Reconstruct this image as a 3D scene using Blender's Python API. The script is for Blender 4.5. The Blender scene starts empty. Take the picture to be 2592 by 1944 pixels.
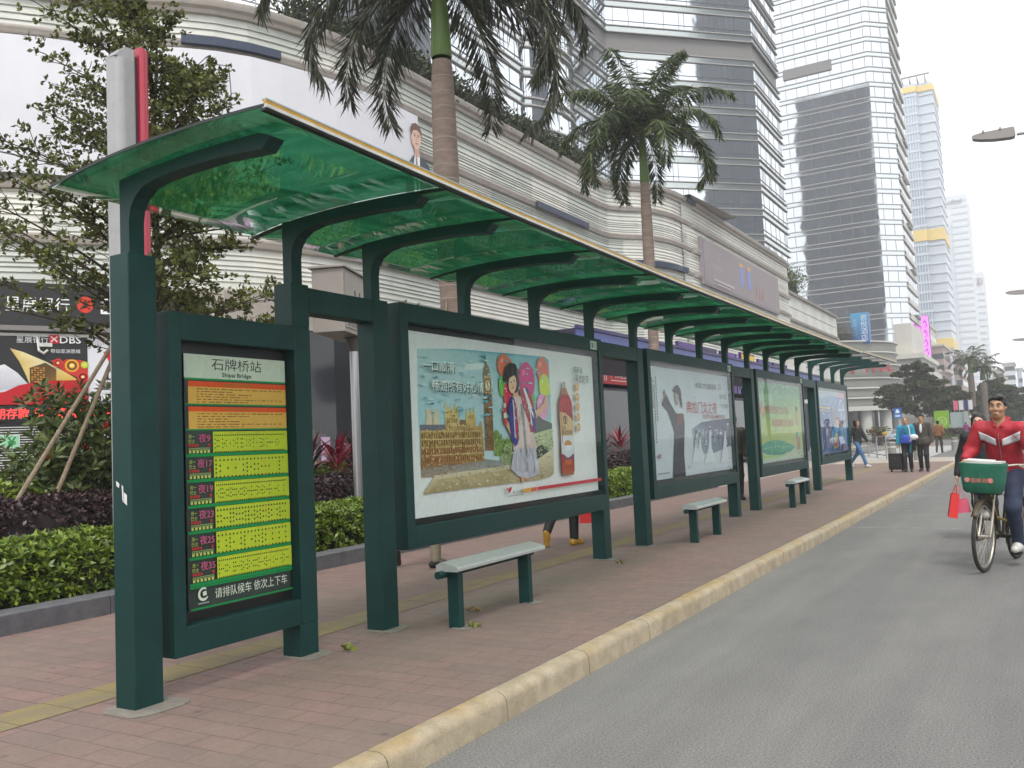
import bpy, math, random
import numpy as np
from mathutils import Vector, Matrix
from mathutils.geometry import tessellate_polygon

SC = bpy.context.scene
COL = SC.collection
R = math.radians
random.seed(7)
RNG = np.random.default_rng(7)

# ---------------------------------------------------------------- camera, sky, sun, exposure
CAM_Z = 1.45                      # held at chest height by someone standing on the carriageway
cam_d = bpy.data.cameras.new('camera')
cam = bpy.data.objects.new('camera', cam_d)
COL.objects.link(cam)
yaw, pitch, roll = 0.528009, 0.0681924, 0.0453981
fw = Vector((-math.sin(yaw) * math.cos(pitch), math.cos(yaw) * math.cos(pitch), math.sin(pitch)))
rt = Vector((math.cos(yaw), math.sin(yaw), 0))
up = rt.cross(fw)
r2 = math.cos(roll) * rt - math.sin(roll) * up
u2 = math.sin(roll) * rt + math.cos(roll) * up
cam.matrix_world = Matrix(((r2.x, u2.x, -fw.x, 0), (r2.y, u2.y, -fw.y, 0), (r2.z, u2.z, -fw.z, CAM_Z), (0, 0, 0, 1)))
cam_d.sensor_fit = 'HORIZONTAL'
cam_d.angle = 2 * math.atan(1296 / 2256.6)
cam_d.clip_start = 0.05
cam_d.clip_end = 4000
SC.camera = cam

SUN_EL, SUN_AZ = 58, 150          # degrees; overcast noon, brightest patch of cloud high behind the camera
world = bpy.data.worlds.new('World')
SC.world = world
world.use_nodes = True
nt = world.node_tree
bg = nt.nodes['Background']
sky = nt.nodes.new('ShaderNodeTexSky')
sky.sky_type = 'NISHITA'
sky.sun_disc = False
sky.sun_elevation = R(SUN_EL)
sky.sun_rotation = R(SUN_AZ)
sky.air_density = 1.0
sky.dust_density = 4.0
hs = nt.nodes.new('ShaderNodeHueSaturation')
hs.inputs['Saturation'].default_value = 0.10
mx = nt.nodes.new('ShaderNodeMix')
mx.data_type = 'RGBA'
mx.inputs['Factor'].default_value = 0.75
mx.inputs['B'].default_value = (10.0, 10.15, 10.4, 1)          # even layer of bright cloud
nt.links.new(sky.outputs['Color'], hs.inputs['Color'])
nt.links.new(hs.outputs['Color'], mx.inputs['A'])
nt.links.new(mx.outputs['Result'], bg.inputs['Color'])
bg.inputs['Strength'].default_value = 0.09

sun_d = bpy.data.lights.new('sun', 'SUN')
sun_d.energy = 1.0
sun_d.angle = R(14)
sun_d.color = (1.0, 0.96, 0.90)
sun = bpy.data.objects.new('sun', sun_d)
COL.objects.link(sun)
sd = Vector((math.sin(R(SUN_AZ)) * math.cos(R(SUN_EL)), math.cos(R(SUN_AZ)) * math.cos(R(SUN_EL)), math.sin(R(SUN_EL))))
sun.rotation_euler = sd.to_track_quat('Z', 'Y').to_euler()

SC.view_settings.view_transform = 'Standard'
SC.view_settings.look = 'None'
SC.view_settings.gamma = 1
SC.view_settings.exposure = 1.05
SC.view_settings.use_curve_mapping = False
SC.render.engine = 'CYCLES'
cy = SC.cycles
cy.max_bounces = 8
cy.diffuse_bounces = 3
cy.glossy_bounces = 4
cy.transmission_bounces = 4
cy.transparent_max_bounces = 24
cy.volume_bounces = 1
cy.sample_clamp_indirect = 6
cy.caustics_reflective = False
cy.caustics_refractive = False

# ---------------------------------------------------------------- materials
def lin(c):
    return c / 12.92 if c <= 0.04045 else ((c + 0.055) / 1.055) ** 2.4
def H(h):
    h = h.lstrip('#')
    return tuple(lin(int(h[i:i + 2], 16) / 255) for i in (0, 2, 4))
MATS = {}
def mat(name, col=(.5, .5, .5), rough=.6, metal=0.0, var=0.0, vscale=6.0, bump=0.0, bscale=60.0, spec=.5,
        emit=0.0, stretch=(1, 1, 1), coat=0.0, detail=4):
    if isinstance(col, str):
        col = H(col)
    m = bpy.data.materials.new(name)
    m.use_nodes = True
    n, l = m.node_tree.nodes, m.node_tree.links
    p = n['Principled BSDF']
    p.inputs['Base Color'].default_value = (*col, 1)
    p.inputs['Roughness'].default_value = rough
    p.inputs['Metallic'].default_value = metal
    p.inputs['Specular IOR Level'].default_value = spec
    if coat:
        p.inputs['Coat Weight'].default_value = coat
        p.inputs['Coat Roughness'].default_value = .15
    if emit:
        p.inputs['Emission Color'].default_value = (*col, 1)
        p.inputs['Emission Strength'].default_value = emit
    tc = mp = None
    if var or bump:
        tc = n.new('ShaderNodeTexCoord')
        mp = n.new('ShaderNodeMapping')
        mp.inputs['Scale'].default_value = stretch
        l.new(tc.outputs['Object'], mp.inputs['Vector'])
    if var:
        t = n.new('ShaderNodeTexNoise')
        t.inputs['Scale'].default_value = vscale
        t.inputs['Detail'].default_value = detail
        t.inputs['Roughness'].default_value = .65
        l.new(mp.outputs['Vector'], t.inputs['Vector'])
        r = n.new('ShaderNodeValToRGB')
        r.color_ramp.elements[0].position = .3
        r.color_ramp.elements[1].position = .7
        r.color_ramp.elements[0].color = (*[c * (1 - var) for c in col], 1)
        r.color_ramp.elements[1].color = (*[min(1, c * (1 + var)) for c in col], 1)
        l.new(t.outputs['Fac'], r.inputs['Fac'])
        l.new(r.outputs['Color'], p.inputs['Base Color'])
    if bump:
        t = n.new('ShaderNodeTexNoise')
        t.inputs['Scale'].default_value = bscale
        t.inputs['Detail'].default_value = 4
        l.new(mp.outputs['Vector'], t.inputs['Vector'])
        b = n.new('ShaderNodeBump')
        b.inputs['Strength'].default_value = bump
        b.inputs['Distance'].default_value = .02
        l.new(t.outputs['Fac'], b.inputs['Height'])
        l.new(b.outputs['Normal'], p.inputs['Normal'])
    MATS[name] = m
    return m

def attr_mat(name, rough=.55, translucent=0.0, spec=.4, coat=0.0, paper=False):
    """colour comes from the mesh's own Col attribute (printed inks, leaf to leaf variety)"""
    m = bpy.data.materials.new(name)
    m.use_nodes = True
    n, l = m.node_tree.nodes, m.node_tree.links
    p = n['Principled BSDF']
    p.inputs['Roughness'].default_value = rough
    p.inputs['Specular IOR Level'].default_value = spec
    a = n.new('ShaderNodeAttribute')
    a.attribute_name = 'Col'
    l.new(a.outputs['Color'], p.inputs['Base Color'])
    if translucent:
        t = n.new('ShaderNodeBsdfTranslucent')
        l.new(a.outputs['Color'], t.inputs['Color'])
        x = n.new('ShaderNodeMixShader')
        x.inputs['Fac'].default_value = translucent
        l.new(p.outputs['BSDF'], x.inputs[1])
        l.new(t.outputs['BSDF'], x.inputs[2])
        l.new(x.outputs['Shader'], n['Material Output'].inputs['Surface'])
    if paper:                                        # ink unevenness and slightly buckled paper
        tc = n.new('ShaderNodeTexCoord')
        prev = a.outputs['Color']
        for sc, lo, hi, st in ((2.2, .96, 1.03, (1, 1, 1)), (26, .955, 1.045, (1, 1, 1)), (9, .975, 1.02, (1, 6, .5))):
            t = n.new('ShaderNodeTexNoise')
            t.inputs['Scale'].default_value = sc
            t.inputs['Detail'].default_value = 5
            mp = n.new('ShaderNodeMapping')
            mp.inputs['Scale'].default_value = st
            mr = n.new('ShaderNodeMapRange')
            mr.inputs['From Min'].default_value, mr.inputs['From Max'].default_value = .3, .7
            mr.inputs['To Min'].default_value, mr.inputs['To Max'].default_value = lo, hi
            vm = n.new('ShaderNodeVectorMath')
            vm.operation = 'SCALE'
            l.new(tc.outputs['Object'], mp.inputs['Vector'])
            l.new(mp.outputs['Vector'], t.inputs['Vector'])
            l.new(t.outputs['Fac'], mr.inputs['Value'])
            l.new(prev, vm.inputs[0])
            l.new(mr.outputs['Result'], vm.inputs['Scale'])
            prev = vm.outputs['Vector']
        l.new(prev, p.inputs['Base Color'])
        b = n.new('ShaderNodeBump')
        b.inputs['Strength'].default_value = .08
        b.inputs['Distance'].default_value = .02
        l.new(t.outputs['Fac'], b.inputs['Height'])
        l.new(b.outputs['Normal'], p.inputs['Normal'])
    MATS[name] = m
    return m

def pane_mat(name, tint=(1, 1, 1), ior=1.5, body=None, body_fac=0.0, rough=0.0, wavy=0.0, wscale=3.0, dust=0.0):
    """sheet glass: clear or tinted, with a Fresnel reflection"""
    m = bpy.data.materials.new(name)
    m.use_nodes = True
    n, l = m.node_tree.nodes, m.node_tree.links
    n.remove(n['Principled BSDF'])
    tr = n.new('ShaderNodeBsdfTransparent')
    tr.inputs['Color'].default_value = (*tint, 1)
    gl = n.new('ShaderNodeBsdfGlossy')
    gl.inputs['Roughness'].default_value = rough
    gl.inputs['Color'].default_value = (.95, .97, .96, 1)
    fr = n.new('ShaderNodeFresnel')
    gm = n.new('ShaderNodeNewGeometry')            # same reflection from either side of the sheet
    e1 = n.new('ShaderNodeMath')
    e1.operation = 'MULTIPLY_ADD'
    e1.inputs[1].default_value = -2
    e1.inputs[2].default_value = 1
    e2 = n.new('ShaderNodeMath')
    e2.operation = 'POWER'
    e2.inputs[0].default_value = ior
    l.new(gm.outputs['Backfacing'], e1.inputs[0])
    l.new(e1.outputs['Value'], e2.inputs[1])
    l.new(e2.outputs['Value'], fr.inputs['IOR'])
    src = tr.outputs['BSDF']
    if body_fac:
        df = n.new('ShaderNodeBsdfDiffuse')
        df.inputs['Color'].default_value = (*body, 1)
        tl = n.new('ShaderNodeBsdfTranslucent')
        tl.inputs['Color'].default_value = (*body, 1)
        ad = n.new('ShaderNodeMixShader')
        ad.inputs['Fac'].default_value = .5
        l.new(df.outputs['BSDF'], ad.inputs[1])
        l.new(tl.outputs['BSDF'], ad.inputs[2])
        m2 = n.new('ShaderNodeMixShader')
        m2.inputs['Fac'].default_value = body_fac
        if dust:                                     # uneven film of dirt and water marks on the sheet
            tc = n.new('ShaderNodeTexCoord')
            mp = n.new('ShaderNodeMapping')
            mp.inputs['Scale'].default_value = (1, 2.2, 1)
            t = n.new('ShaderNodeTexNoise')
            t.inputs['Scale'].default_value = 3.5
            t.inputs['Detail'].default_value = 8
            t.inputs['Roughness'].default_value = .72
            mr = n.new('ShaderNodeMapRange')
            mr.inputs['From Min'].default_value, mr.inputs['From Max'].default_value = .38, .68
            mr.inputs['To Min'].default_value, mr.inputs['To Max'].default_value = body_fac * (1 - dust), body_fac * (1 + dust)
            l.new(tc.outputs['Object'], mp.inputs['Vector'])
            l.new(mp.outputs['Vector'], t.inputs['Vector'])
            l.new(t.outputs['Fac'], mr.inputs['Value'])
            l.new(mr.outputs['Result'], m2.inputs['Fac'])
        l.new(tr.outputs['BSDF'], m2.inputs[1])
        l.new(ad.outputs['Shader'], m2.inputs[2])
        src = m2.outputs['Shader']
    x = n.new('ShaderNodeMixShader')
    l.new(fr.outputs['Fac'], x.inputs['Fac'])
    l.new(src, x.inputs[1])
    l.new(gl.outputs['BSDF'], x.inputs[2])
    if wavy:
        tc = n.new('ShaderNodeTexCoord')
        t = n.new('ShaderNodeTexNoise')
        t.inputs['Scale'].default_value = wscale
        t.inputs['Detail'].default_value = 1
        l.new(tc.outputs['Object'], t.inputs['Vector'])
        b = n.new('ShaderNodeBump')
        b.inputs['Strength'].default_value = wavy
        b.inputs['Distance'].default_value = .05
        l.new(t.outputs['Fac'], b.inputs['Height'])
        l.new(b.outputs['Normal'], gl.inputs['Normal'])
    l.new(x.outputs['Shader'], n['Material Output'].inputs['Surface'])
    MATS[name] = m
    return m

def mirror_mat(name, col, rough=.04, wavy=.06, wscale=.5, metal=1.0):
    """coated curtain wall glass: mirrors the sky, panes slightly out of flat"""
    m = mat(name, col, rough=rough, metal=metal)
    n, l = m.node_tree.nodes, m.node_tree.links
    tc = n.new('ShaderNodeTexCoord')
    t = n.new('ShaderNodeTexNoise')
    t.inputs['Scale'].default_value = wscale
    t.inputs['Detail'].default_value = 2
    l.new(tc.outputs['Object'], t.inputs['Vector'])
    b = n.new('ShaderNodeBump')
    b.inputs['Strength'].default_value = wavy
    b.inputs['Distance'].default_value = .3
    l.new(t.outputs['Fac'], b.inputs['Height'])
    l.new(b.outputs['Normal'], n['Principled BSDF'].inputs['Normal'])
    return m

# ---------------------------------------------------------------- objects
ORG = {}
def link(name, data, parent=None, org=None):
    o = bpy.data.objects.new(name, data)
    COL.objects.link(o)
    if parent is not None:
        o.parent = parent
        ORG[o.name] = ORG[parent.name]
    else:
        ORG[o.name] = org if org is not None else (0, 0, 0)
        o.location = ORG[o.name]
    return o
def tag(o, label=None, cat=None, group=None, kind=None):
    if label: o['label'] = label
    if cat: o['category'] = cat
    if group: o['group'] = group
    if kind: o['kind'] = kind
    return o
def thing(name, label, cat, loc=(0, 0, 0), group=None):
    o = link(name, None, org=loc)
    o.empty_display_size = .2
    return tag(o, label, cat, group)
def copy_tree(o, parent=None):
    c = o.copy()
    COL.objects.link(c)
    c.parent = parent
    ORG[c.name] = ORG.get(o.name, (0, 0, 0))
    for ch in o.children:
        copy_tree(ch, c)
    return c

class MB:
    """collects shapes and links them as ONE mesh object"""
    def __init__(s):
        s.v, s.f, s.m, s.ms = [], [], [], []
    def mi(s, m):
        if m not in s.ms: s.ms.append(m)
        return s.ms.index(m)
    def add(s, vs, fs, m):
        b = len(s.v)
        i = s.mi(m)
        s.v += [tuple(q) for q in vs]
        for f in fs:
            s.f.append(tuple(b + k for k in f))
            s.m.append(i)
        return s
    def box(s, x0, x1, y0, y1, z0, z1, m):
        vs = [(x, y, z) for z in (z0, z1) for y in (y0, y1) for x in (x0, x1)]
        return s.add(vs, [(0, 2, 3, 1), (4, 5, 7, 6), (0, 1, 5, 4), (2, 6, 7, 3), (0, 4, 6, 2), (1, 3, 7, 5)], m)
    def obox(s, c, ax, m):
        """oriented box: centre and three half-axis vectors"""
        c = Vector(c); a, b, d = (Vector(q) for q in ax)
        vs = [c + i * a + j * b + k * d for k in (-1, 1) for j in (-1, 1) for i in (-1, 1)]
        return s.add(vs, [(0, 2, 3, 1), (4, 5, 7, 6), (0, 1, 5, 4), (2, 6, 7, 3), (0, 4, 6, 2), (1, 3, 7, 5)], m)
    def bar(s, p, q, w, h, m, upv=(0, 0, 1)):
        p, q = Vector(p), Vector(q)
        d = q - p
        u = Vector(upv)
        sd = d.cross(u)
        if sd.length < 1e-6: sd = d.cross(Vector((1, 0, 0)))
        sd.normalize()
        u = sd.cross(d).normalized()
        return s.obox((p + q) / 2, (d / 2, sd * w / 2, u * h / 2), m)
    def tube(s, pts, r, m, n=10, cap=True):
        pts = [Vector(p) for p in pts]
        rs = r if isinstance(r, (list, tuple)) else [r] * len(pts)
        vs, fs = [], []
        prev = None
        for i, p in enumerate(pts):
            d = (pts[min(i + 1, len(pts) - 1)] - pts[max(i - 1, 0)]).normalized()
            if prev is None:
                a = d.cross(Vector((0, 0, 1)))
                if a.length < .05: a = d.cross(Vector((1, 0, 0)))
            else:
                a = prev - d * prev.dot(d)
            a.normalize()
            prev = a
            b = d.cross(a)
            for k in range(n):
                t = 2 * math.pi * k / n
                vs.append(p + (a * math.cos(t) + b * math.sin(t)) * rs[i])
        for i in range(len(pts) - 1):
            for k in range(n):
                fs.append((i * n + k, i * n + (k + 1) % n, (i + 1) * n + (k + 1) % n, (i + 1) * n + k))
        if cap:
            fs.append(tuple(range(n - 1, -1, -1)))
            fs.append(tuple((len(pts) - 1) * n + k for k in range(n)))
        return s.add(vs, fs, m)
    def prism(s, poly, fn0, fn1, m, caps=True):
        """poly = 2-D outline; fn0/fn1 map an outline point to the two ends"""
        n = len(poly)
        vs = [fn0(*p) for p in poly] + [fn1(*p) for p in poly]
        fs = [(i, (i + 1) % n, n + (i + 1) % n, n + i) for i in range(n)]
        s.add(vs, fs, m)
        if caps:
            tri = tessellate_polygon([[Vector((p[0], p[1], 0)) for p in poly]])
            s.add(vs, [tuple(t) for t in tri] + [tuple(n + k for k in reversed(t)) for t in tri], m)
        return s
    def lathe(s, c, prof, m, n=24, a0=0, a1=2 * math.pi, axis='z'):
        c = Vector(c)
        full = abs(a1 - a0 - 2 * math.pi) < 1e-6
        k = n if full else n + 1
        vs, fs = [], []
        for (r_, h) in prof:
            for i in range(k):
                t = a0 + (a1 - a0) * i / n
                if axis == 'z': o = Vector((r_ * math.cos(t), r_ * math.sin(t), h))
                elif axis == 'y': o = Vector((r_ * math.cos(t), h, r_ * math.sin(t)))
                else: o = Vector((h, r_ * math.cos(t), r_ * math.sin(t)))
                vs.append(c + o)
        for j in range(len(prof) - 1):
            for i in range(n):
                i2 = (i + 1) % k
                fs.append((j * k + i, j * k + i2, (j + 1) * k + i2, (j + 1) * k + i))
        return s.add(vs, fs, m)
    def ball(s, c, r, m, n=12, sq=(1, 1, 1)):
        prof = [(r * math.sin(math.pi * i / n), -r * math.cos(math.pi * i / n)) for i in range(n + 1)]
        b = len(s.v)
        s.lathe((0, 0, 0), prof, m, n * 2)
        for i in range(b, len(s.v)):
            x, y, z = s.v[i]
            s.v[i] = (c[0] + x * sq[0], c[1] + y * sq[1], c[2] + z * sq[2])
        return s
    def sheet(s, rows, m):
        """grid of points -> quads"""
        k = len(rows[0])
        vs = [p for r_ in rows for p in r_]
        fs = [(j * k + i, j * k + i + 1, (j + 1) * k + i + 1, (j + 1) * k + i) for j in range(len(rows) - 1) for i in range(k - 1)]
        return s.add(vs, fs, m)
    def build(s, name, parent=None, smooth=False, bevel=0.0, org=(0, 0, 0), solid=0.0):
        me = bpy.data.meshes.new(name)
        o3 = ORG[parent.name] if parent is not None else org
        v = np.array(s.v, dtype=float).reshape(-1, 3) - np.array(o3)
        me.from_pydata(v.tolist(), [], s.f)
        for m in s.ms: me.materials.append(MATS[m] if isinstance(m, str) else m)
        me.polygons.foreach_set('material_index', s.m)
        if smooth:
            me.polygons.foreach_set('use_smooth', [True] * len(me.polygons))
        me.update()
        o = link(name, me, parent, org)
        if smooth == 'auto':
            try: me.set_sharp_from_angle(angle=R(38))
            except Exception: pass
        if solid:
            q = o.modifiers.new('solid', 'SOLIDIFY')
            q.thickness = solid
            q.offset = 0
        if bevel:
            q = o.modifiers.new('bevel', 'BEVEL')
            q.width = bevel
            q.segments = 2
            q.limit_method = 'ANGLE'
            q.angle_limit = R(40)
        return o

def np_mesh(name, verts, quads, material, parent=None, org=(0, 0, 0), cols=None, smooth=False, tris=None):
    """big mesh from numpy arrays; cols = one colour per vertex"""
    me = bpy.data.meshes.new(name)
    o3 = np.array(ORG[parent.name] if parent is not None else org)
    verts = np.asarray(verts, dtype=np.float32) - o3.astype(np.float32)
    fa = quads if quads is not None else tris
    k = fa.shape[1]
    me.vertices.add(len(verts)); me.vertices.foreach_set('co', verts.ravel())
    me.loops.add(fa.size); me.loops.foreach_set('vertex_index', fa.astype(np.int32).ravel())
    me.polygons.add(len(fa))
    me.polygons.foreach_set('loop_start', np.arange(0, fa.size, k, dtype=np.int32))
    me.polygons.foreach_set('loop_total', np.full(len(fa), k, dtype=np.int32))
    if smooth: me.polygons.foreach_set('use_smooth', np.ones(len(fa), dtype=bool))
    if cols is not None:
        a = me.color_attributes.new('Col', 'FLOAT_COLOR', 'POINT')
        c4 = np.ones((len(verts), 4), dtype=np.float32)
        c4[:, :3] = cols
        a.data.foreach_set('color', c4.ravel())
    me.materials.append(MATS[material] if isinstance(material, str) else material)
    me.update(calc_edges=True)
    me.validate()
    return link(name, me, parent, org)

# ---------------------------------------------------------------- lettering and print
GLY = {}
def glyphs(txt, bold=0.0):
    k = (txt, bold)
    if k not in GLY:
        c = bpy.data.curves.new('lettering', 'FONT')
        c.body = txt
        c.resolution_u = 2
        c.offset = bold
        o = bpy.data.objects.new('lettering', c)
        COL.objects.link(o)
        dg = bpy.context.evaluated_depsgraph_get()
        ev = o.evaluated_get(dg)
        me = ev.to_mesh()
        vs = [(v.co.x, v.co.y) for v in me.vertices]
        fs = [tuple(p.vertices) for p in me.polygons]
        ev.to_mesh_clear()
        bpy.data.objects.remove(o)
        bpy.data.curves.remove(c)
        xs = [v[0] for v in vs] or [0]
        GLY[k] = (vs, fs, min(xs), max(xs))
    return GLY[k]

class Print:
    """flat printed sheet: inked shapes laid a fraction of a millimetre over one another. u to the right, v up, n towards the reader"""
    def __init__(s, o, u, v, step=.0003):
        s.o, s.u, s.v_ = Vector(o), Vector(u).normalized(), Vector(v).normalized()
        s.n = s.u.cross(s.v_)
        s.step, s.l, s.sc = step, 0, 1.0
        s.v, s.f, s.c = [], [], []
    def P(s, u, v):
        return s.o + (s.u * u + s.v_ * v) * s.sc + s.n * (s.l * s.step)
    def put(s, pts, faces, col):
        b = len(s.v)
        for i, p in enumerate(pts):
            s.v.append(tuple(s.P(*p)))
            q = col[i] if isinstance(col, list) else col
            s.c.append(H(q) if isinstance(q, str) else q)
        s.f += [tuple(b + k for k in f) for f in faces]
        return s
    def poly(s, pts, col):
        s.l += 1
        tri = tessellate_polygon([[Vector((p[0], p[1], 0)) for p in pts]])
        return s.put(pts, [tuple(t) for t in tri], col)
    def rect(s, u0, v0, u1, v1, col, new=True):
        if new: s.l += 1
        return s.put([(u0, v0), (u1, v0), (u1, v1), (u0, v1)], [(0, 1, 2, 3)], col)
    def ell(s, u, v, ru, rv, col, n=24, rot=0.0):
        s.l += 1
        c_, s_ = math.cos(rot), math.sin(rot)
        pts = []
        for i in range(n):
            a, b = ru * math.cos(2 * math.pi * i / n), rv * math.sin(2 * math.pi * i / n)
            pts.append((u + a * c_ - b * s_, v + a * s_ + b * c_))
        return s.put(pts, [tuple(range(n))], col)
    def ring(s, u, v, r0, r1, col, a0=0, a1=360, n=32):
        s.l += 1
        pts, fs = [], []
        for i in range(n + 1):
            t = R(a0 + (a1 - a0) * i / n)
            pts += [(u + r0 * math.cos(t), v + r0 * math.sin(t)), (u + r1 * math.cos(t), v + r1 * math.sin(t))]
        for i in range(n): fs.append((2 * i, 2 * i + 1, 2 * i + 3, 2 * i + 2))
        return s.put(pts, fs, col)
    def line(s, pts, w, col):
        s.l += 1
        for (a, b), (c, d) in zip(pts[:-1], pts[1:]):
            L = math.hypot(c - a, d - b) or 1
            nx, ny = -(d - b) / L * w / 2, (c - a) / L * w / 2
            s.put([(a - nx, b - ny), (c - nx, d - ny), (c + nx, d + ny), (a + nx, b + ny)], [(0, 1, 2, 3)], col)
        return s
    def speckle(s, pts, cols, n, w, h, seed=1):
        """photographic texture of a printed picture: many small dabs inside an outline"""
        rn = random.Random(seed)
        us, vs = [p[0] for p in pts], [p[1] for p in pts]
        s.l += 1
        k = 0
        while k < n:
            u, v = rn.uniform(min(us), max(us)), rn.uniform(min(vs), max(vs))
            ins = False
            for (a, b), (c, d) in zip(pts, pts[1:] + pts[:1]):
                if (b > v) != (d > v) and u < (c - a) * (v - b) / (d - b) + a: ins = not ins
            k += 1
            if not ins: continue
            ww, hh = w * rn.uniform(.3, 1), h * rn.uniform(.3, 1)
            s.put([(u - ww, v - hh * .3), (u + ww * .2, v - hh), (u + ww, v + hh * .3), (u - ww * .2, v + hh)], [(0, 1, 2, 3)], rn.choice(cols))
            if k % 40 == 0: s.l += .5
        return s
    def text(s, t, u, v, h, col, w=None, align='l', bold=.0, sx=1.0, vert=False, new=True):
        """h = height of a capital or a Chinese character; w = total width to fit"""
        if new: s.l += 1
        if vert:
            for i, ch in enumerate(t): s.text(ch, u, v - i * h * 1.12, h, col, bold=bold, sx=sx, new=False)
            return s
        cjk = any(ord(c) > 0x2e00 for c in t)
        vs, fs, x0, x1 = glyphs(t, 0.0 if cjk else bold)
        if not vs: return s
        k = h / (.72 if all(ord(c) < 256 for c in t) else .86)
        kx = k * sx
        if w: kx = w / max(1e-6, x1 - x0)
        off = {'l': 0, 'c': -(x1 - x0) / 2 * kx, 'r': -(x1 - x0) * kx}[align]
        return s.put([(u + off + (p[0] - x0) * kx, v + p[1] * k) for p in vs], fs, col)
    def build(s, name, parent=None, material='print', org=(0, 0, 0)):
        me = bpy.data.meshes.new(name)
        o3 = Vector(ORG[parent.name] if parent is not None else org)
        me.from_pydata([tuple(Vector(p) - o3) for p in s.v], [], s.f)
        a = me.color_attributes.new('Col', 'FLOAT_COLOR', 'POINT')
        c4 = np.ones((len(s.v), 4), dtype=np.float32)
        c4[:, :3] = np.array(s.c)
        a.data.foreach_set('color', c4.ravel())
        me.materials.append(MATS[material])
        me.update()
        return link(name, me, parent, org)
# ---------------------------------------------------------------- palette
mat('shelter_paint', (.0040, .036, .033), rough=.48, var=.22, vscale=3.5, spec=.30, bump=.05, bscale=260, detail=9)
mat('shelter_dark', (.004, .012, .010), rough=.5)
mat('black_board', (.004, .004, .005), rough=.35)
mat('white_chip', (.7, .7, .68), rough=.7)
mat('trim_yellow', (.50, .28, .03), rough=.5, var=.15, vscale=8)
mat('trim_grey', (.33, .40, .38), rough=.45, var=.1, vscale=8)
mat('trim_pale', (.55, .56, .52), rough=.5, var=.15, vscale=8)
mat('aluminium', (.55, .58, .57), rough=.38, metal=.6, var=.06, vscale=20)
mat('steel', (.45, .45, .46), rough=.35, metal=.8)
mat('granite_edge', (.115, .115, .125), rough=.6, var=.25, vscale=9, bump=.15, bscale=90)
mat('soil', (.055, .035, .022), rough=.95, var=.5, vscale=14, bump=.8, bscale=25)
mat('mortar', (.20, .18, .155), rough=.9, var=.2, vscale=15, bump=.4, bscale=40)
mat('white_line', (.55, .55, .53), rough=.8, var=.3, vscale=8)
mat('plate_white', (.6, .66, .6), rough=.4)
attr_mat('print', rough=.5, spec=.3, paper=True)
pane_mat('case_glass', tint=(.93, .96, .95), ior=1.20, wavy=.02, wscale=2.0)
pane_mat('roof_green', tint=(.27, .60, .43), ior=1.60, body=(.03, .23, .12), body_fac=.33, wavy=.012, wscale=2.0, dust=.55)

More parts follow.
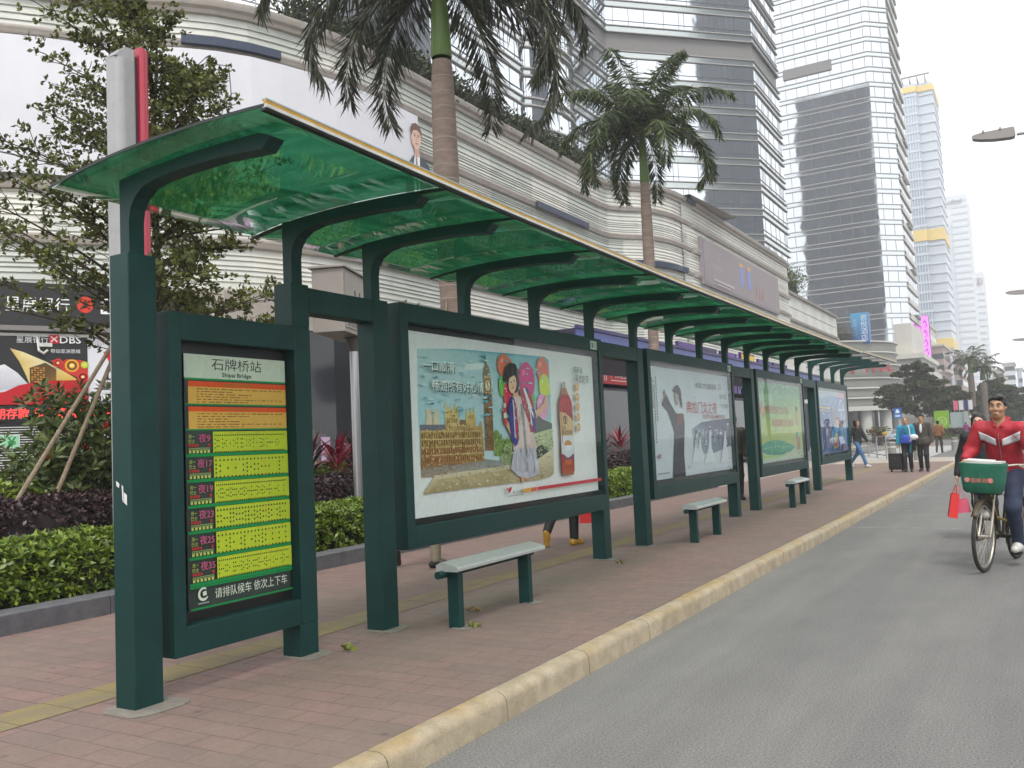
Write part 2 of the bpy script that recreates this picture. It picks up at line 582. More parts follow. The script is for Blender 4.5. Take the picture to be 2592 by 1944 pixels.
def ground_materials():
    # brick pavers: long side across the footway, worn pink with grey grime, chewing gum spots
    m = mat('pavers', (.25, .16, .14), rough=.82)
    n, l = m.node_tree.nodes, m.node_tree.links
    p = n['Principled BSDF']
    tc = n.new('ShaderNodeTexCoord')
    br = n.new('ShaderNodeTexBrick')
    br.inputs['Scale'].default_value = 1
    br.inputs['Brick Width'].default_value = .33
    br.inputs['Row Height'].default_value = .158
    br.inputs['Mortar Size'].default_value = .0035
    br.inputs['Mortar Smooth'].default_value = .2
    br.inputs['Bias'].default_value = -.2
    br.inputs['Color1'].default_value = (.218, .138, .120, 1)
    br.inputs['Color2'].default_value = (.172, .124, .108, 1)
    br.inputs['Mortar'].default_value = (.075, .052, .043, 1)
    wv = n.new('ShaderNodeTexNoise')
    wv.inputs['Scale'].default_value = 1.3
    vm = n.new('ShaderNodeVectorMath')
    vm.operation = 'MULTIPLY_ADD'
    vm.inputs[1].default_value = (.02, .02, 0)
    l.new(tc.outputs['Object'], wv.inputs['Vector'])
    l.new(wv.outputs['Color'], vm.inputs[0])
    l.new(tc.outputs['Object'], vm.inputs[2])
    l.new(vm.outputs['Vector'], br.inputs['Vector'])
    def noise(sc, det=5, st=(1, 1, 1)):
        t = n.new('ShaderNodeTexNoise')
        t.inputs['Scale'].default_value = sc
        t.inputs['Detail'].default_value = det
        t.inputs['Roughness'].default_value = .65
        q = n.new('ShaderNodeMapping')
        q.inputs['Scale'].default_value = st
        l.new(tc.outputs['Object'], q.inputs['Vector'])
        l.new(q.outputs['Vector'], t.inputs['Vector'])
        return t.outputs['Fac']
    def ramp(f, a, b, ca, cb):
        r = n.new('ShaderNodeValToRGB')
        r.color_ramp.elements[0].position, r.color_ramp.elements[1].position = a, b
        r.color_ramp.elements[0].color, r.color_ramp.elements[1].color = (*ca, 1), (*cb, 1)
        l.new(f, r.inputs['Fac'])
        return r.outputs['Color']
    def mixc(a, b, f, mode='MIX'):
        x = n.new('ShaderNodeMix')
        x.data_type = 'RGBA'
        x.blend_type = mode
        for s, v in ((x.inputs['Factor'], f), (x.inputs['A'], a), (x.inputs['B'], b)):
            if hasattr(v, 'is_linked'): l.new(v, s)
            elif isinstance(v, (int, float)): s.default_value = v
            else: s.default_value = (*v, 1)
        return x.outputs['Result']
    c = br.outputs['Color']
    g = ramp(noise(.55, 6, (1.0, .45, 1)), .40, .62, (0, 0, 0), (1, 1, 1))
    c = mixc(c, (.165, .135, .108), mixc((0, 0, 0), (.75, .75, .75), g))
    c = mixc(c, ramp(noise(35, 3), .2, .8, (.86, .86, .86), (1.14, 1.14, 1.14)), 1.0, 'MULTIPLY')
    c = mixc(c, ramp(noise(4.5, 4), .3, .75, (.9, .9, .9), (1.12, 1.1, 1.1)), 1.0, 'MULTIPLY')
    vo = n.new('ShaderNodeTexVoronoi')
    vo.inputs['Scale'].default_value = 3.4
    l.new(tc.outputs['Object'], vo.inputs['Vector'])
    lt = n.new('ShaderNodeMath')
    lt.operation = 'LESS_THAN'
    sep = n.new('ShaderNodeSeparateColor')
    l.new(vo.outputs['Color'], sep.inputs['Color'])
    rad = n.new('ShaderNodeMath')
    rad.operation = 'MULTIPLY_ADD'
    rad.inputs[1].default_value = .14
    rad.inputs[2].default_value = -.035
    l.new(sep.outputs['Red'], rad.inputs[0])
    l.new(vo.outputs['Distance'], lt.inputs[0])
    l.new(rad.outputs['Value'], lt.inputs[1])
    c = mixc(c, (.10, .08, .075), mixc((0, 0, 0), (.75, .75, .75), lt.outputs['Value']))
    l.new(c, p.inputs['Base Color'])
    bm = n.new('ShaderNodeBump')
    bm.inputs['Strength'].default_value = .35
    bm.inputs['Distance'].default_value = .006
    l.new(br.outputs['Fac'], bm.inputs['Height'])
    bm.invert = True
    b2 = n.new('ShaderNodeBump')
    b2.inputs['Strength'].default_value = .12
    b2.inputs['Distance'].default_value = .004
    l.new(noise(120, 3), b2.inputs['Height'])
    l.new(bm.outputs['Normal'], b2.inputs['Normal'])
    l.new(b2.outputs['Normal'], p.inputs['Normal'])

    # pale worn asphalt with light and dark stone in it
    m = mat('asphalt', (.13, .128, .125), rough=.9)
    n, l = m.node_tree.nodes, m.node_tree.links
    p = n['Principled BSDF']
    tc = n.new('ShaderNodeTexCoord')
    a = ramp(noise(95, 4), .33, .68, (.080, .079, .077), (.245, .240, .231))
    a = mixc(a, ramp(noise(.35, 5, (1, .25, 1)), .3, .7, (.86, .86, .87), (1.12, 1.11, 1.08)), 1.0, 'MULTIPLY')
    a = mixc(a, ramp(noise(260, 2), .68, .74, (0, 0, 0), (.26, .25, .20)), 1.0, 'ADD')
    a = mixc(a, ramp(noise(1.1, 7, (1.6, .10, 1)), .42, .60, (.90, .90, .91), (1.05, 1.05, 1.04)), 1.0, 'MULTIPLY')
    a = mixc(a, ramp(noise(2.2, 5, (1, .5, 1)), .35, .7, (.93, .93, .93), (1.07, 1.07, 1.06)), 1.0, 'MULTIPLY')
    l.new(a, p.inputs['Base Color'])
    bm = n.new('ShaderNodeBump')
    bm.inputs['Strength'].default_value = .18
    bm.inputs['Distance'].default_value = .003
    l.new(noise(150, 3), bm.inputs['Height'])
    l.new(bm.outputs['Normal'], p.inputs['Normal'])

    # kerb: tan granite, worn yellow paint on the top
    m = mat('kerb_stone', (.40, .32, .20), rough=.75)
    n, l = m.node_tree.nodes, m.node_tree.links
    p = n['Principled BSDF']
    tc = n.new('ShaderNodeTexCoord')
    a = ramp(noise(160, 3), .3, .7, (.28, .23, .155), (.47, .40, .29))
    gn = n.new('ShaderNodeNewGeometry')
    sx = n.new('ShaderNodeSeparateXYZ')
    l.new(gn.outputs['Normal'], sx.inputs['Vector'])
    tm = n.new('ShaderNodeMath')
    tm.operation = 'MULTIPLY'
    l.new(sx.outputs['Z'], tm.inputs[0])
    l.new(ramp(noise(3.0, 6, (1, .5, 1)), .44, .62, (0, 0, 0), (1, 1, 1)), tm.inputs[1])
    a = mixc(a, (.36, .26, .12), tm.outputs['Value'])
    a = mixc(a, ramp(noise(7, 6), .3, .62, (.72, .70, .66), (1.05, 1.05, 1.05)), 1.0, 'MULTIPLY')
    l.new(a, p.inputs['Base Color'])
    bm = n.new('ShaderNodeBump')
    bm.inputs['Strength'].default_value = .3
    bm.inputs['Distance'].default_value = .004
    l.new(noise(140, 4), bm.inputs['Height'])
    l.new(bm.outputs['Normal'], p.inputs['Normal'])

    m = mat('tactile', (.36, .29, .13), rough=.85)
    n, l = m.node_tree.nodes, m.node_tree.links
    p = n['Principled BSDF']
    tc = n.new('ShaderNodeTexCoord')
    a = ramp(noise(2.2, 6, (2.2, .7, 1)), .36, .66, (.165, .138, .10), (.245, .190, .075))
    a = mixc(a, ramp(noise(50, 3), .2, .8, (.86, .86, .86), (1.12, 1.12, 1.12)), 1.0, 'MULTIPLY')
    br = n.new('ShaderNodeTexBrick')
    br.inputs['Scale'].default_value = 1
    br.inputs['Brick Width'].default_value = 5
    br.inputs['Row Height'].default_value = .30
    br.inputs['Mortar Size'].default_value = .004
    br.inputs['Color1'].default_value = br.inputs['Color2'].default_value = (1, 1, 1, 1)
    br.inputs['Mortar'].default_value = (.5, .45, .35, 1)
    l.new(tc.outputs['Object'], br.inputs['Vector'])
    a = mixc(a, br.outputs['Color'], 1.0, 'MULTIPLY')
    l.new(a, p.inputs['Base Color'])
ground_materials()
mat('far_ground', (.12, .115, .11), rough=.95, var=.15, vscale=.2)
mat('pale_paving', (.36, .32, .27), rough=.85, var=.12, vscale=3)
mat('plaza_paving', (.30, .27, .24), rough=.8, var=.12, vscale=2)

# ---------------------------------------------------------------- ground, carriageway, footway, kerb
PV = .14
def struct(name, mb, **k):
    return tag(mb.build(name, **k), kind='structure')
struct('ground', MB().sheet([[(-1500, -600, -.03), (1500, -600, -.03)], [(-1500, 2500, -.03), (1500, 2500, -.03)]], 'far_ground'))
struct('road', MB().sheet([[(-2.52, -60, 0), (14, -60, 0)], [(-2.52, 900, 0), (14, 900, 0)]], 'asphalt'))
struct('side_road', MB().sheet([[(-60, 41.2, 0), (-2.52, 41.2, 0)], [(-60, 118, 0), (-2.52, 118, 0)]], 'asphalt'))
struct('pavement', MB().sheet([[(-7.06, -40, PV), (-2.636, -40, PV)], [(-7.06, 36.2, PV), (-2.636, 36.2, PV)]], 'pavers'))
struct('plaza_paving', MB().sheet([[(-60, -40, PV - .004), (-7.06, -40, PV - .004)], [(-60, 40.6, PV - .004), (-7.06, 40.6, PV - .004)]], 'plaza_paving'))
struct('crossing_paving', MB().box(-7.06, -2.62, 36.2, 41.2, -.02, PV - .01, 'pale_paving').box(-60, -7.06, 40.6, 41.2, -.02, PV - .008, 'granite_edge'))
struct('tactile_strip', MB().sheet([[(-4.862, -40, PV + .003), (-4.545, -40, PV + .003)], [(-4.862, 36.2, PV + .003), (-4.545, 36.2, PV + .003)]], 'tactile'))
kb = MB()
prof = [(-2.636, -.05), (-2.636, PV), (-2.575, PV + .001), (-2.545, PV - .006), (-2.527, PV - .022), (-2.520, PV - .045), (-2.512, -.05)]
y = -12.97
i = 0
while y < 62:
    L = 1.005 if y > -3 else 1.005
    j = random.uniform(-.004, .004)
    kb.prism([(x + j, z + (random.uniform(-.002, .002) if z > 0 else 0)) for x, z in prof],
             lambda x, z, y0=y: (x, y0 + .005, z), lambda x, z, y1=y + L: (x, y1 - .004, z), 'kerb_stone')
    y += L
kb.box(-2.625, -2.53, -12, 62, -.05, PV - .03, 'soil')
struct('kerb', kb, smooth='auto')
pa = MB()
for (x, y, w, d) in ((-4.27, 3.19, .24, .24), (-4.27, 4.42, .20, .17), (-4.27, 5.27, .18, .18), (-4.27, 9.15, .18, .18), (-4.27, 10.38, .17, .17), (-3.74, 5.47, .10, .1), (-3.74, 6.52, .1, .1)):
    k = 26
    ph = random.uniform(0, 6)
    sq_ = lambda v: math.copysign(abs(v) ** .5, v)
    pa.prism([(x + .05 + w * .74 * sq_(math.cos(2 * math.pi * q / k)) * (1 + random.uniform(-.07, .07)), y + d * .78 * sq_(math.sin(2 * math.pi * q / k)) * (1 + random.uniform(-.07, .07))) for q in range(k)],
             lambda a, b: (a, b, PV + .001), lambda a, b: (a, b, PV + .006), 'mortar')
struct('mortar_patch', pa)
bd = MB().sheet([[(-13, -12, .26), (-10, -12, .30), (-7.35, -12, .27)], [(-13, 22.2, .26), (-10, 22.2, .30), (-7.35, 22.2, .27)]], 'soil')
struct('planting_bed', bd)
ge = MB()
for a in range(-12, 22, 1):
    ge.box(-7.35, -7.06, a + .003, a + .997, -.02, PV + .165 + random.uniform(-.002, .002), 'granite_edge')
ge.box(-13, -7.06, 22.0, 22.29, -.02, PV + .165, 'granite_edge')
struct('bed_edging', ge, bevel=.008)

# ---------------------------------------------------------------- the bus shelter
XF, XB = -4.19, -4.35              # street face and back face of the posts and cases
shelter = thing('bus_shelter', 'long dark green steel bus shelter with green glass roof and advertising light boxes', 'bus shelter', (-4.27, 3.1, PV))
POST_Y = [5.18, 10.29, 15.40, 20.51]
BOX_Y = [5.505, 10.615, 15.735, 20.855]
BOX_W, BOX_Z0, BOX_Z1 = 3.735, .685, 2.60
def part(mb, name, parent=shelter, **k):
    return mb.build(name, parent, **k)
def dzr(y):
    return float(np.interp(y, [2.9, 5.1, 8.2, 13.1, 19, 24.5], [0, -.045, -.075, -.085, -.06, .03]))
def roof_z(x, y):
    b = float(np.interp(x, [-4.62, -4.3, -4.0, -3.7, -3.4, -3.1, -2.9], [2.985, 3.035, 3.062, 3.076, 3.078, 3.072, 3.062]))
    return b + dzr(y) * min(1.05, max(-.1, (x + 4.4) / 1.4))

part(MB().box(XB, XF, 3.10, 3.28, PV - .05, 2.595, 'shelter_paint'), 'post', bevel=.006)
part(MB().box(XB, XF, 4.335, 4.50, 2.303, 2.595, 'shelter_paint').box(XB + .004, XF - .004, 4.34, 4.495, 2.25, 2.31, 'shelter_paint'), 'post', bevel=.006)
for y in POST_Y:
    part(MB().box(XB, XF, y, y + .18, PV - .05, 2.585, 'shelter_paint'), 'post', bevel=.006)
for y0, y1 in ((4.503, 5.177), (BOX_Y[0] + BOX_W + .003, POST_Y[1] - .003), (BOX_Y[1] + BOX_W + .003, POST_Y[2] - .003), (BOX_Y[2] + BOX_W + .003, POST_Y[3] - .003)):
    part(MB().box(XB + .01, XF - .002, y0, y1, 2.41, 2.578, 'shelter_paint'), 'beam', bevel=.005)
ch = MB()
for k, pts in enumerate(([(3.112, 1.275), (3.128, 1.29), (3.126, 1.235), (3.112, 1.22)], [(3.132, 1.32), (3.139, 1.33), (3.136, 1.25), (3.13, 1.235)], [(3.152, 1.335), (3.17, 1.352), (3.168, 1.325), (3.155, 1.315)])):
    ch.prism(pts, lambda a, b: (XF - .035 - (a - 3.11) * 1.5, 3.0985, b), lambda a, b: (XF - .035 - (a - 3.11) * 1.5, 3.0965, b), 'white_chip')
part(ch, 'paint_chip')

RIB_Y = [3.175, 4.415] + [5.245 + 1.272 * k for k in range(16)]
for k, y in enumerate(RIB_Y):
    t = [roof_z(x, y) - .02 for x in (-4.29, -4.07, -3.78, -3.5, -3.2)]
    h = .07
    o = [(-4.29, 2.50 if k < 2 else 2.578), (-4.29, t[0]), (-4.07, t[1]), (-3.78, t[2]), (-3.5, t[3]), (-3.21, t[4]), (-3.13, t[4] - .03), (-3.19, t[4] - .085),
         (-3.5, t[3] - h), (-3.78, t[2] - h), (-3.98, t[1] - h + .004), (-4.09, t[1] - h - .018), (-4.16, t[0] - h - .045), (-4.20, t[0] - h - .10), (-4.213, t[0] - h - .17), (-4.213, 2.50 if k < 2 else 2.578)]
    if k < 2: o[0] = (-4.29, 2.596); o[-1] = (-4.213, 2.596)
    b = MB().prism(o, lambda x, z: (x, y - .048, z), lambda x, z: (x, y + .048, z), 'shelter_paint')
    part(b, 'rib', bevel=.004)
    if k and k < 17:
        g = MB()
        xs = np.linspace(-4.60, -2.97, 10)
        g.sheet([[(x, y + s, roof_z(x, y) - .0185) for x in xs] for s in (-.014, .014)], 'shelter_dark')
        part(g, 'glazing_bar', solid=.014)
GL = [2.93] + RIB_Y[1:14]
for a, b in zip(GL[:-1], GL[1:]):
    xs = np.linspace(-4.61, -2.965, 15)
    ys = np.linspace(a + .006, b - .006, 4)
    w = random.uniform(-.004, .004)
    part(MB().sheet([[(x, q, roof_z(x, q) + w) for x in xs] for q in ys], 'roof_green'), 'roof_panel', smooth=True, solid=.008)
def trim(y0, y1, dx=0.0, dz=0.0):
    t = MB()
    ys = np.linspace(y0, y1, max(2, int((y1 - y0) / .6) + 1))
    secs = (('trim_grey', -2.972, -2.944, .026, .034), ('trim_yellow', -2.962, -2.946, .006, .026), ('trim_pale', -2.968, -2.942, -.010, .006), ('shelter_dark', -2.985, -2.950, -.020, -.010))
    for m, x0, x1, z0, z1 in secs:
        rows = []
        for q in ys:
            z = roof_z(-2.95, q) + dz
            rows.append([(x0 + dx, q, z + z0), (x1 + dx, q, z + z0), (x1 + dx, q, z + z1), (x0 + dx, q, z + z1), (x0 + dx, q, z + z0)])
        t.sheet(rows, m)
        for e in (0, -1): t.add([rows[e][i] for i in range(4)], [(0, 1, 2, 3)], m)
    return part(t, 'roof_trim')
trim(2.92, 19.05)
trim(19.5, 24.6, dz=.02)
e = MB()
xs = np.linspace(-4.62, -2.96, 16)
e.sheet([[(x, 2.921 + s, roof_z(x, 2.93) + d) for x in xs] for s, d in ((0, -.006), (0, .008), (.014, .012))], 'shelter_dark')
part(e, 'edge_strip', solid=.004)

def light_box(y0, y1, z0, z1, il, ir, ib, it, label):
    """frame, back, black lining, clear front; the poster is added by the caller"""
    f = MB()
    f.box(XB, XF, y0, y0 + il, z0, z1, 'shelter_paint').box(XB, XF, y1 - ir, y1, z0, z1, 'shelter_paint')
    f.box(XB + .001, XF - .0015, y0 + il, y1 - ir, z0, z0 + ib, 'shelter_paint').box(XB + .001, XF - .0015, y0 + il, y1 - ir, z1 - it, z1, 'shelter_paint')
    fr = part(f, 'light_box', bevel=.005)
    fr['label'] = label
    MB().box(XB + .012, XB + .022, y0 + il + .001, y1 - ir - .001, z0 + ib + .001, z1 - it - .001, 'shelter_paint').build('back_panel', fr)
    MB().box(XF - .10, XF - .085, y0 + il + .001, y1 - ir - .001, z0 + ib + .001, z1 - it - .001, 'black_board').build('lining', fr)
    MB().box(XB, XF - .001, y1 - .168, y1 - .001, PV - .05, z0 - .001, 'shelter_paint').build('leg', fr, bevel=.005)
    MB().sheet([[(XF - .012, y0 + il, z0 + ib), (XF - .012, y1 - ir, z0 + ib)], [(XF - .012, y0 + il, z1 - it), (XF - .012, y1 - ir, z1 - it)]], 'case_glass').build('glass_pane', fr)
    return fr
boxes = [light_box(3.36, 4.50, .352, 2.30, .082, .15, .162, .16, 'narrow case with the night bus route board')]
for y, lb in zip(BOX_Y, ('case with the bottled tea advertisement', 'case with the flamenco show poster', 'case with the green and yellow public notice', 'case with the blue street scene poster')):
    b = light_box(y, y + BOX_W, BOX_Z0, BOX_Z1, .105, .088, .17, .145, lb)
    boxes.append(b)
    if y < 16:
        p = Print((XF + .006, y + 3.44, 2.475), (0, 1, 0), (0, 0, 1))
        p.rect(0, 0, .15, .085, '#c3d3c4').rect(.02, .012, .05, .07, '#3b5a4c')
        for q in range(4): p.rect(.06, .02 + q * .014, .13, .026 + q * .014, '#8aa394')
        MB().box(XF - .0005, XF + .005, y + 3.436, y + 3.594, 2.471, 2.564, 'plate_white').build('name_plate', b)
        p.build('plate_print', b)

# three perch benches
def bench(y0, y1, label):
    t = thing('perch_bench', label, 'bench', (-3.75, (y0 + y1) / 2, PV), 'perch benches beside the light boxes')
    prof = [(-3.845, .555), (-3.845, .60), (-3.80, .622), (-3.69, .60), (-3.655, .585), (-3.655, .555)]
    MB().prism([(x, z) for x, z in prof], lambda x, z: (x, y0 - .10, z), lambda x, z: (x, y1 + .2, z), 'aluminium').build('seat', t, bevel=.006)
    MB().tube([(-3.79, y0 - .16, .535), (-3.79, y1 + .2, .535)], .028, 'shelter_paint', 14).build('rail', t, smooth='auto')
    for y in (y0, y1):
        MB().box(-3.80, -3.70, y - .03, y + .035, PV - .03, .556, 'shelter_paint').build('leg', t, bevel=.006)
bench(5.47, 6.50, 'nearest aluminium topped perch bench, beside the bottled tea poster')
bench(10.75, 11.66, 'aluminium topped perch bench in front of the flamenco poster')
bench(15.95, 16.76, 'farthest aluminium topped perch bench, below the green notice')
# ---------------------------------------------------------------- printed sheets in the light boxes
def case_print(y0, x=None):
    """u along the street from the case's near end, v from the pavement up"""
    return Print((XF - .07 if x is None else x, y0, PV), (0, 1, 0), (0, 0, 1))

# night bus board ----------------------------------------------------------------
B = Print((XF - .07, 0, 0), (0, 1, 0), (0, 0, 1))
U0, U1 = 3.512, 4.325
B.rect(U0, .574, U1, 2.072, '#39423e')
B.rect(U0, 1.930, U1, 2.072, '#ccd6c2')
B.text('石牌桥站', 3.716, 1.990, .068, '#16201c', w=.40, bold=.012)
B.text('Shipai Bridge', 3.912, 1.945, .025, '#16201c', align='c', w=.235, bold=.02)
GR = '#0e8a45'
B.rect(U0, 1.919, U1, 1.930, GR)
for t, m, b, nl in ((1.912, 1.879, 1.778, 6), (1.760, 1.731, 1.628, 6)):
    B.rect(3.537, m, U1, t, '#e2531f')
    B.rect(3.537, b, U1, m, '#dcaa4e')
    B.l += 1
    for k in range(28): B.rect(3.80 + k * .0085, m + .010, 3.806 + k * .0085, t - .009, '#a9702a', new=False)
    for q in range(nl):
        vv = m - .012 - q * (m - b - .008) / nl
        u = 3.60
        end = 4.29 if q in (0, 4) else random.uniform(3.78, 4.05)
        while u < end:
            w = random.uniform(.008, .05)
            B.rect(u, vv - .0035, min(u + w, end), vv + .0015, '#6b4f2a', new=False)
            u += w + random.uniform(.004, .022)
    B.rect(U0, b - .009, U1, b, GR)
for r_, num in enumerate(('9', '17', '19', '23', '25', '35')):
    t = 1.611 - r_ * .1492
    b = t - .126
    B.rect(3.712, b, U1, t, '#bccb2e')
    B.rect(U0, b - .021, U1, b - .003, GR)
    B.text('周一', 3.532, t - .037, .022, '#b9c64a', w=.045)
    B.text('巴士', 3.532, t - .066, .022, '#b9c64a', w=.045)
    B.text('夜' + num, 3.590 if len(num) == 2 else 3.605, t - .058, .047, '#d65a86', w=.108 if len(num) == 2 else .085, bold=.02)
    B.l += 1
    for q in range(4): B.rect(3.531 + q * .019, t - .088, 3.545 + q * .019, t - .073, '#c0322f', new=False)
    B.rect(3.672, t - .087, 3.688, t - .071, '#c0322f', new=False)
    for q in range(2):
        for k in range(13): B.rect(3.532 + k * .0122, t - .100 - q * .009, 3.541 + k * .0122, t - .0945 - q * .009, '#9fae6a', new=False)
    B.l += 1
    for k in range(6): B.rect(3.533 + k * .027, b + .001, 3.549 + k * .027, b + .016, '#c2cf6a', new=False)
    # stop names set in columns, one small block to a character
    nc = (40, 19, 38, 24, 20, 37)[r_]
    dw = (4.305 - 3.725) / nc
    s = min(.0125, dw * .62)
    B.l += 1
    for k in range(nc):
        u = 3.722 + k * dw
        red = k % nc == int(nc * .7)
        n_ = random.choice((2, 3, 3, 4, 4, 5))
        for q in range(n_):
            v = t - .018 - q * (t - b - .026) / max(1, n_ - 1)
            B.rect(u, v - s * .9, u + s * .82, v, '#c8502a' if red else '#3d4a1e', new=False)
        if random.random() < .22: B.rect(u, t - .009, u + s * .7, t - .004, '#d07a3a', new=False)
B.rect(U0, .705, U1, .716, GR)
B.text('请排队候车 依次上下车', 3.690, .632, .056, '#d9dfcf', w=.585, bold=.016)
B.ring(3.604, .667, .030, .039, '#d9dfcf', 55, 330)
B.ring(3.606, .669, .026, .036, '#d9dfcf', 80, 300)
B.poly([(3.598, .680), (3.624, .684), (3.628, .660), (3.602, .656)], '#d9dfcf')
B.l += 1
for k in range(8): B.rect(3.566 + k * .0098, .612, 3.5735 + k * .0098, .620, '#aab3a4', new=False)
B.rect(U0, .584, U1, .594, GR)
o = B.build('poster', boxes[0])
o['label'] = 'night bus route board headed Shipai Bridge'

# bottled tea advertisement --------------------------------------------------------
B = case_print(BOX_Y[0])
B.rect(.135, .765, 3.60, 2.26, '#e8eae8')
B.poly([(.30, 2.12), (.89, 2.16), (1.9, 2.18), (2.49, 2.19), (2.57, 2.16), (2.56, 1.36), (2.54, .99), (.29, 1.10), (.28, 1.6)],
       ['#b9d2d2', '#74b4c2', '#4fa3ba', '#68b0c0', '#76b6c2', '#b5d6da', '#cfe0dd', '#c3d9da', '#a5cdd4'])
random.seed(3)
for k in range(13):
    B.ell(random.uniform(.4, 1.5), random.uniform(1.62, 2.05), random.uniform(.08, .2), random.uniform(.012, .03), random.choice(('#c3dcdd', '#aed2d8', '#d3e3e0')), rot=random.uniform(-.1, .2))
B.poly([(.29, 1.20), (1.22, 1.20), (1.70, 1.15), (1.69, 1.06), (.29, 1.08)], ['#8d8a80', '#7d7d76', '#93a0a0', '#aab3b0', '#b09a88'])
B.poly([(1.41, 1.43), (1.46, 1.46), (1.51, 1.44), (1.57, 1.36), (1.66, 1.37), (1.72, 1.35), (1.70, 1.20), (1.41, 1.22)], '#7f9a50')
B.poly([(.30, 1.47), (.65, 1.49), (.65, 1.62), (.67, 1.71), (.69, 1.64), (.72, 1.63), (.74, 1.68), (.76, 1.63), (.80, 1.63), (.83, 1.70), (.85, 1.62), (.86, 1.50), (.97, 1.52), (.98, 1.66), (1.00, 1.60), (1.03, 1.60), (1.05, 1.66), (1.07, 1.60), (1.09, 1.61), (1.11, 1.68), (1.13, 1.48), (1.18, 1.50), (1.21, 1.54), (1.24, 1.46), (1.24, 1.18), (.29, 1.15)],
       ['#c7a566'] * 2 + ['#e4d08a'] * 10 + ['#d9bd74'] * 8 + ['#b99a60'] * 4 + ['#a8834c', '#a07040'])
for u in (.42, .52): B.poly([(u - .045, 1.50), (u - .03, 1.60), (u - .045, 1.63), (u + .045, 1.63), (u + .03, 1.60), (u + .045, 1.50)], '#d8c7a2')
B.rect(.30, 1.46, .65, 1.505, '#71737c')
B.rect(.87, 1.50, .965, 1.545, '#8a6a52')
for v, c, n_, u0, u1 in ((1.395, '#8f6f3c', 26, .31, 1.20), (1.335, '#7d5f36', 26, .31, 1.20), (1.265, '#9a5e3a', 26, .31, 1.20), (1.195, '#8d5234', 26, .31, 1.20), (1.52, '#a98c50', 6, .68, .84)):
    B.l += 1
    for k in range(n_):
        u = u0 + (u1 - u0) * k / n_
        B.rect(u, v, u + (u1 - u0) / n_ * .45, v + .042, c, new=False)
B.l += 1
for v in (1.445, 1.38, 1.315, 1.25): B.rect(.30, v, 1.21, v + .007, '#dcc488', new=False)
B.poly([(1.285, 1.94), (1.405, 1.94), (1.415, 1.27), (1.265, 1.27)], ['#b58f5c', '#a3805a', '#7d5c3c', '#8a6844'])
B.poly([(1.325, 2.17), (1.345, 2.05), (1.385, 2.02), (1.40, 1.93), (1.275, 1.93), (1.295, 2.02), (1.318, 2.05)], ['#6f6555'] * 2 + ['#8d7a58'] * 5)
B.rect(1.282, 1.925, 1.408, 1.945, '#c9b184').rect(1.276, 1.765, 1.412, 1.785, '#6b5138').rect(1.278, 1.79, 1.410, 1.80, '#cdb182')
B.ell(1.343, 1.857, .05, .058, '#5a4b36').ell(1.343, 1.857, .043, .051, '#efe9c8').line([(1.343, 1.857), (1.343, 1.89)], .007, '#2b2620').line([(1.343, 1.857), (1.365, 1.84)], .007, '#2b2620')
B.l += 1
for k in range(5):
    for v in (1.33, 1.45, 1.57, 1.69): B.rect(1.288 + k * .025, v, 1.298 + k * .025, v + .085, '#7d6040', new=False)
B.poly([(2.11, 1.53), (2.25, 1.57), (2.42, 1.54), (2.55, 1.51), (2.55, 1.42), (2.10, 1.40)], '#5d6258')
B.poly([(2.09, 1.40), (2.55, 1.46), (2.56, 1.27), (2.24, 1.17), (1.72, 1.08), (1.50, 1.17), (1.59, 1.31), (1.74, 1.33)], ['#c4cc9c', '#b9c496', '#a9b387', '#9aa57c', '#8e9a70', '#a3ad80', '#b3bd8d', '#bcc795'])
B.poly([(2.16, 1.20), (2.22, 1.28), (2.31, 1.30), (2.40, 1.28), (2.47, 1.22), (2.33, 1.16), (2.19, 1.12)], '#3c423e')
B.l += 1
for k in range(11): B.rect(1.56 + k * .018, 1.14, 1.566 + k * .018, 1.27, '#6d7a54', new=False)
B.poly([(.30, .96), (.47, 1.09), (1.67, 1.125), (1.80, 1.11), (2.07, 1.12), (2.56, 1.26), (2.54, 1.00), (2.45, .97), (2.22, .955), (.44, .95), (.32, .945)],
       ['#b8a47c', '#d8cba8', '#d2c49e', '#cdbf99', '#d4c7a2', '#ded3b2', '#b3a482', '#b7a884', '#b9aa86', '#a8936a', '#a08b62'])
B.poly([(.36, .955), (.51, 1.055), (1.68, 1.085), (1.68, .96)], ['#a4905f', '#c3b288', '#bba97e', '#ab9a72'])
B.l += 1
for k in range(60): B.rect(.45 + k * .034, .965, .453 + k * .034, 1.05, '#cbbc95', new=False)
for u, v, ru, rv, c in ((1.66, 2.05, .14, .115, '#df7a5c'), (2.40, 2.05, .13, .13, '#e0745e'), (1.585, 1.86, .05, .10, '#7cc04a'), (2.155, 1.74, .06, .08, '#5cb848'), (2.42, 1.88, .115, .13, '#cfdc43'), (1.69, 1.77, .085, .12, '#d43a52'), (2.36, 1.68, .12, .13, '#e5a0c6'), (2.06, 1.93, .155, .18, '#cf3080')):
    B.ell(u, v, ru, rv, c, 32)
    B.ell(u - ru * .38, v + rv * .42, ru * .22, rv * .16, tuple(min(1, q * 1.3 + .10) for q in H(c)), rot=.6)
B.speckle([(.30, 1.47), (.65, 1.49), (.67, 1.65), (.85, 1.65), (.86, 1.50), (.98, 1.52), (.98, 1.60), (1.12, 1.60), (1.13, 1.48), (1.24, 1.46), (1.24, 1.18), (.29, 1.16)], ['#d8b873', '#8d6a38', '#b08a4e', '#6f5230', '#e0c888', '#a0703f'], 520, .010, .016, 1)
B.speckle([(1.285, 1.94), (1.405, 1.94), (1.415, 1.27), (1.265, 1.27)], ['#6f5436', '#c29c68', '#8f6d44', '#d0b07c'], 170, .007, .02, 2)
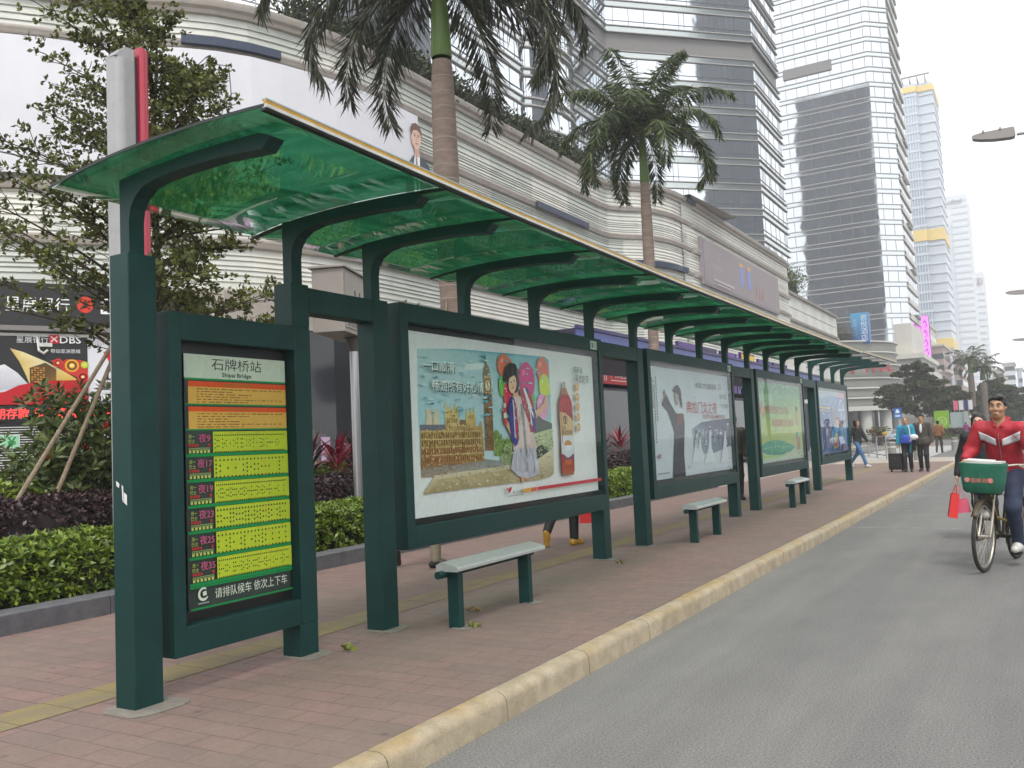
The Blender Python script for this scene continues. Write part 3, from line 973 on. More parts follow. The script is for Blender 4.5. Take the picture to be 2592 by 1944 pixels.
B.speckle([(1.41, 1.43), (1.51, 1.44), (1.72, 1.35), (1.70, 1.20), (1.41, 1.22)], ['#5d7a34', '#93b058', '#3f5a28', '#a9c06a'], 150, .015, .012, 3)
B.speckle([(.30, 1.19), (1.70, 1.14), (1.69, 1.07), (.30, 1.09)], ['#a3a8a4', '#6d6a64', '#b9b4a8', '#c4907a'], 200, .03, .005, 4)
B.speckle([(1.55, 1.20), (2.09, 1.40), (2.55, 1.44), (2.56, 1.27), (2.24, 1.17)], ['#8a9668', '#c9d2a4', '#76825a', '#dde0b8'], 200, .03, .008, 5)
B.speckle([(.40, .96), (.50, 1.08), (1.8, 1.10), (2.5, 1.2), (2.5, .98)], ['#bba97e', '#d9cdaa', '#a8966c', '#e2d8ba'], 300, .03, .009, 6)
B.speckle([(.30, 2.1), (2.5, 2.16), (2.5, 1.55), (.3, 1.6)], ['#86bcc8', '#a8d0d6', '#5fa9bd', '#c2dede'], 120, .06, .012, 7)
# the girl
B.poly([(1.58, 1.53), (1.63, 1.55), (1.69, 1.49), (1.75, 1.42), (1.72, 1.37)], '#dba888')
B.rect(1.575, 1.50, 1.635, 1.66, '#c73a34').rect(1.585, 1.66, 1.625, 1.70, '#d8d6d0').rect(1.58, 1.56, 1.63, 1.61, '#e8e0cc')
B.poly([(1.82, 1.04), (1.86, .95), (1.90, .95), (1.92, 1.0), (1.95, .96), (1.985, .97), (1.99, 1.04)], '#d59d7c')
B.poly([(1.75, 1.84), (1.85, 1.84), (1.88, 1.75), (1.78, 1.72)], '#dfae8e')
B.poly([(1.78, 1.76), (2.02, 1.78), (2.09, 1.60), (2.13, 1.45), (2.16, 1.26), (1.73, 1.25), (1.72, 1.37)], ['#e2c6be', '#dcbdb6', '#e6cfca', '#d9bcb4', '#dcc2bf', '#e0c8c6', '#e5d2cd'])
B.poly([(1.74, 1.27), (2.15, 1.27), (2.19, 1.12), (2.21, 1.02), (2.08, .995), (1.95, .985), (1.79, 1.02), (1.66, 1.09)], ['#c9c6d2', '#c3c0cc', '#d6d4de', '#b7b4c2', '#cfcdd8', '#bdbac8', '#d2d0da', '#b9b6c4'])
for u in (1.78, 1.86, 1.99, 2.08): B.line([(u, 1.26), (u + (u - 1.93) * .22, 1.02)], .008, '#a5a2b4')
B.poly([(1.89, 1.70), (1.95, 1.70), (1.97, 1.37), (1.985, 1.05), (1.955, 1.05), (1.93, 1.37)], '#8d8f92')
B.poly([(1.73, 1.77), (1.78, 1.74), (1.81, 1.68), (1.835, 1.50), (1.84, 1.37), (1.80, 1.31), (1.74, 1.29), (1.70, 1.38), (1.68, 1.46), (1.66, 1.66)], '#34388c')
B.poly([(1.765, 1.74), (1.80, 1.66), (1.83, 1.48), (1.80, 1.36), (1.78, 1.37), (1.785, 1.55)], '#c03240').poly([(1.745, 1.74), (1.762, 1.73), (1.775, 1.55), (1.77, 1.37), (1.755, 1.38), (1.755, 1.55)], '#dcdde2')
B.poly([(1.88, 1.84), (2.03, 1.87), (2.10, 1.80), (2.15, 1.72), (2.18, 1.55), (2.17, 1.42), (2.07, 1.43), (2.02, 1.55), (1.93, 1.69)], '#a92a3c')
B.poly([(1.955, 1.85), (1.99, 1.855), (2.12, 1.66), (2.12, 1.48), (2.085, 1.50), (2.07, 1.62)], '#dfe0e4').poly([(2.00, 1.845), (2.03, 1.86), (2.07, 1.82), (2.05, 1.79)], '#34388c').poly([(2.08, 1.66), (2.165, 1.65), (2.17, 1.43), (2.12, 1.44)], '#32368a').poly([(2.04, 1.74), (2.14, 1.60), (2.14, 1.56), (2.03, 1.70)], '#e2e2e6')
B.poly([(2.16, 1.63), (2.27, 1.665), (2.35, 1.71), (2.40, 1.78), (2.44, 1.80), (2.455, 1.76), (2.42, 1.68), (2.21, 1.57)], '#dfae8e')
B.ell(1.80, 1.90, .085, .10, '#2c2220', rot=-.3).ell(1.755, 1.885, .072, .092, '#ecc4a4', rot=-.35)
B.poly([(1.595, 1.90), (1.61, 1.98), (1.65, 2.05), (1.73, 2.085), (1.82, 2.08), (1.87, 2.03), (1.865, 1.97), (1.78, 1.965), (1.68, 1.93), (1.64, 1.89)], '#262022')
B.ell(1.727, 1.90, .011, .008, '#2a1f1c').ell(1.787, 1.915, .011, .008, '#2a1f1c').poly([(1.72, 1.845), (1.755, 1.838), (1.785, 1.862), (1.75, 1.852)], '#b23c3a').ell(1.752, 1.877, .006, .012, '#d9a585')
B.text('一口顺滑', .345, 1.940, .085, '#14323a', w=.45, bold=.02).text('一口顺滑', .332, 1.953, .085, '#eef3ee', w=.45, bold=.012)
B.text('畅游所有好心情', .460, 1.780, .085, '#14323a', w=.79, bold=.02).text('畅游所有好心情', .447, 1.793, .085, '#eef3ee', w=.79, bold=.012)
B.speckle([(1.74, 1.27), (2.15, 1.27), (2.21, 1.02), (1.95, .985), (1.66, 1.09)], ['#e2e0e8', '#aeabbc', '#c6c3d0', '#d9d7e0'], 90, .008, .05, 8)
B.speckle([(1.78, 1.76), (2.02, 1.78), (2.13, 1.45), (2.15, 1.28), (1.73, 1.27)], ['#ecd8d2', '#cfaaa2', '#dcc0b8'], 70, .012, .03, 9)
# bottle
B.rect(2.785, 1.87, 2.855, 1.945, '#b9b2a4').poly([(2.785, 1.88), (2.86, 1.88), (2.91, 1.80), (2.745, 1.80)], '#b06c48')
B.poly([(2.745, 1.81), (2.91, 1.81), (2.975, 1.74), (2.985, 1.60), (2.975, 1.40), (2.975, 1.20), (2.965, 1.02), (2.94, .97), (2.71, .97), (2.675, 1.02), (2.68, 1.20), (2.69, 1.40), (2.675, 1.60), (2.69, 1.74)],
       ['#9c2028', '#a8262e', '#b32a30', '#9c2028', '#b32a30', '#9c2028', '#b0492c', '#a05a34', '#a05a34', '#b0492c', '#c03038', '#c23a40', '#b32a30', '#c03038'])
B.poly([(2.685, 1.63), (2.80, 1.62), (2.90, 1.585), (2.98, 1.53), (2.975, 1.36), (2.688, 1.36)], '#d8b680')
B.poly([(2.69, 1.38), (2.975, 1.38), (2.97, 1.19), (2.83, 1.15), (2.685, 1.20)], '#d9dcdc').ell(2.84, 1.285, .085, .05, '#c98f4a').poly([(2.755, 1.28), (2.925, 1.28), (2.89, 1.225), (2.79, 1.225)], '#e9ecee').ring(2.835, 1.22, .09, .12, '#3c5d8e', 200, 340)
B.ring(2.80, 1.545, .036, .046, '#2c2620').line([(2.78, 1.58), (2.81, 1.515)], .012, '#2c2620').line([(2.82, 1.58), (2.80, 1.52)], .012, '#2c2620')
B.text('小茗', 2.72, 1.45, .035, '#3a2c20').text('英式奶茶', 2.71, 1.395, .045, '#2d2721', w=.24, bold=.01).rect(2.745, 1.08, 2.90, 1.13, '#c8622e')
B.line([(2.72, 1.74), (2.715, 1.30)], .012, '#d76a64')
for k in range(5): B.ell(3.115 - .004 * k, 1.90 - k * .108, .042, .046, '#d79a3e').text('经典奶香味'[k], 3.115 - .004 * k, 1.878 - k * .108, .05, '#f0e2c4', align='c')
B.text('阿萨姆', 3.05, 2.05, .07, '#3a4148', w=.21).text('英式奶茶', 3.07, 1.955, .08, '#4a4f4a', w=.34, bold=.01)
B.poly([(2.14, .893), (3.60, .902), (3.60, .868), (2.115, .860)], '#c8303c').poly([(1.865, .893), (1.99, .893), (1.965, .855), (1.845, .855)], '#dfa02e').poly([(2.005, .893), (2.125, .893), (2.10, .857), (1.98, .856)], '#d9663a')
B.poly([(1.535, .925), (1.575, .91), (1.60, .925), (1.635, .92), (1.625, .90), (1.605, .88), (1.575, .868), (1.572, .89), (1.55, .905)], '#c62a2c')
B.text('统一企业集团', 1.65, .857, .033, '#4c5258', w=.19)
B.l += 1
for k in range(16): B.rect(1.57 + k * .018, .838, 1.583 + k * .018, .846, '#7c8288', new=False)
o = B.build('poster', boxes[1])
o['label'] = 'bottled tea advertisement with a clock tower, balloons and a girl'

# flamenco show ------------------------------------------------------------------
B = case_print(BOX_Y[1])
B.poly([(.165, .77), (3.62, .77), (3.62, 2.255), (.165, 2.255)], ['#c9d0da', '#d3d9e2', '#c2cad6', '#d2d8e0'])
B.poly([(1.75, 1.42), (2.2, 1.52), (2.8, 1.55), (3.62, 1.58), (3.62, 1.14), (2.7, 1.05), (1.8, 1.06)], ['#97a0b2', '#59637e', '#3e4660', '#444c66', '#6d768a', '#7d8698', '#a0a9b8'])
for k in range(26):
    u = 1.85 + k * .068 + random.uniform(-.02, .02)
    v = random.uniform(1.12, 1.34)
    B.poly([(u, v), (u + .035, v + .10), (u + .06, v)], random.choice(('#8b93a6', '#2d3347', '#c2c8d2', '#666f86')))
for pts in ([(1.88, 1.35), (1.95, 1.36), (1.96, 1.15), (2.04, .96), (1.66, .95), (1.80, 1.15)], [(2.03, 1.31), (2.10, 1.30), (2.11, 1.14), (2.25, .98), (1.95, .96), (1.97, 1.15)], [(2.50, 1.41), (2.57, 1.40), (2.58, 1.13), (2.75, .91), (2.20, .91), (2.42, 1.13)], [(3.26, 1.38), (3.33, 1.37), (3.34, 1.11), (3.47, .90), (2.97, .90), (3.16, 1.14)]):
    B.poly(pts, ['#5f687e'] + ['#dde1e8'] * (len(pts) - 1))
    B.ell(pts[0][0] + .035, pts[0][1] + .03, .035, .03, '#2c2a30')
B.speckle([(1.8, 1.10), (2.2, 1.5), (3.6, 1.56), (3.6, 1.12)], ['#2a3148', '#6d7690', '#9aa2b4', '#3d4560', '#c6ccd6'], 50, .02, .015, 10)
B.speckle([(.17, .78), (3.6, .78), (3.6, 2.24), (.17, 2.24)], ['#cfd5de', '#bcc4d0', '#d9dee6'], 60, .10, .02, 11)
B.poly([(.69, 1.86), (.76, 1.90), (.90, 1.78), (1.11, 1.64), (1.40, 1.62), (1.43, 1.50), (1.40, 1.36), (1.34, 1.08), (1.36, .77), (.86, .77), (.94, 1.09), (1.02, 1.38), (.92, 1.52), (.79, 1.67), (.59, 1.75)], ['#1d1d24'] * 5 + ['#2b2c36'] * 5 + ['#3d3f4a'] * 5)
B.line([(1.05, 1.30), (1.36, 1.33)], .012, '#5c5e6a').line([(.98, 1.0), (1.33, 1.02)], .01, '#4c4e5a')
B.poly([(.66, 1.92), (.72, 1.96), (.77, 1.89), (.71, 1.84)], '#8b7266')
B.poly([(1.12, 1.64), (1.38, 1.64), (1.33, 1.50), (1.10, 1.47)], '#74342f')
B.ell(1.16, 1.85, .075, .10, '#a89a94', rot=.2).poly([(1.02, 1.95), (1.12, 2.02), (1.24, 2.04), (1.34, 1.97), (1.38, 1.72), (1.31, 1.74), (1.27, 1.90), (1.09, 1.93)], '#22222a')
B.ell(1.13, 1.87, .012, .008, '#3a302e').poly([(1.11, 1.79), (1.16, 1.785), (1.15, 1.80)], '#7c3a38')
B.text('弗拉门戈之夜', 1.55, 1.665, .16, '#bb2531', w=1.40, bold=.02).text('SUITE FLAMENCA', 2.25, 1.575, .06, '#a82c3c', w=1.10, bold=.01)
B.text('经典之作 隆重呈现', 2.0, 2.03, .075, '#3d4048', w=.95).text('12/', 3.08, 2.03, .085, '#43464e').text('24·25', 3.10, 1.885, .075, '#4a4d55', w=.36).text('广州大剧院', 3.10, 1.745, .065, '#3d4048', w=.42)
B.l += 1
for q, (u, v0, v1) in enumerate(((.30, 1.25, 2.0), (.38, 1.55, 2.12), (.24, 1.7, 2.1))):
    v = v1
    while v > v0:
        B.rect(u, v - .028, u + .03, v, '#5c626e', new=False)
        v -= .04
B.l += 1
for k in range(14): B.rect(.30 + k * .03, .84, .32 + k * .03, .855, '#6d737e', new=False)
B.rect(.30, 1.06, .34, 1.09, '#8d929c').rect(.36, 1.05, .44, 1.10, '#b07a80')
o = B.build('poster', boxes[2])
o['label'] = 'pale grey flamenco show poster with a dancer in black'

# public health notice ---------------------------------------------------------------
B = case_print(BOX_Y[2])
GRN = lambda *a: ['#6cab80', '#5fa878', '#7fb66a', '#b4c45a', '#b9c75f', '#c3cf9a', '#c9d3c4', '#c6d2c6', '#b3c76c', '#a9c04e', '#83b466', '#6bab82']
B.poly([(.19, 2.25), (3.62, 2.26), (3.62, 1.95), (3.62, 1.62), (3.62, 1.35), (3.62, 1.1), (3.62, .77), (.19, .77), (.19, 1.1), (.19, 1.4), (.19, 1.7), (.19, 1.95)], GRN())
B.poly([(.19, 2.25), (1.6, 2.25), (2.7, 2.23), (3.5, 2.2), (3.3, 2.05), (2.4, 1.98), (1.4, 1.99), (.5, 1.94)], ['#4f9d6e'] * 4 + ['#74b284'] * 4)
B.poly([(.35, 2.02), (1.3, 2.05), (1.35, 1.85), (.5, 1.80)], '#9cc29a')
B.poly([(.24, 1.05), (.45, 1.12), (.85, 1.165), (1.27, 1.175), (1.7, 1.165), (2.1, 1.13), (2.55, 1.07), (2.94, 1.02), (2.50, .93), (1.86, .885), (1.07, .895), (.45, .95)], ['#3f9f86'] * 4 + ['#55a98f'] * 4 + ['#2f937a'] * 4)
B.line([(.3, 1.03), (1.3, 1.05), (2.9, 1.02)], .012, '#7cc0a4')
B.poly([(.21, .94), (1.07, .89), (1.86, .878), (2.42, .885), (1.31, .83), (.28, .87)], '#a9cb7e')
B.poly([(.49, 1.88), (.53, 1.92), (.56, 1.81), (.74, 1.79), (.70, 1.68), (.63, 1.57), (.52, 1.65), (.36, 1.73)], '#c0603c').poly([(.50, 1.82), (.60, 1.77), (.62, 1.66), (.52, 1.68)], '#dc9a5e')
B.speckle([(.2, .8), (3.6, .8), (3.6, 2.24), (.2, 2.24)], ['#8fbf8c', '#a9c66a', '#7db488', '#c2d08a'], 220, .08, .03, 14)
B.text('开展爱国卫生活动', .80, 1.69, .13, '#5c3c22', w=1.68, bold=.05).text('开展爱国卫生活动', .79, 1.695, .13, '#c9573a', w=1.68, bold=.01)
B.text('巩固国家卫生城市', 1.16, 1.44, .13, '#8a5a2a', w=1.72, bold=.05).text('巩固国家卫生城市', 1.15, 1.445, .13, '#cf6a40', w=1.72, bold=.01)
B.poly([(3.12, 1.75), (3.25, 1.72), (3.37, 1.56), (3.30, 1.44), (3.11, 1.47), (3.05, 1.62)], '#b89a76').ell(3.2, 1.79, .08, .06, '#3c3028')
B.poly([(2.97, 1.24), (3.15, 1.20), (3.38, 1.22), (3.36, .95), (3.00, .95), (3.09, 1.12)], '#b49a84').ell(3.13, 1.27, .10, .05, '#4aa0a8').ell(3.1, 1.17, .07, .06, '#c79c80')
o = B.build('poster', boxes[3])
o['label'] = 'green and yellow public notice with two lines of red characters'

# blue street scene ------------------------------------------------------------------
B = case_print(BOX_Y[3])
B.poly([(.20, 2.26), (3.62, 2.26), (3.62, .77), (.20, .77)], ['#9db2bd', '#b2bec8', '#6d7da8', '#7a8fb0'])
B.poly([(.20, 2.05), (1.6, 2.17), (2.60, 2.15), (2.55, 1.70), (1.9, 1.35), (1.2, 1.22), (.20, 1.23)], ['#7da0b5', '#5b93b4', '#5b8fb8', '#4f82b2', '#3f6da8', '#4a6aa0', '#5a74a8'])
B.poly([(.25, 1.76), (1.91, 1.79), (1.70, 1.3), (1.50, .84), (.25, .80)], ['#33529c', '#3c5aa4', '#5870a8', '#6b80b0', '#4c629c'])
B.rect(.28, 1.75, 1.88, 1.90, '#2c5fa8').rect(.38, 1.83, 1.75, 1.88, '#c9b53e').rect(.32, 1.765, 1.8, 1.80, '#b99a44')
for k in range(9): B.rect(.35 + k * .15, .88, .43 + k * .15, 1.55, random.choice(('#8f9ec2', '#40548e', '#b9b4c0', '#2f3f74', '#a58ea4')))
B.poly([(2.64, 2.13), (3.62, 2.15), (3.62, .79), (2.42, .79)], ['#5a6aa6', '#7a86b4', '#9aa6be', '#7688ae'])
B.rect(2.77, 2.13, 3.62, 2.26, '#cf8fa4').text('甲', 3.2, 2.14, .10, '#f1e4e6', bold=.03)
B.poly([(2.98, 2.08), (3.10, 2.08), (3.55, 1.80), (2.62, 1.78)], '#c3cdd8').poly([(3.0, 2.02), (3.08, 2.02), (3.35, 1.85), (2.8, 1.84)], '#6f86b8')
B.rect(2.95, .9, 3.05, 1.78, '#aeb9c6')
B.poly([(1.85, 1.80), (2.05, 1.86), (2.25, 1.72), (2.2, 1.50), (1.95, 1.45)], '#8a6a62')
B.poly([(1.93, 1.38), (2.30, 1.42), (2.72, 1.41), (2.65, 1.1), (2.50, .82), (1.46, .82), (1.73, 1.13)], ['#3f7fb0', '#6a6f86', '#5a76a4', '#34487c', '#2c3a68', '#3a6ea4', '#3f80b4'])
B.poly([(2.02, 1.24), (2.38, 1.22), (2.36, .90), (1.74, .86)], '#b99b2e').poly([(1.9, 1.0), (2.3, 1.02), (2.3, .93), (1.85, .9)], '#9a3a34')
B.speckle([(.22, .80), (2.4, .80), (2.6, 2.1), (.22, 2.0)], ['#2c3f78', '#8fa6c8', '#4f78b0', '#b9c4d2', '#6a5f86', '#3a68a4'], 420, .05, .05, 12)
B.speckle([(2.6, .80), (3.6, .80), (3.6, 2.1), (2.7, 2.1)], ['#8f9cc0', '#5a6aa0', '#aab6cc', '#c9d0dc'], 160, .05, .06, 13)
B.poly([(1.93, 1.38), (2.30, 1.42), (2.72, 1.41), (2.65, 1.1), (2.50, .82), (1.66, .82), (1.78, 1.13)], ['#3f7fb0', '#6a6f86', '#5a76a4', '#34487c', '#2c3a68', '#3a6ea4', '#3f80b4'])
B.poly([(2.02, 1.24), (2.38, 1.22), (2.36, .90), (1.74, .86)], '#b99b2e').poly([(1.9, 1.0), (2.3, 1.02), (2.3, .93), (1.85, .9)], '#9a3a34')
B.ell(2.45, 1.50, .22, .11, '#d09a76').poly([(2.2, 1.56), (2.35, 1.64), (2.6, 1.64), (2.72, 1.54), (2.5, 1.58)], '#4a3226')
B.poly([(2.45, 1.14), (2.85, 1.16), (3.08, 1.12), (3.32, .97), (2.66, .94)], '#dfe3ea').poly([(2.7, .95), (3.1, .97), (3.0, .80), (2.6, .80)], '#6a4a72')
o = B.build('poster', boxes[4])
o['label'] = 'blue street scene poster with a person in front of shops'
random.seed(11)
# ---------------------------------------------------------------- planting
attr_mat('leaf', rough=.5, translucent=.25, spec=.35)
attr_mat('leaf_gloss', rough=.38, translucent=.18, spec=.45)
mat('bark', (.16, .125, .095), rough=.9, var=.35, vscale=10, bump=.5, bscale=40, stretch=(1, 1, .3))
mat('bark_dark', (.075, .05, .036), rough=.9, var=.3, vscale=10, bump=.5, bscale=40, stretch=(1, 1, .3))
mat('twig', (.055, .045, .025), rough=.85)
mat('prop_wood', (.22, .17, .115), rough=.85, var=.3, vscale=5, stretch=(6, 6, 1))
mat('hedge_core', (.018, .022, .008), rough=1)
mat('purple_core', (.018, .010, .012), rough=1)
mat('crownshaft', (.085, .15, .025), rough=.45, var=.2, vscale=1.5, stretch=(5, 5, .5))

def rnd_dirs(n):
    v = RNG.normal(size=(n, 3))
    return v / np.linalg.norm(v, axis=1, keepdims=True)
def unit(v):
    return v / np.maximum(1e-9, np.linalg.norm(v, axis=1, keepdims=True))
def leaves(pos, dirs, length, width, roll=None, fold=.18, curl=.0):
    """one pointed leaf (two folded halves) per position -> verts, quads"""
    n = len(pos)
    L = np.broadcast_to(np.asarray(length, float), (n,))[:, None]
    W = np.broadcast_to(np.asarray(width, float), (n,))[:, None]
    d = unit(dirs)
    ref = rnd_dirs(n) if roll is None else roll
    s = unit(np.cross(d, ref))
    nn = np.cross(s, d)
    mid = pos + d * L * .52 - nn * L * curl * .3
    v = np.stack([pos, mid + s * W * .5 + nn * W * fold, pos + d * L - nn * L * curl, mid - s * W * .5 + nn * W * fold], 1).reshape(-1, 3)
    q = np.arange(4 * n).reshape(n, 4)
    return v, q
def tint(cols, n, jit=.25):
    c = np.array(cols)[RNG.integers(0, len(cols), n)]
    c = c * RNG.uniform(1 - jit, 1 + jit, (n, 1))
    return np.repeat(c, 4, axis=0)
def foliage(name, pos, dirs, length, width, cols, parent=None, material='leaf', roll=None, jit=.25, **k):
    v, q = leaves(pos, dirs, length, width, roll, **k)
    return np_mesh(name, v, q, material, parent, cols=tint(cols, len(pos), jit))
def whorls(tips, up, n, length, width, spread=1.0):
    """rosettes of leaves at shoot tips"""
    m = len(tips)
    p = np.repeat(tips, n, axis=0)
    a = np.tile(np.arange(n) * 2 * np.pi / n, m) + np.repeat(RNG.uniform(0, 6.3, m), n)
    u = np.repeat(up, n, axis=0)
    t = unit(np.cross(u, np.array([.3, .8, .1])[None]))
    b = np.cross(u, t)
    el = RNG.uniform(.15, .95, m * n)[:, None]
    d = (t * np.cos(a)[:, None] + b * np.sin(a)[:, None]) * spread + u * el
    return p + u * RNG.uniform(-.02, .01, (m * n, 1)), d, RNG.uniform(.7, 1.2, m * n) * length, RNG.uniform(.8, 1.15, m * n) * width

def hedge(name, label, cat, x0, x1, y0, y1, z0, z1, per_m, cols, core, L, W, lump=.10, whorl=6, group=None):
    o = thing(name, label, cat, ((x0 + x1) / 2, (y0 + y1) / 2, z0), group)
    # clipped body: lumpy box the shoots grow from
    ny, nx = int((y1 - y0) / .3) + 2, 7
    rows = []
    prof = [(0, 0), (.02, .55), (.10, .86), (.3, .97), (.5, 1.0), (.7, .97), (.9, .86), (.98, .55), (1, 0)]
    for j in range(ny):
        y = y0 + (y1 - y0) * j / (ny - 1)
        e = 1 if 0 < j < ny - 1 else .55
        rows.append([(x0 + .07 + (x1 - x0 - .14) * a + .04 * math.sin(y * 3.1 + a * 5), y, z0 + (z1 - z0 - .10) * b * e * (1 + lump * .5 * math.sin(y * 2.3 + a * 3))) for a, b in prof])
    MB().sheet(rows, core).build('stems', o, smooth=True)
    n = int(per_m * (y1 - y0))
    t = RNG.uniform(0, 1, n)
    yy = RNG.uniform(y0, y1, n)
    pa = np.array(prof)
    # more shoots on the faces one sees: front and top
    k = np.where(RNG.uniform(0, 1, n) < .55, RNG.uniform(.52, 1.0, n), RNG.uniform(0, 1, n))
    seg = k * (len(prof) - 1)
    i = np.minimum(seg.astype(int), len(prof) - 2)
    f = seg - i
    a = pa[i, 0] * (1 - f) + pa[i + 1, 0] * f
    b = pa[i, 1] * (1 - f) + pa[i + 1, 1] * f
    depth = RNG.uniform(-.10, .03, n)
    wob = lump * (np.sin(yy * 2.3 + a * 3) * .5 + np.sin(yy * 5.7 + a * 9) * .35 + RNG.normal(0, .3, n))
    x = x0 + (x1 - x0) * a + (a - .5) * 2 * depth + .04 * np.sin(yy * 3.1)
    z = z0 + (z1 - z0) * b * (1 + wob * .6) + depth * .6
    pos = np.stack([x, yy, np.maximum(z, z0 + .02)], 1)
    up_ = unit(np.stack([(a - .5) * 1.6, RNG.normal(0, .25, n), .35 + b], 1))
    p, d, l_, w_ = whorls(pos, up_, whorl, L, W)
    foliage('foliage', p, d, l_, w_, cols, o, 'leaf_gloss')
    return o
SOIL = .27
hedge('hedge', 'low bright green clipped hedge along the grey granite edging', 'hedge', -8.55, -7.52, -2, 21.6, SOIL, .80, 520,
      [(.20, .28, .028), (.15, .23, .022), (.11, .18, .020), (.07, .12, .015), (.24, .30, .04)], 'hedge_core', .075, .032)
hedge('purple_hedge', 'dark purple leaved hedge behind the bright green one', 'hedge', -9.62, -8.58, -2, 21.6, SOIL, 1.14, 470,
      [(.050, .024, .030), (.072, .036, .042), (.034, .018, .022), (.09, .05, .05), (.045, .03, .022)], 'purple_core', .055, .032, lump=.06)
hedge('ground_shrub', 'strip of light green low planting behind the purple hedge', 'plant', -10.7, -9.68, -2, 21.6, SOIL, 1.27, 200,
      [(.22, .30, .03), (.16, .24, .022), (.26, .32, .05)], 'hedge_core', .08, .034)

def branch_path(p, az, el, L, n=6, bend=.0, wig=.12):
    pts = [Vector(p)]
    for i in range(n):
        a = az + random.uniform(-wig, wig)
        e = el + bend * i / n + random.uniform(-wig, wig) * .6
        pts.append(pts[-1] + Vector((math.cos(a) * math.cos(e), math.sin(a) * math.cos(e), math.sin(e))) * (L / n))
        az = a
    return pts

def tiered_tree(base, height, crown0, rad, tiers, cols, label, seed, per=14, leafL=.075, leafW=.04, group=None, name='tree', trunk_r=.07, dense=1.0, asym=None, bark='bark_dark', rise=0.0, taper=.72):
    """tree with tiers of spreading branches, small leaves carried in sprays along the twigs"""
    random.seed(seed)
    o = thing(name, label, 'tree', base, group)
    b = Vector(base)
    tk = MB()
    tp = [b + Vector((.05 * math.sin(i * 1.3 + seed), .05 * math.cos(i * 1.7 + seed), height * i / 8)) for i in range(9)]
    tk.tube(tp, [trunk_r * (1 - .85 * i / 8) for i in range(9)], bark, 10)
    tips, outs = [], []
    for t in range(tiers):
        f = t / max(1, tiers - 1)
        z = crown0 + (height - crown0) * (f ** .95)
        rr = rad * (1.0 - taper * f ** 1.5) * random.uniform(.8, 1.12)
        for k in range(random.choice((4, 5, 6)) if f < .85 else 3):
            az = random.uniform(0, 2 * math.pi)
            L = rr * random.uniform(.65, 1.1)
            if asym: L *= 1 + asym[1] * math.cos(az - asym[0])
            path = branch_path((b.x, b.y, b.z + z), az, random.uniform(.12, .50) + rise, L, 6, bend=-.25)
            tk.tube(path, [max(.006, trunk_r * .34 * (1 - i / 6.5)) for i in range(7)], bark, 5, cap=False)
            for q in range(1, 7):
                for sd in (-1, 1):
                    if q == 6 and sd > 0: continue
                    l2 = L * random.uniform(.22, .42) * (1.15 - q / 9)
                    tw = branch_path(path[q], az + sd * random.uniform(.5, 1.1) * (0 if q == 6 else 1), random.uniform(-.10, .45) + rise * .6, l2, 4, bend=-.1, wig=.3)
                    tk.tube(tw, [.007, .006, .005, .004, .003], 'twig', 4, cap=False)
                    for w in tw[1:]:
                        for _ in range(max(1, int(round(2.2 * dense)))):
                            tips.append(w + Vector((random.gauss(0, .06), random.gauss(0, .06), random.gauss(.02, .05))))
                            outs.append(Vector((math.cos(az), math.sin(az), .8)))
    tk.build('trunk', o, smooth='auto')
    tips = np.array([tuple(q) for q in tips])
    outs = unit(np.array([tuple(q) for q in outs]) + RNG.normal(0, .35, (len(tips), 3)))
    p, d, l_, w_ = whorls(tips, outs, max(4, int(per * .5)), leafL, leafW)
    p = p + RNG.normal(0, .018, p.shape)
    foliage('crown', p, d, l_, w_, cols, o)
    random.seed(seed + 50)
    return o
OLIVE = [(.095, .112, .020), (.068, .085, .016), (.13, .145, .030), (.05, .062, .013), (.17, .18, .04)]
tiered_tree((-9.45, 7.42, SOIL), 6.75, 2.15, 2.25, 17, OLIVE, 'tiered small leaved tree behind the nearest shelter post, held by wooden props', 5, per=14, leafL=.078, leafW=.044, dense=.52, asym=(math.atan2(-.557, -.83), .28), trunk_r=.075, rise=.22, taper=.62)

def prop_pole(p, q, label):
    o = tag(MB().tube([p, Vector(p).lerp(Vector(q), .5), q], [.025, .024, .021], 'prop_wood', 8).build('prop_pole', smooth='auto', org=p), label, 'prop', 'wooden props holding the young trees')
prop_pole((-8.95, 4.75, .3), (-9.40, 7.38, 3.85), 'long leaning wooden prop reaching up behind the nearest post, lower of two')
prop_pole((-9.0, 5.35, .3), (-9.46, 7.40, 4.05), 'leaning wooden prop just above its twin, behind the flowering shrub')
prop_pole((-8.75, 7.95, .3), (-9.42, 7.44, 3.9), 'wooden prop leaning left, seen over the route board case')
prop_pole((-9.0, 12.4, .3), (-9.2, 13.62, 4.6), 'wooden prop crossing in front of the palm trunk, leaning right')
prop_pole((-9.0, 14.9, .3), (-9.2, 13.7, 4.75), 'wooden prop crossing in front of the palm trunk, leaning left')

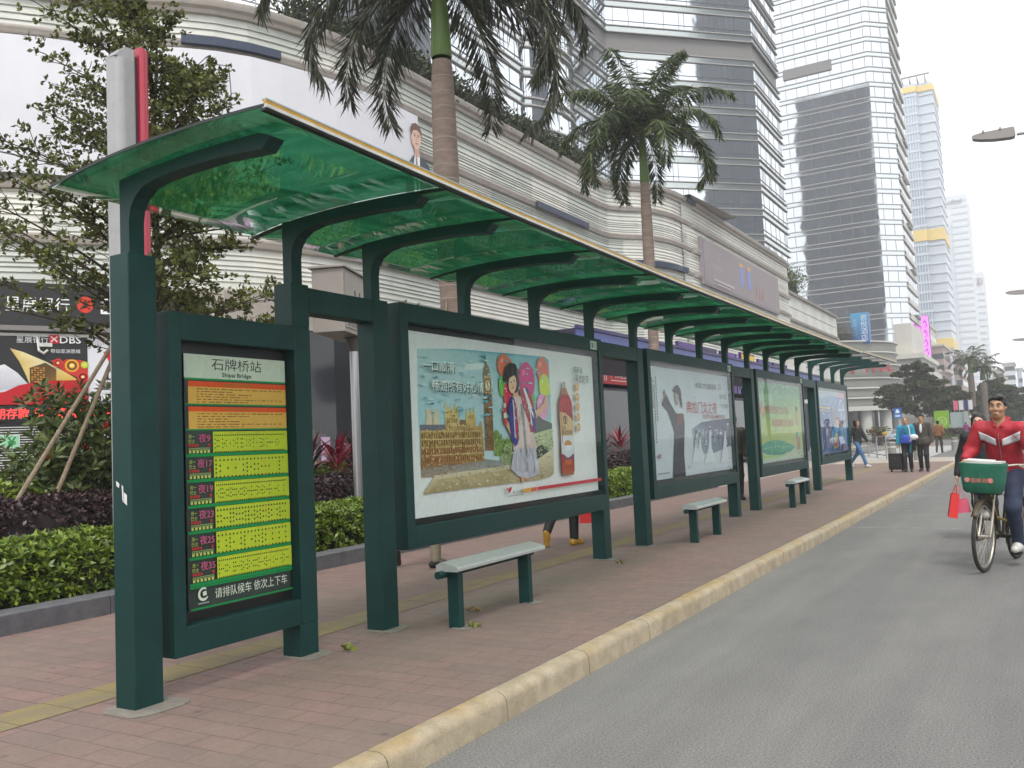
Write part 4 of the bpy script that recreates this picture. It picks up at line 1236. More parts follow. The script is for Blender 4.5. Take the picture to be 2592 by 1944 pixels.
# flowering shrub on several stems
def shrub(base, w, h, n, label, cols, flower=None, name='shrub', L=.13, W=.042, group=None, sway=.5):
    o = thing(name, label, 'shrub', base, group)
    b = np.array(base)
    tk = MB()
    tips, ups, fl = [], [], []
    for i in range(n):
        az = random.uniform(0, 2 * math.pi)
        e = random.uniform(.55, 1.35)
        p = branch_path(base, az, e, h * random.uniform(.55, 1.05), 6, bend=.15, wig=.16)
        p = [Vector((b[0] + (q.x - b[0]) * w / h * 1.6, b[1] + (q.y - b[1]) * w / h * 1.6, q.z)) for q in p]
        tk.tube(p, [.013 - .0015 * k for k in range(7)], 'twig', 5, cap=False)
        for q in p[2:]:
            for _ in range(5):
                tips.append(q + Vector((random.gauss(0, .10), random.gauss(0, .10), random.gauss(0, .08))))
                ups.append((math.cos(az) * sway + random.gauss(0, .2), math.sin(az) * sway + random.gauss(0, .2), 1.0))
        if flower and random.random() < .3: fl.append(p[-1] + Vector((0, 0, .06)))
    tk.build('stems', o)
    p, d, l_, w_ = whorls(np.array([tuple(q) for q in tips]), unit(np.array(ups)), 8, L, W)
    foliage('foliage', p, d, l_, w_, cols, o, 'leaf_gloss')
    if flower:
        for f in fl:
            k = 30
            foliage('flower', np.repeat(np.array([tuple(f)]), k, 0) + RNG.normal(0, .018, (k, 3)), rnd_dirs(k) + np.array([0, 0, .5]), .035, .022, [flower], o)
    return o
shrub((-10.0, 6.75, SOIL + .3), .95, 1.75, 64, 'tall leafy shrub with small red flowers left of the nearest post', [(.10, .14, .034), (.068, .10, .025), (.15, .19, .055), (.045, .07, .02)], (.5, .035, .03))
random.seed(21)
def spiky(base, n, L, label, cols, group):
    o = thing('cordyline', label, 'plant', base, group)
    b = np.array(base)
    MB().tube([b, b + [0.02, 0, .35]], [.03, .02], 'twig', 6).build('stem', o)
    az = RNG.uniform(0, 6.3, n)
    el = RNG.uniform(.15, 1.4, n)
    d = np.stack([np.cos(az) * np.cos(el), np.sin(az) * np.cos(el), np.sin(el)], 1)
    p = np.repeat(b[None], n, 0) + np.array([.02, 0, .25]) + RNG.uniform(0, .35, (n, 1)) * np.array([0, 0, 1.0])
    l_ = RNG.uniform(.6, 1.1, n) * L
    foliage('foliage', p, d, l_, l_ * .13, cols, o, 'leaf_gloss', roll=np.repeat(np.array([[0, 0, 1.0]]), n, 0), curl=.28)
RED = [(.30, .02, .05), (.42, .05, .10), (.18, .015, .03), (.08, .03, .03), (.50, .12, .16)]
DRK = [(.09, .02, .04), (.14, .03, .05), (.05, .02, .03), (.06, .06, .03)]
spots = [(-9.75, 10.35, DRK, 'dark red spiky plant just right of the route board case'), (-9.8, 11.05, RED, 'red spiky plant beside the grey cabinet pole'), (-9.9, 11.6, DRK, 'dark spiky plant right of the grey cabinet pole'),
         (-9.6, 20.2, RED, 'crimson spiky plant left of the third shelter post'), (-9.7, 21.0, RED, 'tall crimson spiky plant by the red rail sign'), (-9.4, 21.5, RED, 'crimson spiky plant nearest the end of the bed')]
for x, y, c, lb in spots:
    spiky((x, y, SOIL + .55), 46, .62, lb, c, 'spiky red leaved plants in the bed')

# royal palms
mat('palm_trunk', (.25, .19, .155), rough=.85, var=.22, vscale=3, bump=.3, bscale=30, stretch=(1, 1, 3))
mat('ring_scar', (.33, .27, .22), rough=.9)
mat('frond_rib', (.16, .17, .06), rough=.6)
def palm(base, hz, hs, r, label, seed, nf=15, FL=3.3, cols=None, spread=0.0, group='royal palms behind the shelter', leafl=.55, simple=False, droop=(1.4, .95), hang=.55, lw=.036, keep_clear=False):
    """hz = top of the woody trunk, hs = top of the green crownshaft"""
    random.seed(seed)
    o = thing('royal_palm', label, 'palm tree', base, group)
    bx, by, bz = base
    prof, z, k = [], 0.0, 0
    H_ = hz - bz
    while z <= H_ + .001:
        f = z / H_
        bulge = 1 + .16 * math.exp(-((f - .72) / .22) ** 2) - .16 * max(0, (f - .9) / .1) ** 2 + .25 * math.exp(-f / .05)
        prof += [(r * bulge * .992, z), (r * bulge * 1.012, z + .012)]
        z += .11 if not simple else .4
    t = MB().lathe((bx, by, bz), prof, 'palm_trunk', 20)
    for q in range(0, int(H_ / .28)):
        f = q * .28 / H_
        bulge = 1 + .16 * math.exp(-((f - .72) / .22) ** 2) - .16 * max(0, (f - .9) / .1) ** 2 + .25 * math.exp(-f / .05)
        if not simple: t.lathe((bx, by, bz + q * .28 + random.uniform(-.04, .04)), [(r * bulge * 1.015, -.009), (r * bulge * 1.022, 0), (r * bulge * 1.015, .009)], 'ring_scar', 20)
    t.build('trunk', o, smooth='auto')
    S = hs - hz
    MB().lathe((bx, by, hz), [(r * .93, 0), (r * .99, .04), (r * .92, S * .25), (r * .80, S * .6), (r * .60, S * .85), (r * .42, S)], 'crownshaft', 18).build('crownshaft', o, smooth=True)
    for i in range(nf):
        az = 2.399 * i + random.uniform(-.2, .2)
        f = i / (nf - 1)
        lat = math.cos(az) * .83 + math.sin(az) * .557
        if keep_clear and f > .2 and -.45 < lat < .02: continue
        e0 = 1.45 - 1.25 * f + random.uniform(-.1, .1)
        drop = droop[0] + droop[1] * f
        L = FL * random.uniform(.88, 1.05)
        n = 22
        pts, tang = [Vector((bx, by, hs - .12 + .1 * (1 - f)))], []
        for q in range(n):
            e = e0 - drop * ((q / n) ** 1.25)
            d = Vector((math.cos(az) * math.cos(e), math.sin(az) * math.cos(e), math.sin(e)))
            tang.append(d)
            pts.append(pts[-1] + d * L / n)
        fr = MB().tube(pts, [max(.004, .030 * (1 - q / (n + 1))) for q in range(n + 1)], 'frond_rib', 6, cap=False).build('frond', o, smooth=True)
        # leaflets both sides, drooping, in two planes as royal palms carry them
        P, D, LL = [], [], []
        m = 150 if not simple else 34
        for q in range(m):
            u = .12 + .88 * q / m
            s = u * n
            k = min(n - 1, int(s))
            p = pts[k].lerp(pts[k + 1], s - k)
            d = tang[k]
            side = d.cross(Vector((0, 0, 1)))
            if side.length < .15: side = Vector((-math.sin(az), math.cos(az), 0))
            side.normalize()
            upv = side.cross(d)
            for sd in (-1, 1):
                tw = random.uniform(-.55, .65)
                v = side * sd * math.cos(tw) + upv * math.sin(tw) + d * random.uniform(.35, .75) + Vector((0, 0, -hang - .35 * u))
                P.append(p); D.append(v)
                LL.append(leafl * (1.0 - .75 * abs(u - .42) ** 1.4 * 1.6) * random.uniform(.85, 1.1))
        P = np.array([tuple(q) for q in P]); D = np.array([tuple(q) for q in D]); LL = np.maximum(.12, np.array(LL))
        foliage('leaflets', P, D, LL, lw if not simple else .10, cols, fr, 'leaf_gloss', curl=.22, fold=.25, jit=.35)
    return o
PALM = [(.050, .060, .028), (.035, .045, .020), (.075, .085, .045), (.028, .034, .016), (.12, .115, .07)]
PALM2 = [(.040, .062, .018), (.028, .044, .014), (.065, .095, .026), (.020, .032, .011), (.13, .18, .04)]
palm((-9.2, 13.68, SOIL), 8.82, 10.35, .205, 'nearest tall royal palm with drooping grey green fronds', 3, nf=25, FL=4.4, cols=PALM, leafl=.95, droop=(1.7, 1.2), hang=1.0, lw=.042, keep_clear=True)
palm((-10.9, 28.3, PV), 10.15, 11.95, .165, 'second royal palm with feathery upright green fronds', 9, nf=23, FL=3.7, cols=PALM2, leafl=.80, droop=(1.2, 1.55), hang=.75, lw=.05)

# pruned young tree with bare limbs behind the tea advertisement
random.seed(31)
o = thing('young_tree', 'pruned young tree with bare limbs behind the bottled tea case', 'tree', (-9.6, 12.0, SOIL))
tk = MB().tube([(-9.6, 12.0, SOIL), (-9.62, 12.02, 2.2), (-9.58, 12.0, 3.1), (-9.6, 12.05, 3.9)], [.06, .05, .045, .03], 'bark', 8)
tips = []
for k in range(11):
    p = branch_path((-9.6, 12.02, 2.75 + .12 * k), random.uniform(0, 6.3), random.uniform(.3, 1.0), random.uniform(.4, .85), 5, bend=.5, wig=.4)
    tk.tube(p, [.025, .022, .019, .016, .013, .010], 'bark', 6)
    tips.append(p[-1])
tk.build('trunk', o, smooth='auto')
p, d, l_, w_ = whorls(np.array([tuple(q) for q in tips for _ in range(5)]) + RNG.normal(0, .08, (len(tips) * 5, 3)), unit(RNG.normal(0, .4, (len(tips) * 5, 3)) + [0, 0, 1]), 5, .07, .04)
foliage('crown', p, d, l_, w_, OLIVE, o)
# ---------------------------------------------------------------- buildings
mat('clad_a', (.46, .48, .43), rough=.55, var=.10, vscale=.9, stretch=(1, 1, 2.5))
mat('clad_b', (.53, .54, .49), rough=.5, var=.10, vscale=.9, stretch=(1, 1, 2.5))
mat('clad_c', (.61, .60, .54), rough=.5, var=.08, vscale=.9, stretch=(1, 1, 2.5))
mat('cornice_stone', (.40, .36, .32), rough=.65, var=.12, vscale=2)
mat('banner_white', (.66, .66, .70), rough=.6, var=.05, vscale=.4)
mat('banner_grey', (.30, .27, .29), rough=.6, var=.05, vscale=.4)
mat('navy_grille', (.03, .045, .085), rough=.5)
mat('flat_roof', (.2, .19, .18), rough=.9)
mat('dark_glass', (.02, .022, .026), rough=.12, spec=.6)
mat('shop_black', (.008, .008, .009), rough=.35)
mat('shop_white', (.55, .62, .60), rough=.35)
mat('render_grey', (.25, .24, .22), rough=.8, var=.1, vscale=2)
mirror_mat('mirror_t1', (.70, .74, .78), wavy=.035, wscale=.35)
mirror_mat('mirror_t2', (.68, .72, .76), wavy=.16, wscale=.16)
mirror_mat('spandrel', (.52, .56, .55), rough=.12, wavy=.02, metal=.85)
mirror_mat('spandrel2', (.62, .66, .69), rough=.08, wavy=.14, wscale=.16)
mat('ledge', (.38, .37, .36), rough=.5, metal=.2)
mat('ledge_dark', (.12, .12, .125), rough=.6)
mat('mullion', (.12, .13, .15), rough=.5, metal=.3)
mat('louver', (.20, .19, .185), rough=.7)
mat('cream_stone', (.55, .53, .47), rough=.6, var=.08, vscale=.3)
mat('mall_stone', (.30, .30, .27), rough=.6, var=.10, vscale=.25, stretch=(1, 1, 3))
mat('mall_edge', (.60, .60, .56), rough=.5)

def smooth_plan(pts, n):
    """Catmull-Rom through the plan points, re-spaced evenly"""
    P = [Vector((*p, 0)) for p in pts]
    P = [P[0] * 2 - P[1]] + P + [P[-1] * 2 - P[-2]]
    out = []
    for i in range(1, len(P) - 2):
        a, b, c, d = P[i - 1], P[i], P[i + 1], P[i + 2]
        for k in range(n):
            t = k / n
            out.append(.5 * (2 * b + (c - a) * t + (2 * a - 5 * b + 4 * c - d) * t * t + (3 * b - a - 3 * c + d) * t ** 3))
    out.append(P[-2])
    return [(p.x, p.y) for p in out]
def respace(pl, step):
    d = [0]
    for a, b in zip(pl[:-1], pl[1:]): d.append(d[-1] + math.hypot(b[0] - a[0], b[1] - a[1]))
    n = max(1, int(round(d[-1] / step)))
    t = np.linspace(0, d[-1], n + 1)
    return list(zip(np.interp(t, d, [p[0] for p in pl]), np.interp(t, d, [p[1] for p in pl])))
def plan_normals(pl):
    ns = []
    for i in range(len(pl)):
        a, b = pl[max(0, i - 1)], pl[min(len(pl) - 1, i + 1)]
        dx, dy = b[0] - a[0], b[1] - a[1]
        L = math.hypot(dx, dy) or 1
        nx, ny = dy / L, -dx / L
        if 0 < i < len(pl) - 1:                     # mitre
            ax, ay = pl[i][0] - a[0], pl[i][1] - a[1]
            la = math.hypot(ax, ay) or 1
            c = (ay / la) * nx + (-ax / la) * ny
            k = 1 / max(.5, c)
            nx, ny = nx * k, ny * k
        ns.append((nx, ny))
    return ns
def sweep(mb, pl, prof, m, seg=None):
    """profile (offset, z) carried along a plan line; m = material or function of the segment number"""
    ns = plan_normals(pl)
    for i in range(len(pl) - 1):
        mm = m(i) if callable(m) else m
        A = [(pl[i][0] + ns[i][0] * o, pl[i][1] + ns[i][1] * o, z) for o, z in prof]
        B = [(pl[i + 1][0] + ns[i + 1][0] * o, pl[i + 1][1] + ns[i + 1][1] * o, z) for o, z in prof]
        k = len(prof)
        mb.add(A + B, [(j, k + j, k + j + 1, j + 1) for j in range(k - 1)], mm)
    return mb
def cap_roof(mb, pl, z, back, m):
    pts = list(pl) + back
    tri = tessellate_polygon([[Vector((p[0], p[1], 0)) for p in pts]])
    return mb.add([(p[0], p[1], z) for p in pts], [tuple(t) for t in tri], m)

# --- shopping podium along the street ------------------------------------------------
PLAN_A = smooth_plan([(-36, 6.5), (-31, 10.6), (-27.5, 13.6), (-25.7, 14.9), (-24.6, 16.4), (-23.6, 17.5), (-22.2, 18.7), (-21.2, 20.1), (-20.6, 21.8), (-20.2, 23.4), (-20.02, 25.6)], 5)
PLAN_B = [(-20.0, 30), (-20.0, 40), (-20.0, 44.6)] + smooth_plan([(-19.9, 45.5), (-19.2, 46.6), (-18.3, 47.6), (-17.75, 49.4), (-17.6, 51)], 4) + [(-17.5, 60), (-17.5, 77.8), (-26, 78.0)]
PODIUM = respace(PLAN_A[:-1], 1.0) + respace([PLAN_A[-1], (-20.0, 44.6)], 2.0) + respace(PLAN_B[3:-2], 1.0)[:-1] + respace([(-17.5, 51.2), (-17.5, 77.8)], 2.05) + [(-26, 78.0)]
podium = thing('shopping_podium', 'long pale banded shopping building curving along the street behind the shelter', 'building', (-20, 40, 0))
random.seed(4)
MIX = {}
def clad(level):
    def f(i):
        k = (level, i // 2)
        if k not in MIX: MIX[k] = random.choice(('clad_a', 'clad_a', 'clad_b', 'clad_b', 'clad_c'))
        if PODIUM[i][1] > 47: return random.choice(('clad_c', 'clad_c', 'clad_b')) if i % 2 == 0 else 'clad_c'
        return MIX[k]
    return f
LEVELS = [6.62, 8.25, 9.86, 11.45, 12.95, 14.55, 15.95]
for k, (z0, z1) in enumerate(zip(LEVELS[:-1], LEVELS[1:])):
    prof = []
    z = z0 + .12
    rn = random.Random(k)
    while z < z1 - .14:
        h = rn.uniform(.09, .26)
        top = min(z + h, z1 - .10)
        prof += [(.045, z), (.0, top - .012), (.0, top)]
        z = top
    sweep(MB(), PODIUM, prof, clad(k)).build('cladding_tier', podium)
for z in LEVELS:
    pr = [(0, z - .19), (.13, z - .17), (.17, z - .10), (.17, z - .05), (.19, z - .02), (.21, z + .04), (.19, z + .10), (.08, z + .13), (0, z + .13)]
    if z > 15: pr = [(0, z - .40), (.12, z - .38), (.16, z - .26), (.28, z - .20), (.34, z - .06), (.34, z + .02), (.10, z + .06), (-.6, z + .06)]
    sweep(MB(), PODIUM, pr, 'cornice_stone').build('cornice', podium, smooth='auto')
sweep(MB(), PODIUM, [(-.25, 0), (-.25, 6.5), (0, 6.5)], lambda i: 'dark_glass' if (i // 3) % 3 else 'render_grey').build('shop_front', podium)
cap_roof(MB(), PODIUM, 15.7, [(-60, 78), (-60, 6.5)], 'flat_roof').build('roof', podium)
# slots of navy grille in the bands
for z, y0, y1 in ((12.95, 38.2, 42.6), (11.45, 46.9, 50.0), (15.95, 52.4, 60.0), (15.95, 68, 74)):
    x = -20 if y1 < 44 else -17.5
    pl = respace([p for p in PODIUM if y0 - 1.2 <= p[1] <= y1 + 1.2], .7)
    sweep(MB(), pl, [(.20, z - .22), (.285, z - .20), (.31, z + .10), (.20, z + .125)], 'navy_grille').build('grille', podium)
pl = [p for p in PODIUM if 18.5 < p[1] < 21.6]
sweep(MB(), pl, [(.22, 14.42), (.31, 14.46), (.32, 14.72), (.22, 14.74)], 'navy_grille').build('grille', podium)
# big cloth advertisement over the curve and the one on the far wing
i1 = max(i for i, p in enumerate(PODIUM) if p[1] < 29.2)
bn = sweep(MB(), PODIUM[:i1 + 1], [(.30, 10.1), (.32, 12.2), (.30, 14.28)], 'banner_white').build('banner', podium)
bn['label'] = 'white cloth advertisement with a man in a dark suit'
P_ = Print((-19.66, 26.1, 11.06), (0, 1, 0), (0, 0, 1), step=.002)
MS = 1.15                          # the figure fills the cloth from below its waist to the top edge
P_.sc = MS
sk, su = '#d9b5a2', '#474853'
P_.poly([(.30, .0), (.42, .55), (.55, 1.05), (.85, 1.38), (1.20, 1.42), (1.62, 1.25), (1.86, .9), (1.95, .0)], ['#3e3f4a', '#54555f', '#5c5d68', '#54555f', '#4b4c57', '#43444f', '#3a3b46', '#33343e'])
P_.poly([(.80, .0), (.78, .8), (.90, 1.42), (1.02, 1.48), (1.18, 1.40), (1.12, .0)], '#e9e7ea').poly([(.94, .0), (.92, .9), (.95, 1.30), (1.02, 1.32), (1.06, .9), (1.05, .0)], '#8d807c')
P_.poly([(.93, 1.30), (1.12, 1.36), (1.17, 1.7), (.88, 1.65)], '#c9a28e')
P_.ell(1.0, 1.98, .27, .38, sk, 28, rot=-.08).poly([(.74, 2.02), (.70, 2.25), (.80, 2.42), (1.0, 2.50), (1.22, 2.44), (1.33, 2.25), (1.28, 2.0), (1.24, 2.18), (1.08, 2.27), (.86, 2.22)], '#6a5146')
P_.ell(.92, 2.04, .045, .02, '#5a443c').ell(1.12, 2.05, .045, .02, '#5a443c').line([(.85, 2.10), (.97, 2.10)], .022, '#5a443c').line([(1.06, 2.11), (1.18, 2.10)], .022, '#5a443c').line([(1.02, 2.03), (1.04, 1.90), (.99, 1.88)], .016, '#b48b78').line([(.94, 1.79), (1.10, 1.80)], .026, '#a86a60')
P_.build('banner_print', bn)
q = [(-22.0 + .33, 18.55)]
tx, ty = .78, .62
C_ = Print((-21.95, 18.20, 11.1), (tx, ty, 0), (0, 0, 1), step=.002)
for o in (0, .16): C_.line([(.15 + o, 2.5 - o), (.55, 2.55 - o), (.8, 2.8 - o), (1.05, 2.55 - o), (1.45 - o, 2.5 - o), (1.5 - o, 1.6), (1.35 - o, .9), (.8, .35 + o), (.25 + o, .9), (.1 + o, 1.6), (.15 + o, 2.5 - o)], .035, '#5b6068')
C_.build('banner_crest', bn)
bn2 = MB().box(-17.5, -17.24, 54.0, 73.3, 11.0, 14.0, 'banner_grey').build('banner', podium)
bn2['label'] = 'mauve grey advertisement board on the far wing'
P_ = Print((-17.22, 54, 11.0), (0, 1, 0), (0, 0, 1), step=.003)
P_.rect(.15, .12, 19.1, 2.9, '#8d8184')
P_.text('Pandora', 2.1, 1.25, .42, '#a99da0').ring(3.2, 2.15, .22, .27, '#a99da0')
for u, c in ((8.1, '#7d86c0'), (10.0, '#7d86c0')): P_.rect(u, .9, u + .9, 2.35, c).rect(u, 2.3, u + .9, 2.55, '#cf9a4a')
for u in (12.2, 13.1, 14.0): P_.poly([(u, .5), (u + .15, 1.7), (u + .3, .5)], '#b0796a')
P_.rect(2.0, .45, 6.5, .58, '#b7abad').rect(2.6, .25, 5.6, .34, '#b7abad')
P_.build('banner_print', bn2)
# lattice of rails on the terrace and planting behind the parapet
rl = MB()
pl = respace([p for p in PODIUM if 13.5 < p[1] < 24], 1.1)
for x, y in pl: rl.tube([(x - 1.0, y + .3, 15.7), (x - 1.0, y + .3, 17.2)], .035, 'steel', 6)
for z in (16.5, 16.85, 17.2): rl.tube([(x - 1.0, y + .3, z) for x, y in pl], .03, 'steel', 6)
tag(rl.build('terrace_railing'), 'white metal railing on the terrace above the white cloth advertisement', 'railing')
def roof_plants(pl, label, h, n, cols, back=.55, jit=.35, name='parapet_hedge', z0=15.75):
    o = thing(name, label, 'hedge', (pl[0][0], pl[0][1], z0))
    k = RNG.integers(0, len(pl), n)
    b = np.array(pl)[k]
    lump = .5 + .5 * np.sin(k * 1.9) * np.sin(k * .83 + 1)
    z = z0 + RNG.uniform(0, 1, n) ** .7 * h * (.65 + .5 * lump)
    pos = np.stack([b[:, 0] - back + RNG.normal(0, jit, n), b[:, 1] + RNG.uniform(-.5, .5, n), z], 1)
    foliage('foliage', pos, rnd_dirs(n) + np.array([.4, 0, .5]), RNG.uniform(.16, .30, n), .11, cols, o)
    MB().sheet([[(x - back - .25, y, z0), (x - back - .15, y, z0 + h * .6), (x - back + .2, y, z0 + h * .55), (x - back + .3, y, z0)] for x, y in pl], 'hedge_core').build('stems', o)
HG = [(.045, .06, .022), (.03, .042, .016), (.065, .08, .03), (.02, .03, .012)]
roof_plants(respace([p for p in PODIUM if 21.5 < p[1] < 45], .5), 'dark green hedge growing along the podium parapet under the round glass tower', 1.45, 15000, HG)
roof_plants(respace([(-25.5, 78.6), (-18.2, 79.0), (-18, 84)], .5), 'drooping green plants at the far end of the podium roof', 2.2, 4000, [(.10, .13, .03), (.07, .10, .025)], back=.3, jit=.6, name='roof_plants', z0=14.0)
lw = thing('low_wing', 'lower pale banded wing at the far end of the podium', 'building', (-18, 90, 0))
LOWP = [(-17.9, 78.3)] + [(-17.9, 78.3 + 2.1 * k) for k in range(1, 12)] + [(-30, 101.5)]
for k, (z0, z1) in enumerate(((4, 6.4), (6.6, 9.0), (9.2, 11.2), (11.4, 13.6))):
    sweep(MB(), LOWP, [(.05, z0), (0, (z0 + z1) / 2), (.05, (z0 + z1) / 2 + .01), (0, z1)], lambda i: ('clad_c', 'clad_b')[i % 2]).build('cladding_tier', lw)
    sweep(MB(), LOWP, [(0, z1), (.25, z1), (.3, z1 + .2), (0, z1 + .2)], 'cornice_stone').build('cornice', lw)
sweep(MB(), LOWP, [(-.2, 0), (-.2, 4), (0.05, 4)], 'dark_glass').build('shop_front', lw)

# --- bank front at the left ------------------------------------------------------------
bu = Vector((.461, .887, 0)).normalized()
bO = Vector((-24.75, 14.3, 0))
bn_ = Vector((bu.y, -bu.x, 0))
def bp(u, v, d=0.0): return bO + bu * u + Vector((0, 0, v)) + bn_ * d
def bbox(mb, u0, u1, v0, v1, d0, d1, m):
    c = bp((u0 + u1) / 2, (v0 + v1) / 2, (d0 + d1) / 2)
    return mb.obox(c, (bu * (u1 - u0) / 2, bn_ * (d1 - d0) / 2, Vector((0, 0, (v1 - v0) / 2))), m)
bank = thing('bank_shop', 'bank shop front with blinds below black and red advertising panels', 'shop', tuple(bp(1, 0)))
w = MB()
bbox(w, -4, 5.2, 0, 6.6, -.4, -.05, 'render_grey')
w.build('wall', bank)
w = MB()
bbox(w, -4, 5.2, 5.28, 5.42, -.05, .30, 'louver')
bbox(w, -4, 5.2, 5.14, 5.22, .05, .13, 'trim_pale')
w.build('pipe_rail', bank)
w = MB()
bbox(w, -4, 5.2, .15, 2.72, -.05, .02, 'dark_glass')
for k in range(34): bbox(w, -4, 1.0, .25 + k * .07, .275 + k * .07, .02, .04, 'trim_pale')
bbox(w, 1.02, 1.10, .1, 2.72, .02, .10, 'steel')
bbox(w, 1.10, 3.6, .15, 2.72, .02, .04, 'shop_white')
w.build('window', bank)
def bprint(d, u=0, v=0): return Print(bp(u, v, d), bu, (0, 0, 1), step=.003)
w = MB()
bbox(w, -4, 5.2, 5.44, 6.66, .02, .22, 'shop_black')
fs = tag(w.build('fascia_sign'), 'black fascia sign with white characters and a red emblem above the bank', 'sign')
p = bprint(.224)
p.text('星展银行', .02, 5.86, .40, '#e9ebe9', w=1.62, bold=.012).ell(2.05, 6.08, .22, .24, '#d43a2c', 20).text('DBS', 2.46, 5.84, .50, '#eceeec', w=1.35, bold=.012)
p.line([(1.92, 6.21), (2.18, 5.95)], .05, '#7a1512').line([(1.92, 5.95), (2.18, 6.21)], .05, '#7a1512')
p.build('lettering', fs)
w = MB()
bbox(w, -4, 2.10, 3.22, 5.12, .02, .09, 'shop_black')
ad = tag(w.build('bank_advertisement'), 'black bank advertisement panel with a red base and a city building', 'sign')
def K(x, y): return (x * .0104, 5.35 - (y - 838) * .01168)
p = bprint(.093)
px = lambda pts: [K(*q) for q in pts]
p.poly(px([(-120, 1000), (-60, 940), (0, 925), (30, 945), (58, 975), (40, 985), (0, 992), (-120, 1022)]), ['#9a9da6', '#c4c6cc', '#e2e3e6', '#d0d2d8', '#c0c2ca', '#dcdde2', '#e9eaec', '#a8aab2'])
p.poly(px([(13, 886), (45, 895), (100, 918), (128, 933), (150, 945), (180, 963), (60, 975), (50, 950), (35, 918)]), ['#c9b06a', '#e6d9a4', '#e9dfb4', '#e0cf96', '#d9bd6a', '#caa548', '#d9c27a', '#d4bd74', '#c9ae62'])
p.poly(px([(59, 933), (98, 920), (124, 936), (124, 965), (60, 973)]), ['#4a3a22', '#5c4726', '#6e5226', '#8a6426', '#4a3418'])
p.l += 1
for k in range(7):
    for x in (63, 70, 77, 84, 91): p.rect(*K(x, 932 + k * 5.5 + 3), *K(x + 5, 932 + k * 5.5), '#c98a34' if (k + x) % 3 else '#7a5626', new=False)
p.poly(px([(110, 915), (125, 912), (135, 920), (150, 911), (185, 913), (203, 918), (203, 962), (175, 955), (150, 945), (130, 932)]), '#c2372c')
for x, y, r_, c1, c2 in ((163, 927, 16, '#e0a52a', '#6b3a14'), (195, 925, 9, '#8fc43a', '#d8d23a'), (190, 955, 13, '#d2352e', '#5e1512'), (128, 921, 11, '#d23a30', '#a02420')):
    p.ell(*K(x, y), r_ * .0115, r_ * .0115, c1, 20).ring(*K(x, y), r_ * .005, r_ * .0085, c2, n=20).ell(*K(x, y), r_ * .003, r_ * .003, '#efdc9a', 12)
p.poly(px([(-120, 1010), (0, 991), (35, 975), (70, 969), (120, 964), (203, 963), (203, 1022), (-120, 1022)]), '#b3141f')
p.text('星展银行', *K(28, 871), .20, '#e4e6e6', w=.80, bold=.01).rect(*K(107, 873), *K(131, 852), '#c2222a').line([K(111, 869), K(127, 856)], .03, '#f0dede').line([K(111, 856), K(127, 869)], .03, '#f0dede').text('DBS', *K(133, 872), .20, '#eceeee', w=.55, bold=.012)
p.text('带动亚洲思维', *K(110, 896), .11, '#e2e4e4', w=.77, bold=.012)
p.build('print', ad)
w = MB()
bbox(w, 2.115, 4.6, 3.22, 5.12, .02, .09, 'banner_white')
ad = tag(w.build('bank_advertisement'), 'white bank advertisement panel with a red swoosh right of the black one', 'sign')
p = bprint(.093)
p.poly(px([(243, 893), (262, 882), (290, 872), (330, 868), (330, 905), (290, 910), (262, 930), (255, 910)]), '#c3202b')
p.text('DBS', *K(250, 962), .30, '#232427', w=.95, bold=.01).text('星展银行', *K(240, 986), .22, '#232427', w=.98)
p.build('print', ad)
mat('led_red', (1.0, .035, .03), rough=.5, emit=1.6)
w = MB()
bbox(w, -4, 4.6, 2.76, 3.17, .02, .12, 'shop_black')
tk = tag(w.build('led_ticker'), 'red LED ticker board running under the bank panels', 'sign')
p = bprint(.124)
p.text('定期存款 年利率优惠 欢迎开户', -.55, 2.83, .27, '#ff3020', w=3.9, bold=.015)
p.build('lit_characters', tk, material='led_red')
w = MB()
bbox(w, -1.0, .36, 1.98, 2.36, .05, .10, 'shop_white')
gs = tag(w.build('exchange_sign'), 'small pale green window sign with a currency mark', 'sign')
p = bprint(.103)
p.rect(-.9, 2.0, .33, 2.34, '#8fc4a0').text('¥', .05, 2.04, .26, '#1f7a3a', bold=.02)
p.build('print', gs)
w = MB().tube([bp(.80, 5.18, .1), bp(.82, 4.95, .30), bp(.83, 4.70, .42), bp(.95, 4.62, .45), bp(1.05, 4.72, .42)], .035, 'trim_pale', 8)
w.obox(bp(1.0, 4.86, .45), (bu * .16, bn_ * .05, Vector((0, 0, .05))), 'trim_pale')
tag(w.build('security_camera'), 'cream security camera hanging in front of the black bank panel', 'camera')
# shop seen through the opening beside the route board
sh = thing('boutique', 'black boutique front with pale glass panels seen past the route board', 'shop', (-21.6, 24, 0))
MB().box(-22.2, -21.5, 20.4, 24.5, 0, 5.55, 'shop_black').build('wall', sh)
w = MB()
for y0, y1 in ((24.5, 26.9),):
    for z0, z1 in ((.1, 2.05), (2.08, 3.35), (3.38, 4.4), (4.43, 5.55)): w.box(-22.0, -21.55, y0 + .02, y1, z0, z1, 'shop_white')
w.box(-22.1, -21.7, 26.9, 27.4, 0, 5.55, 'dark_glass')
w.build('glass_panel', sh)
MB().box(-22.4, -20.6, 18.5, 29, 5.56, 6.45, 'cornice_stone').build('canopy', sh)
p = Print((-21.49, 20.4, 2.2), (0, 1, 0), (0, 0, 1), step=.004)
p.text('D 廿', 2.95, .06, .30, '#a8843e', w=1.0).text('U', 2.60, .9, .9, '#8a6c34')
p.build('lettering', sh)
hd = thing('hoarding', 'low hoarding printed with pink wine glasses below the boutique', 'hoarding', (-20.6, 24, 0))
MB().box(-20.7, -20.6, 19.5, 28, .1, 2.12, 'mullion').build('panel', hd)
p = Print((-20.59, 19.5, 0), (0, 1, 0), (0, 0, 1), step=.004)
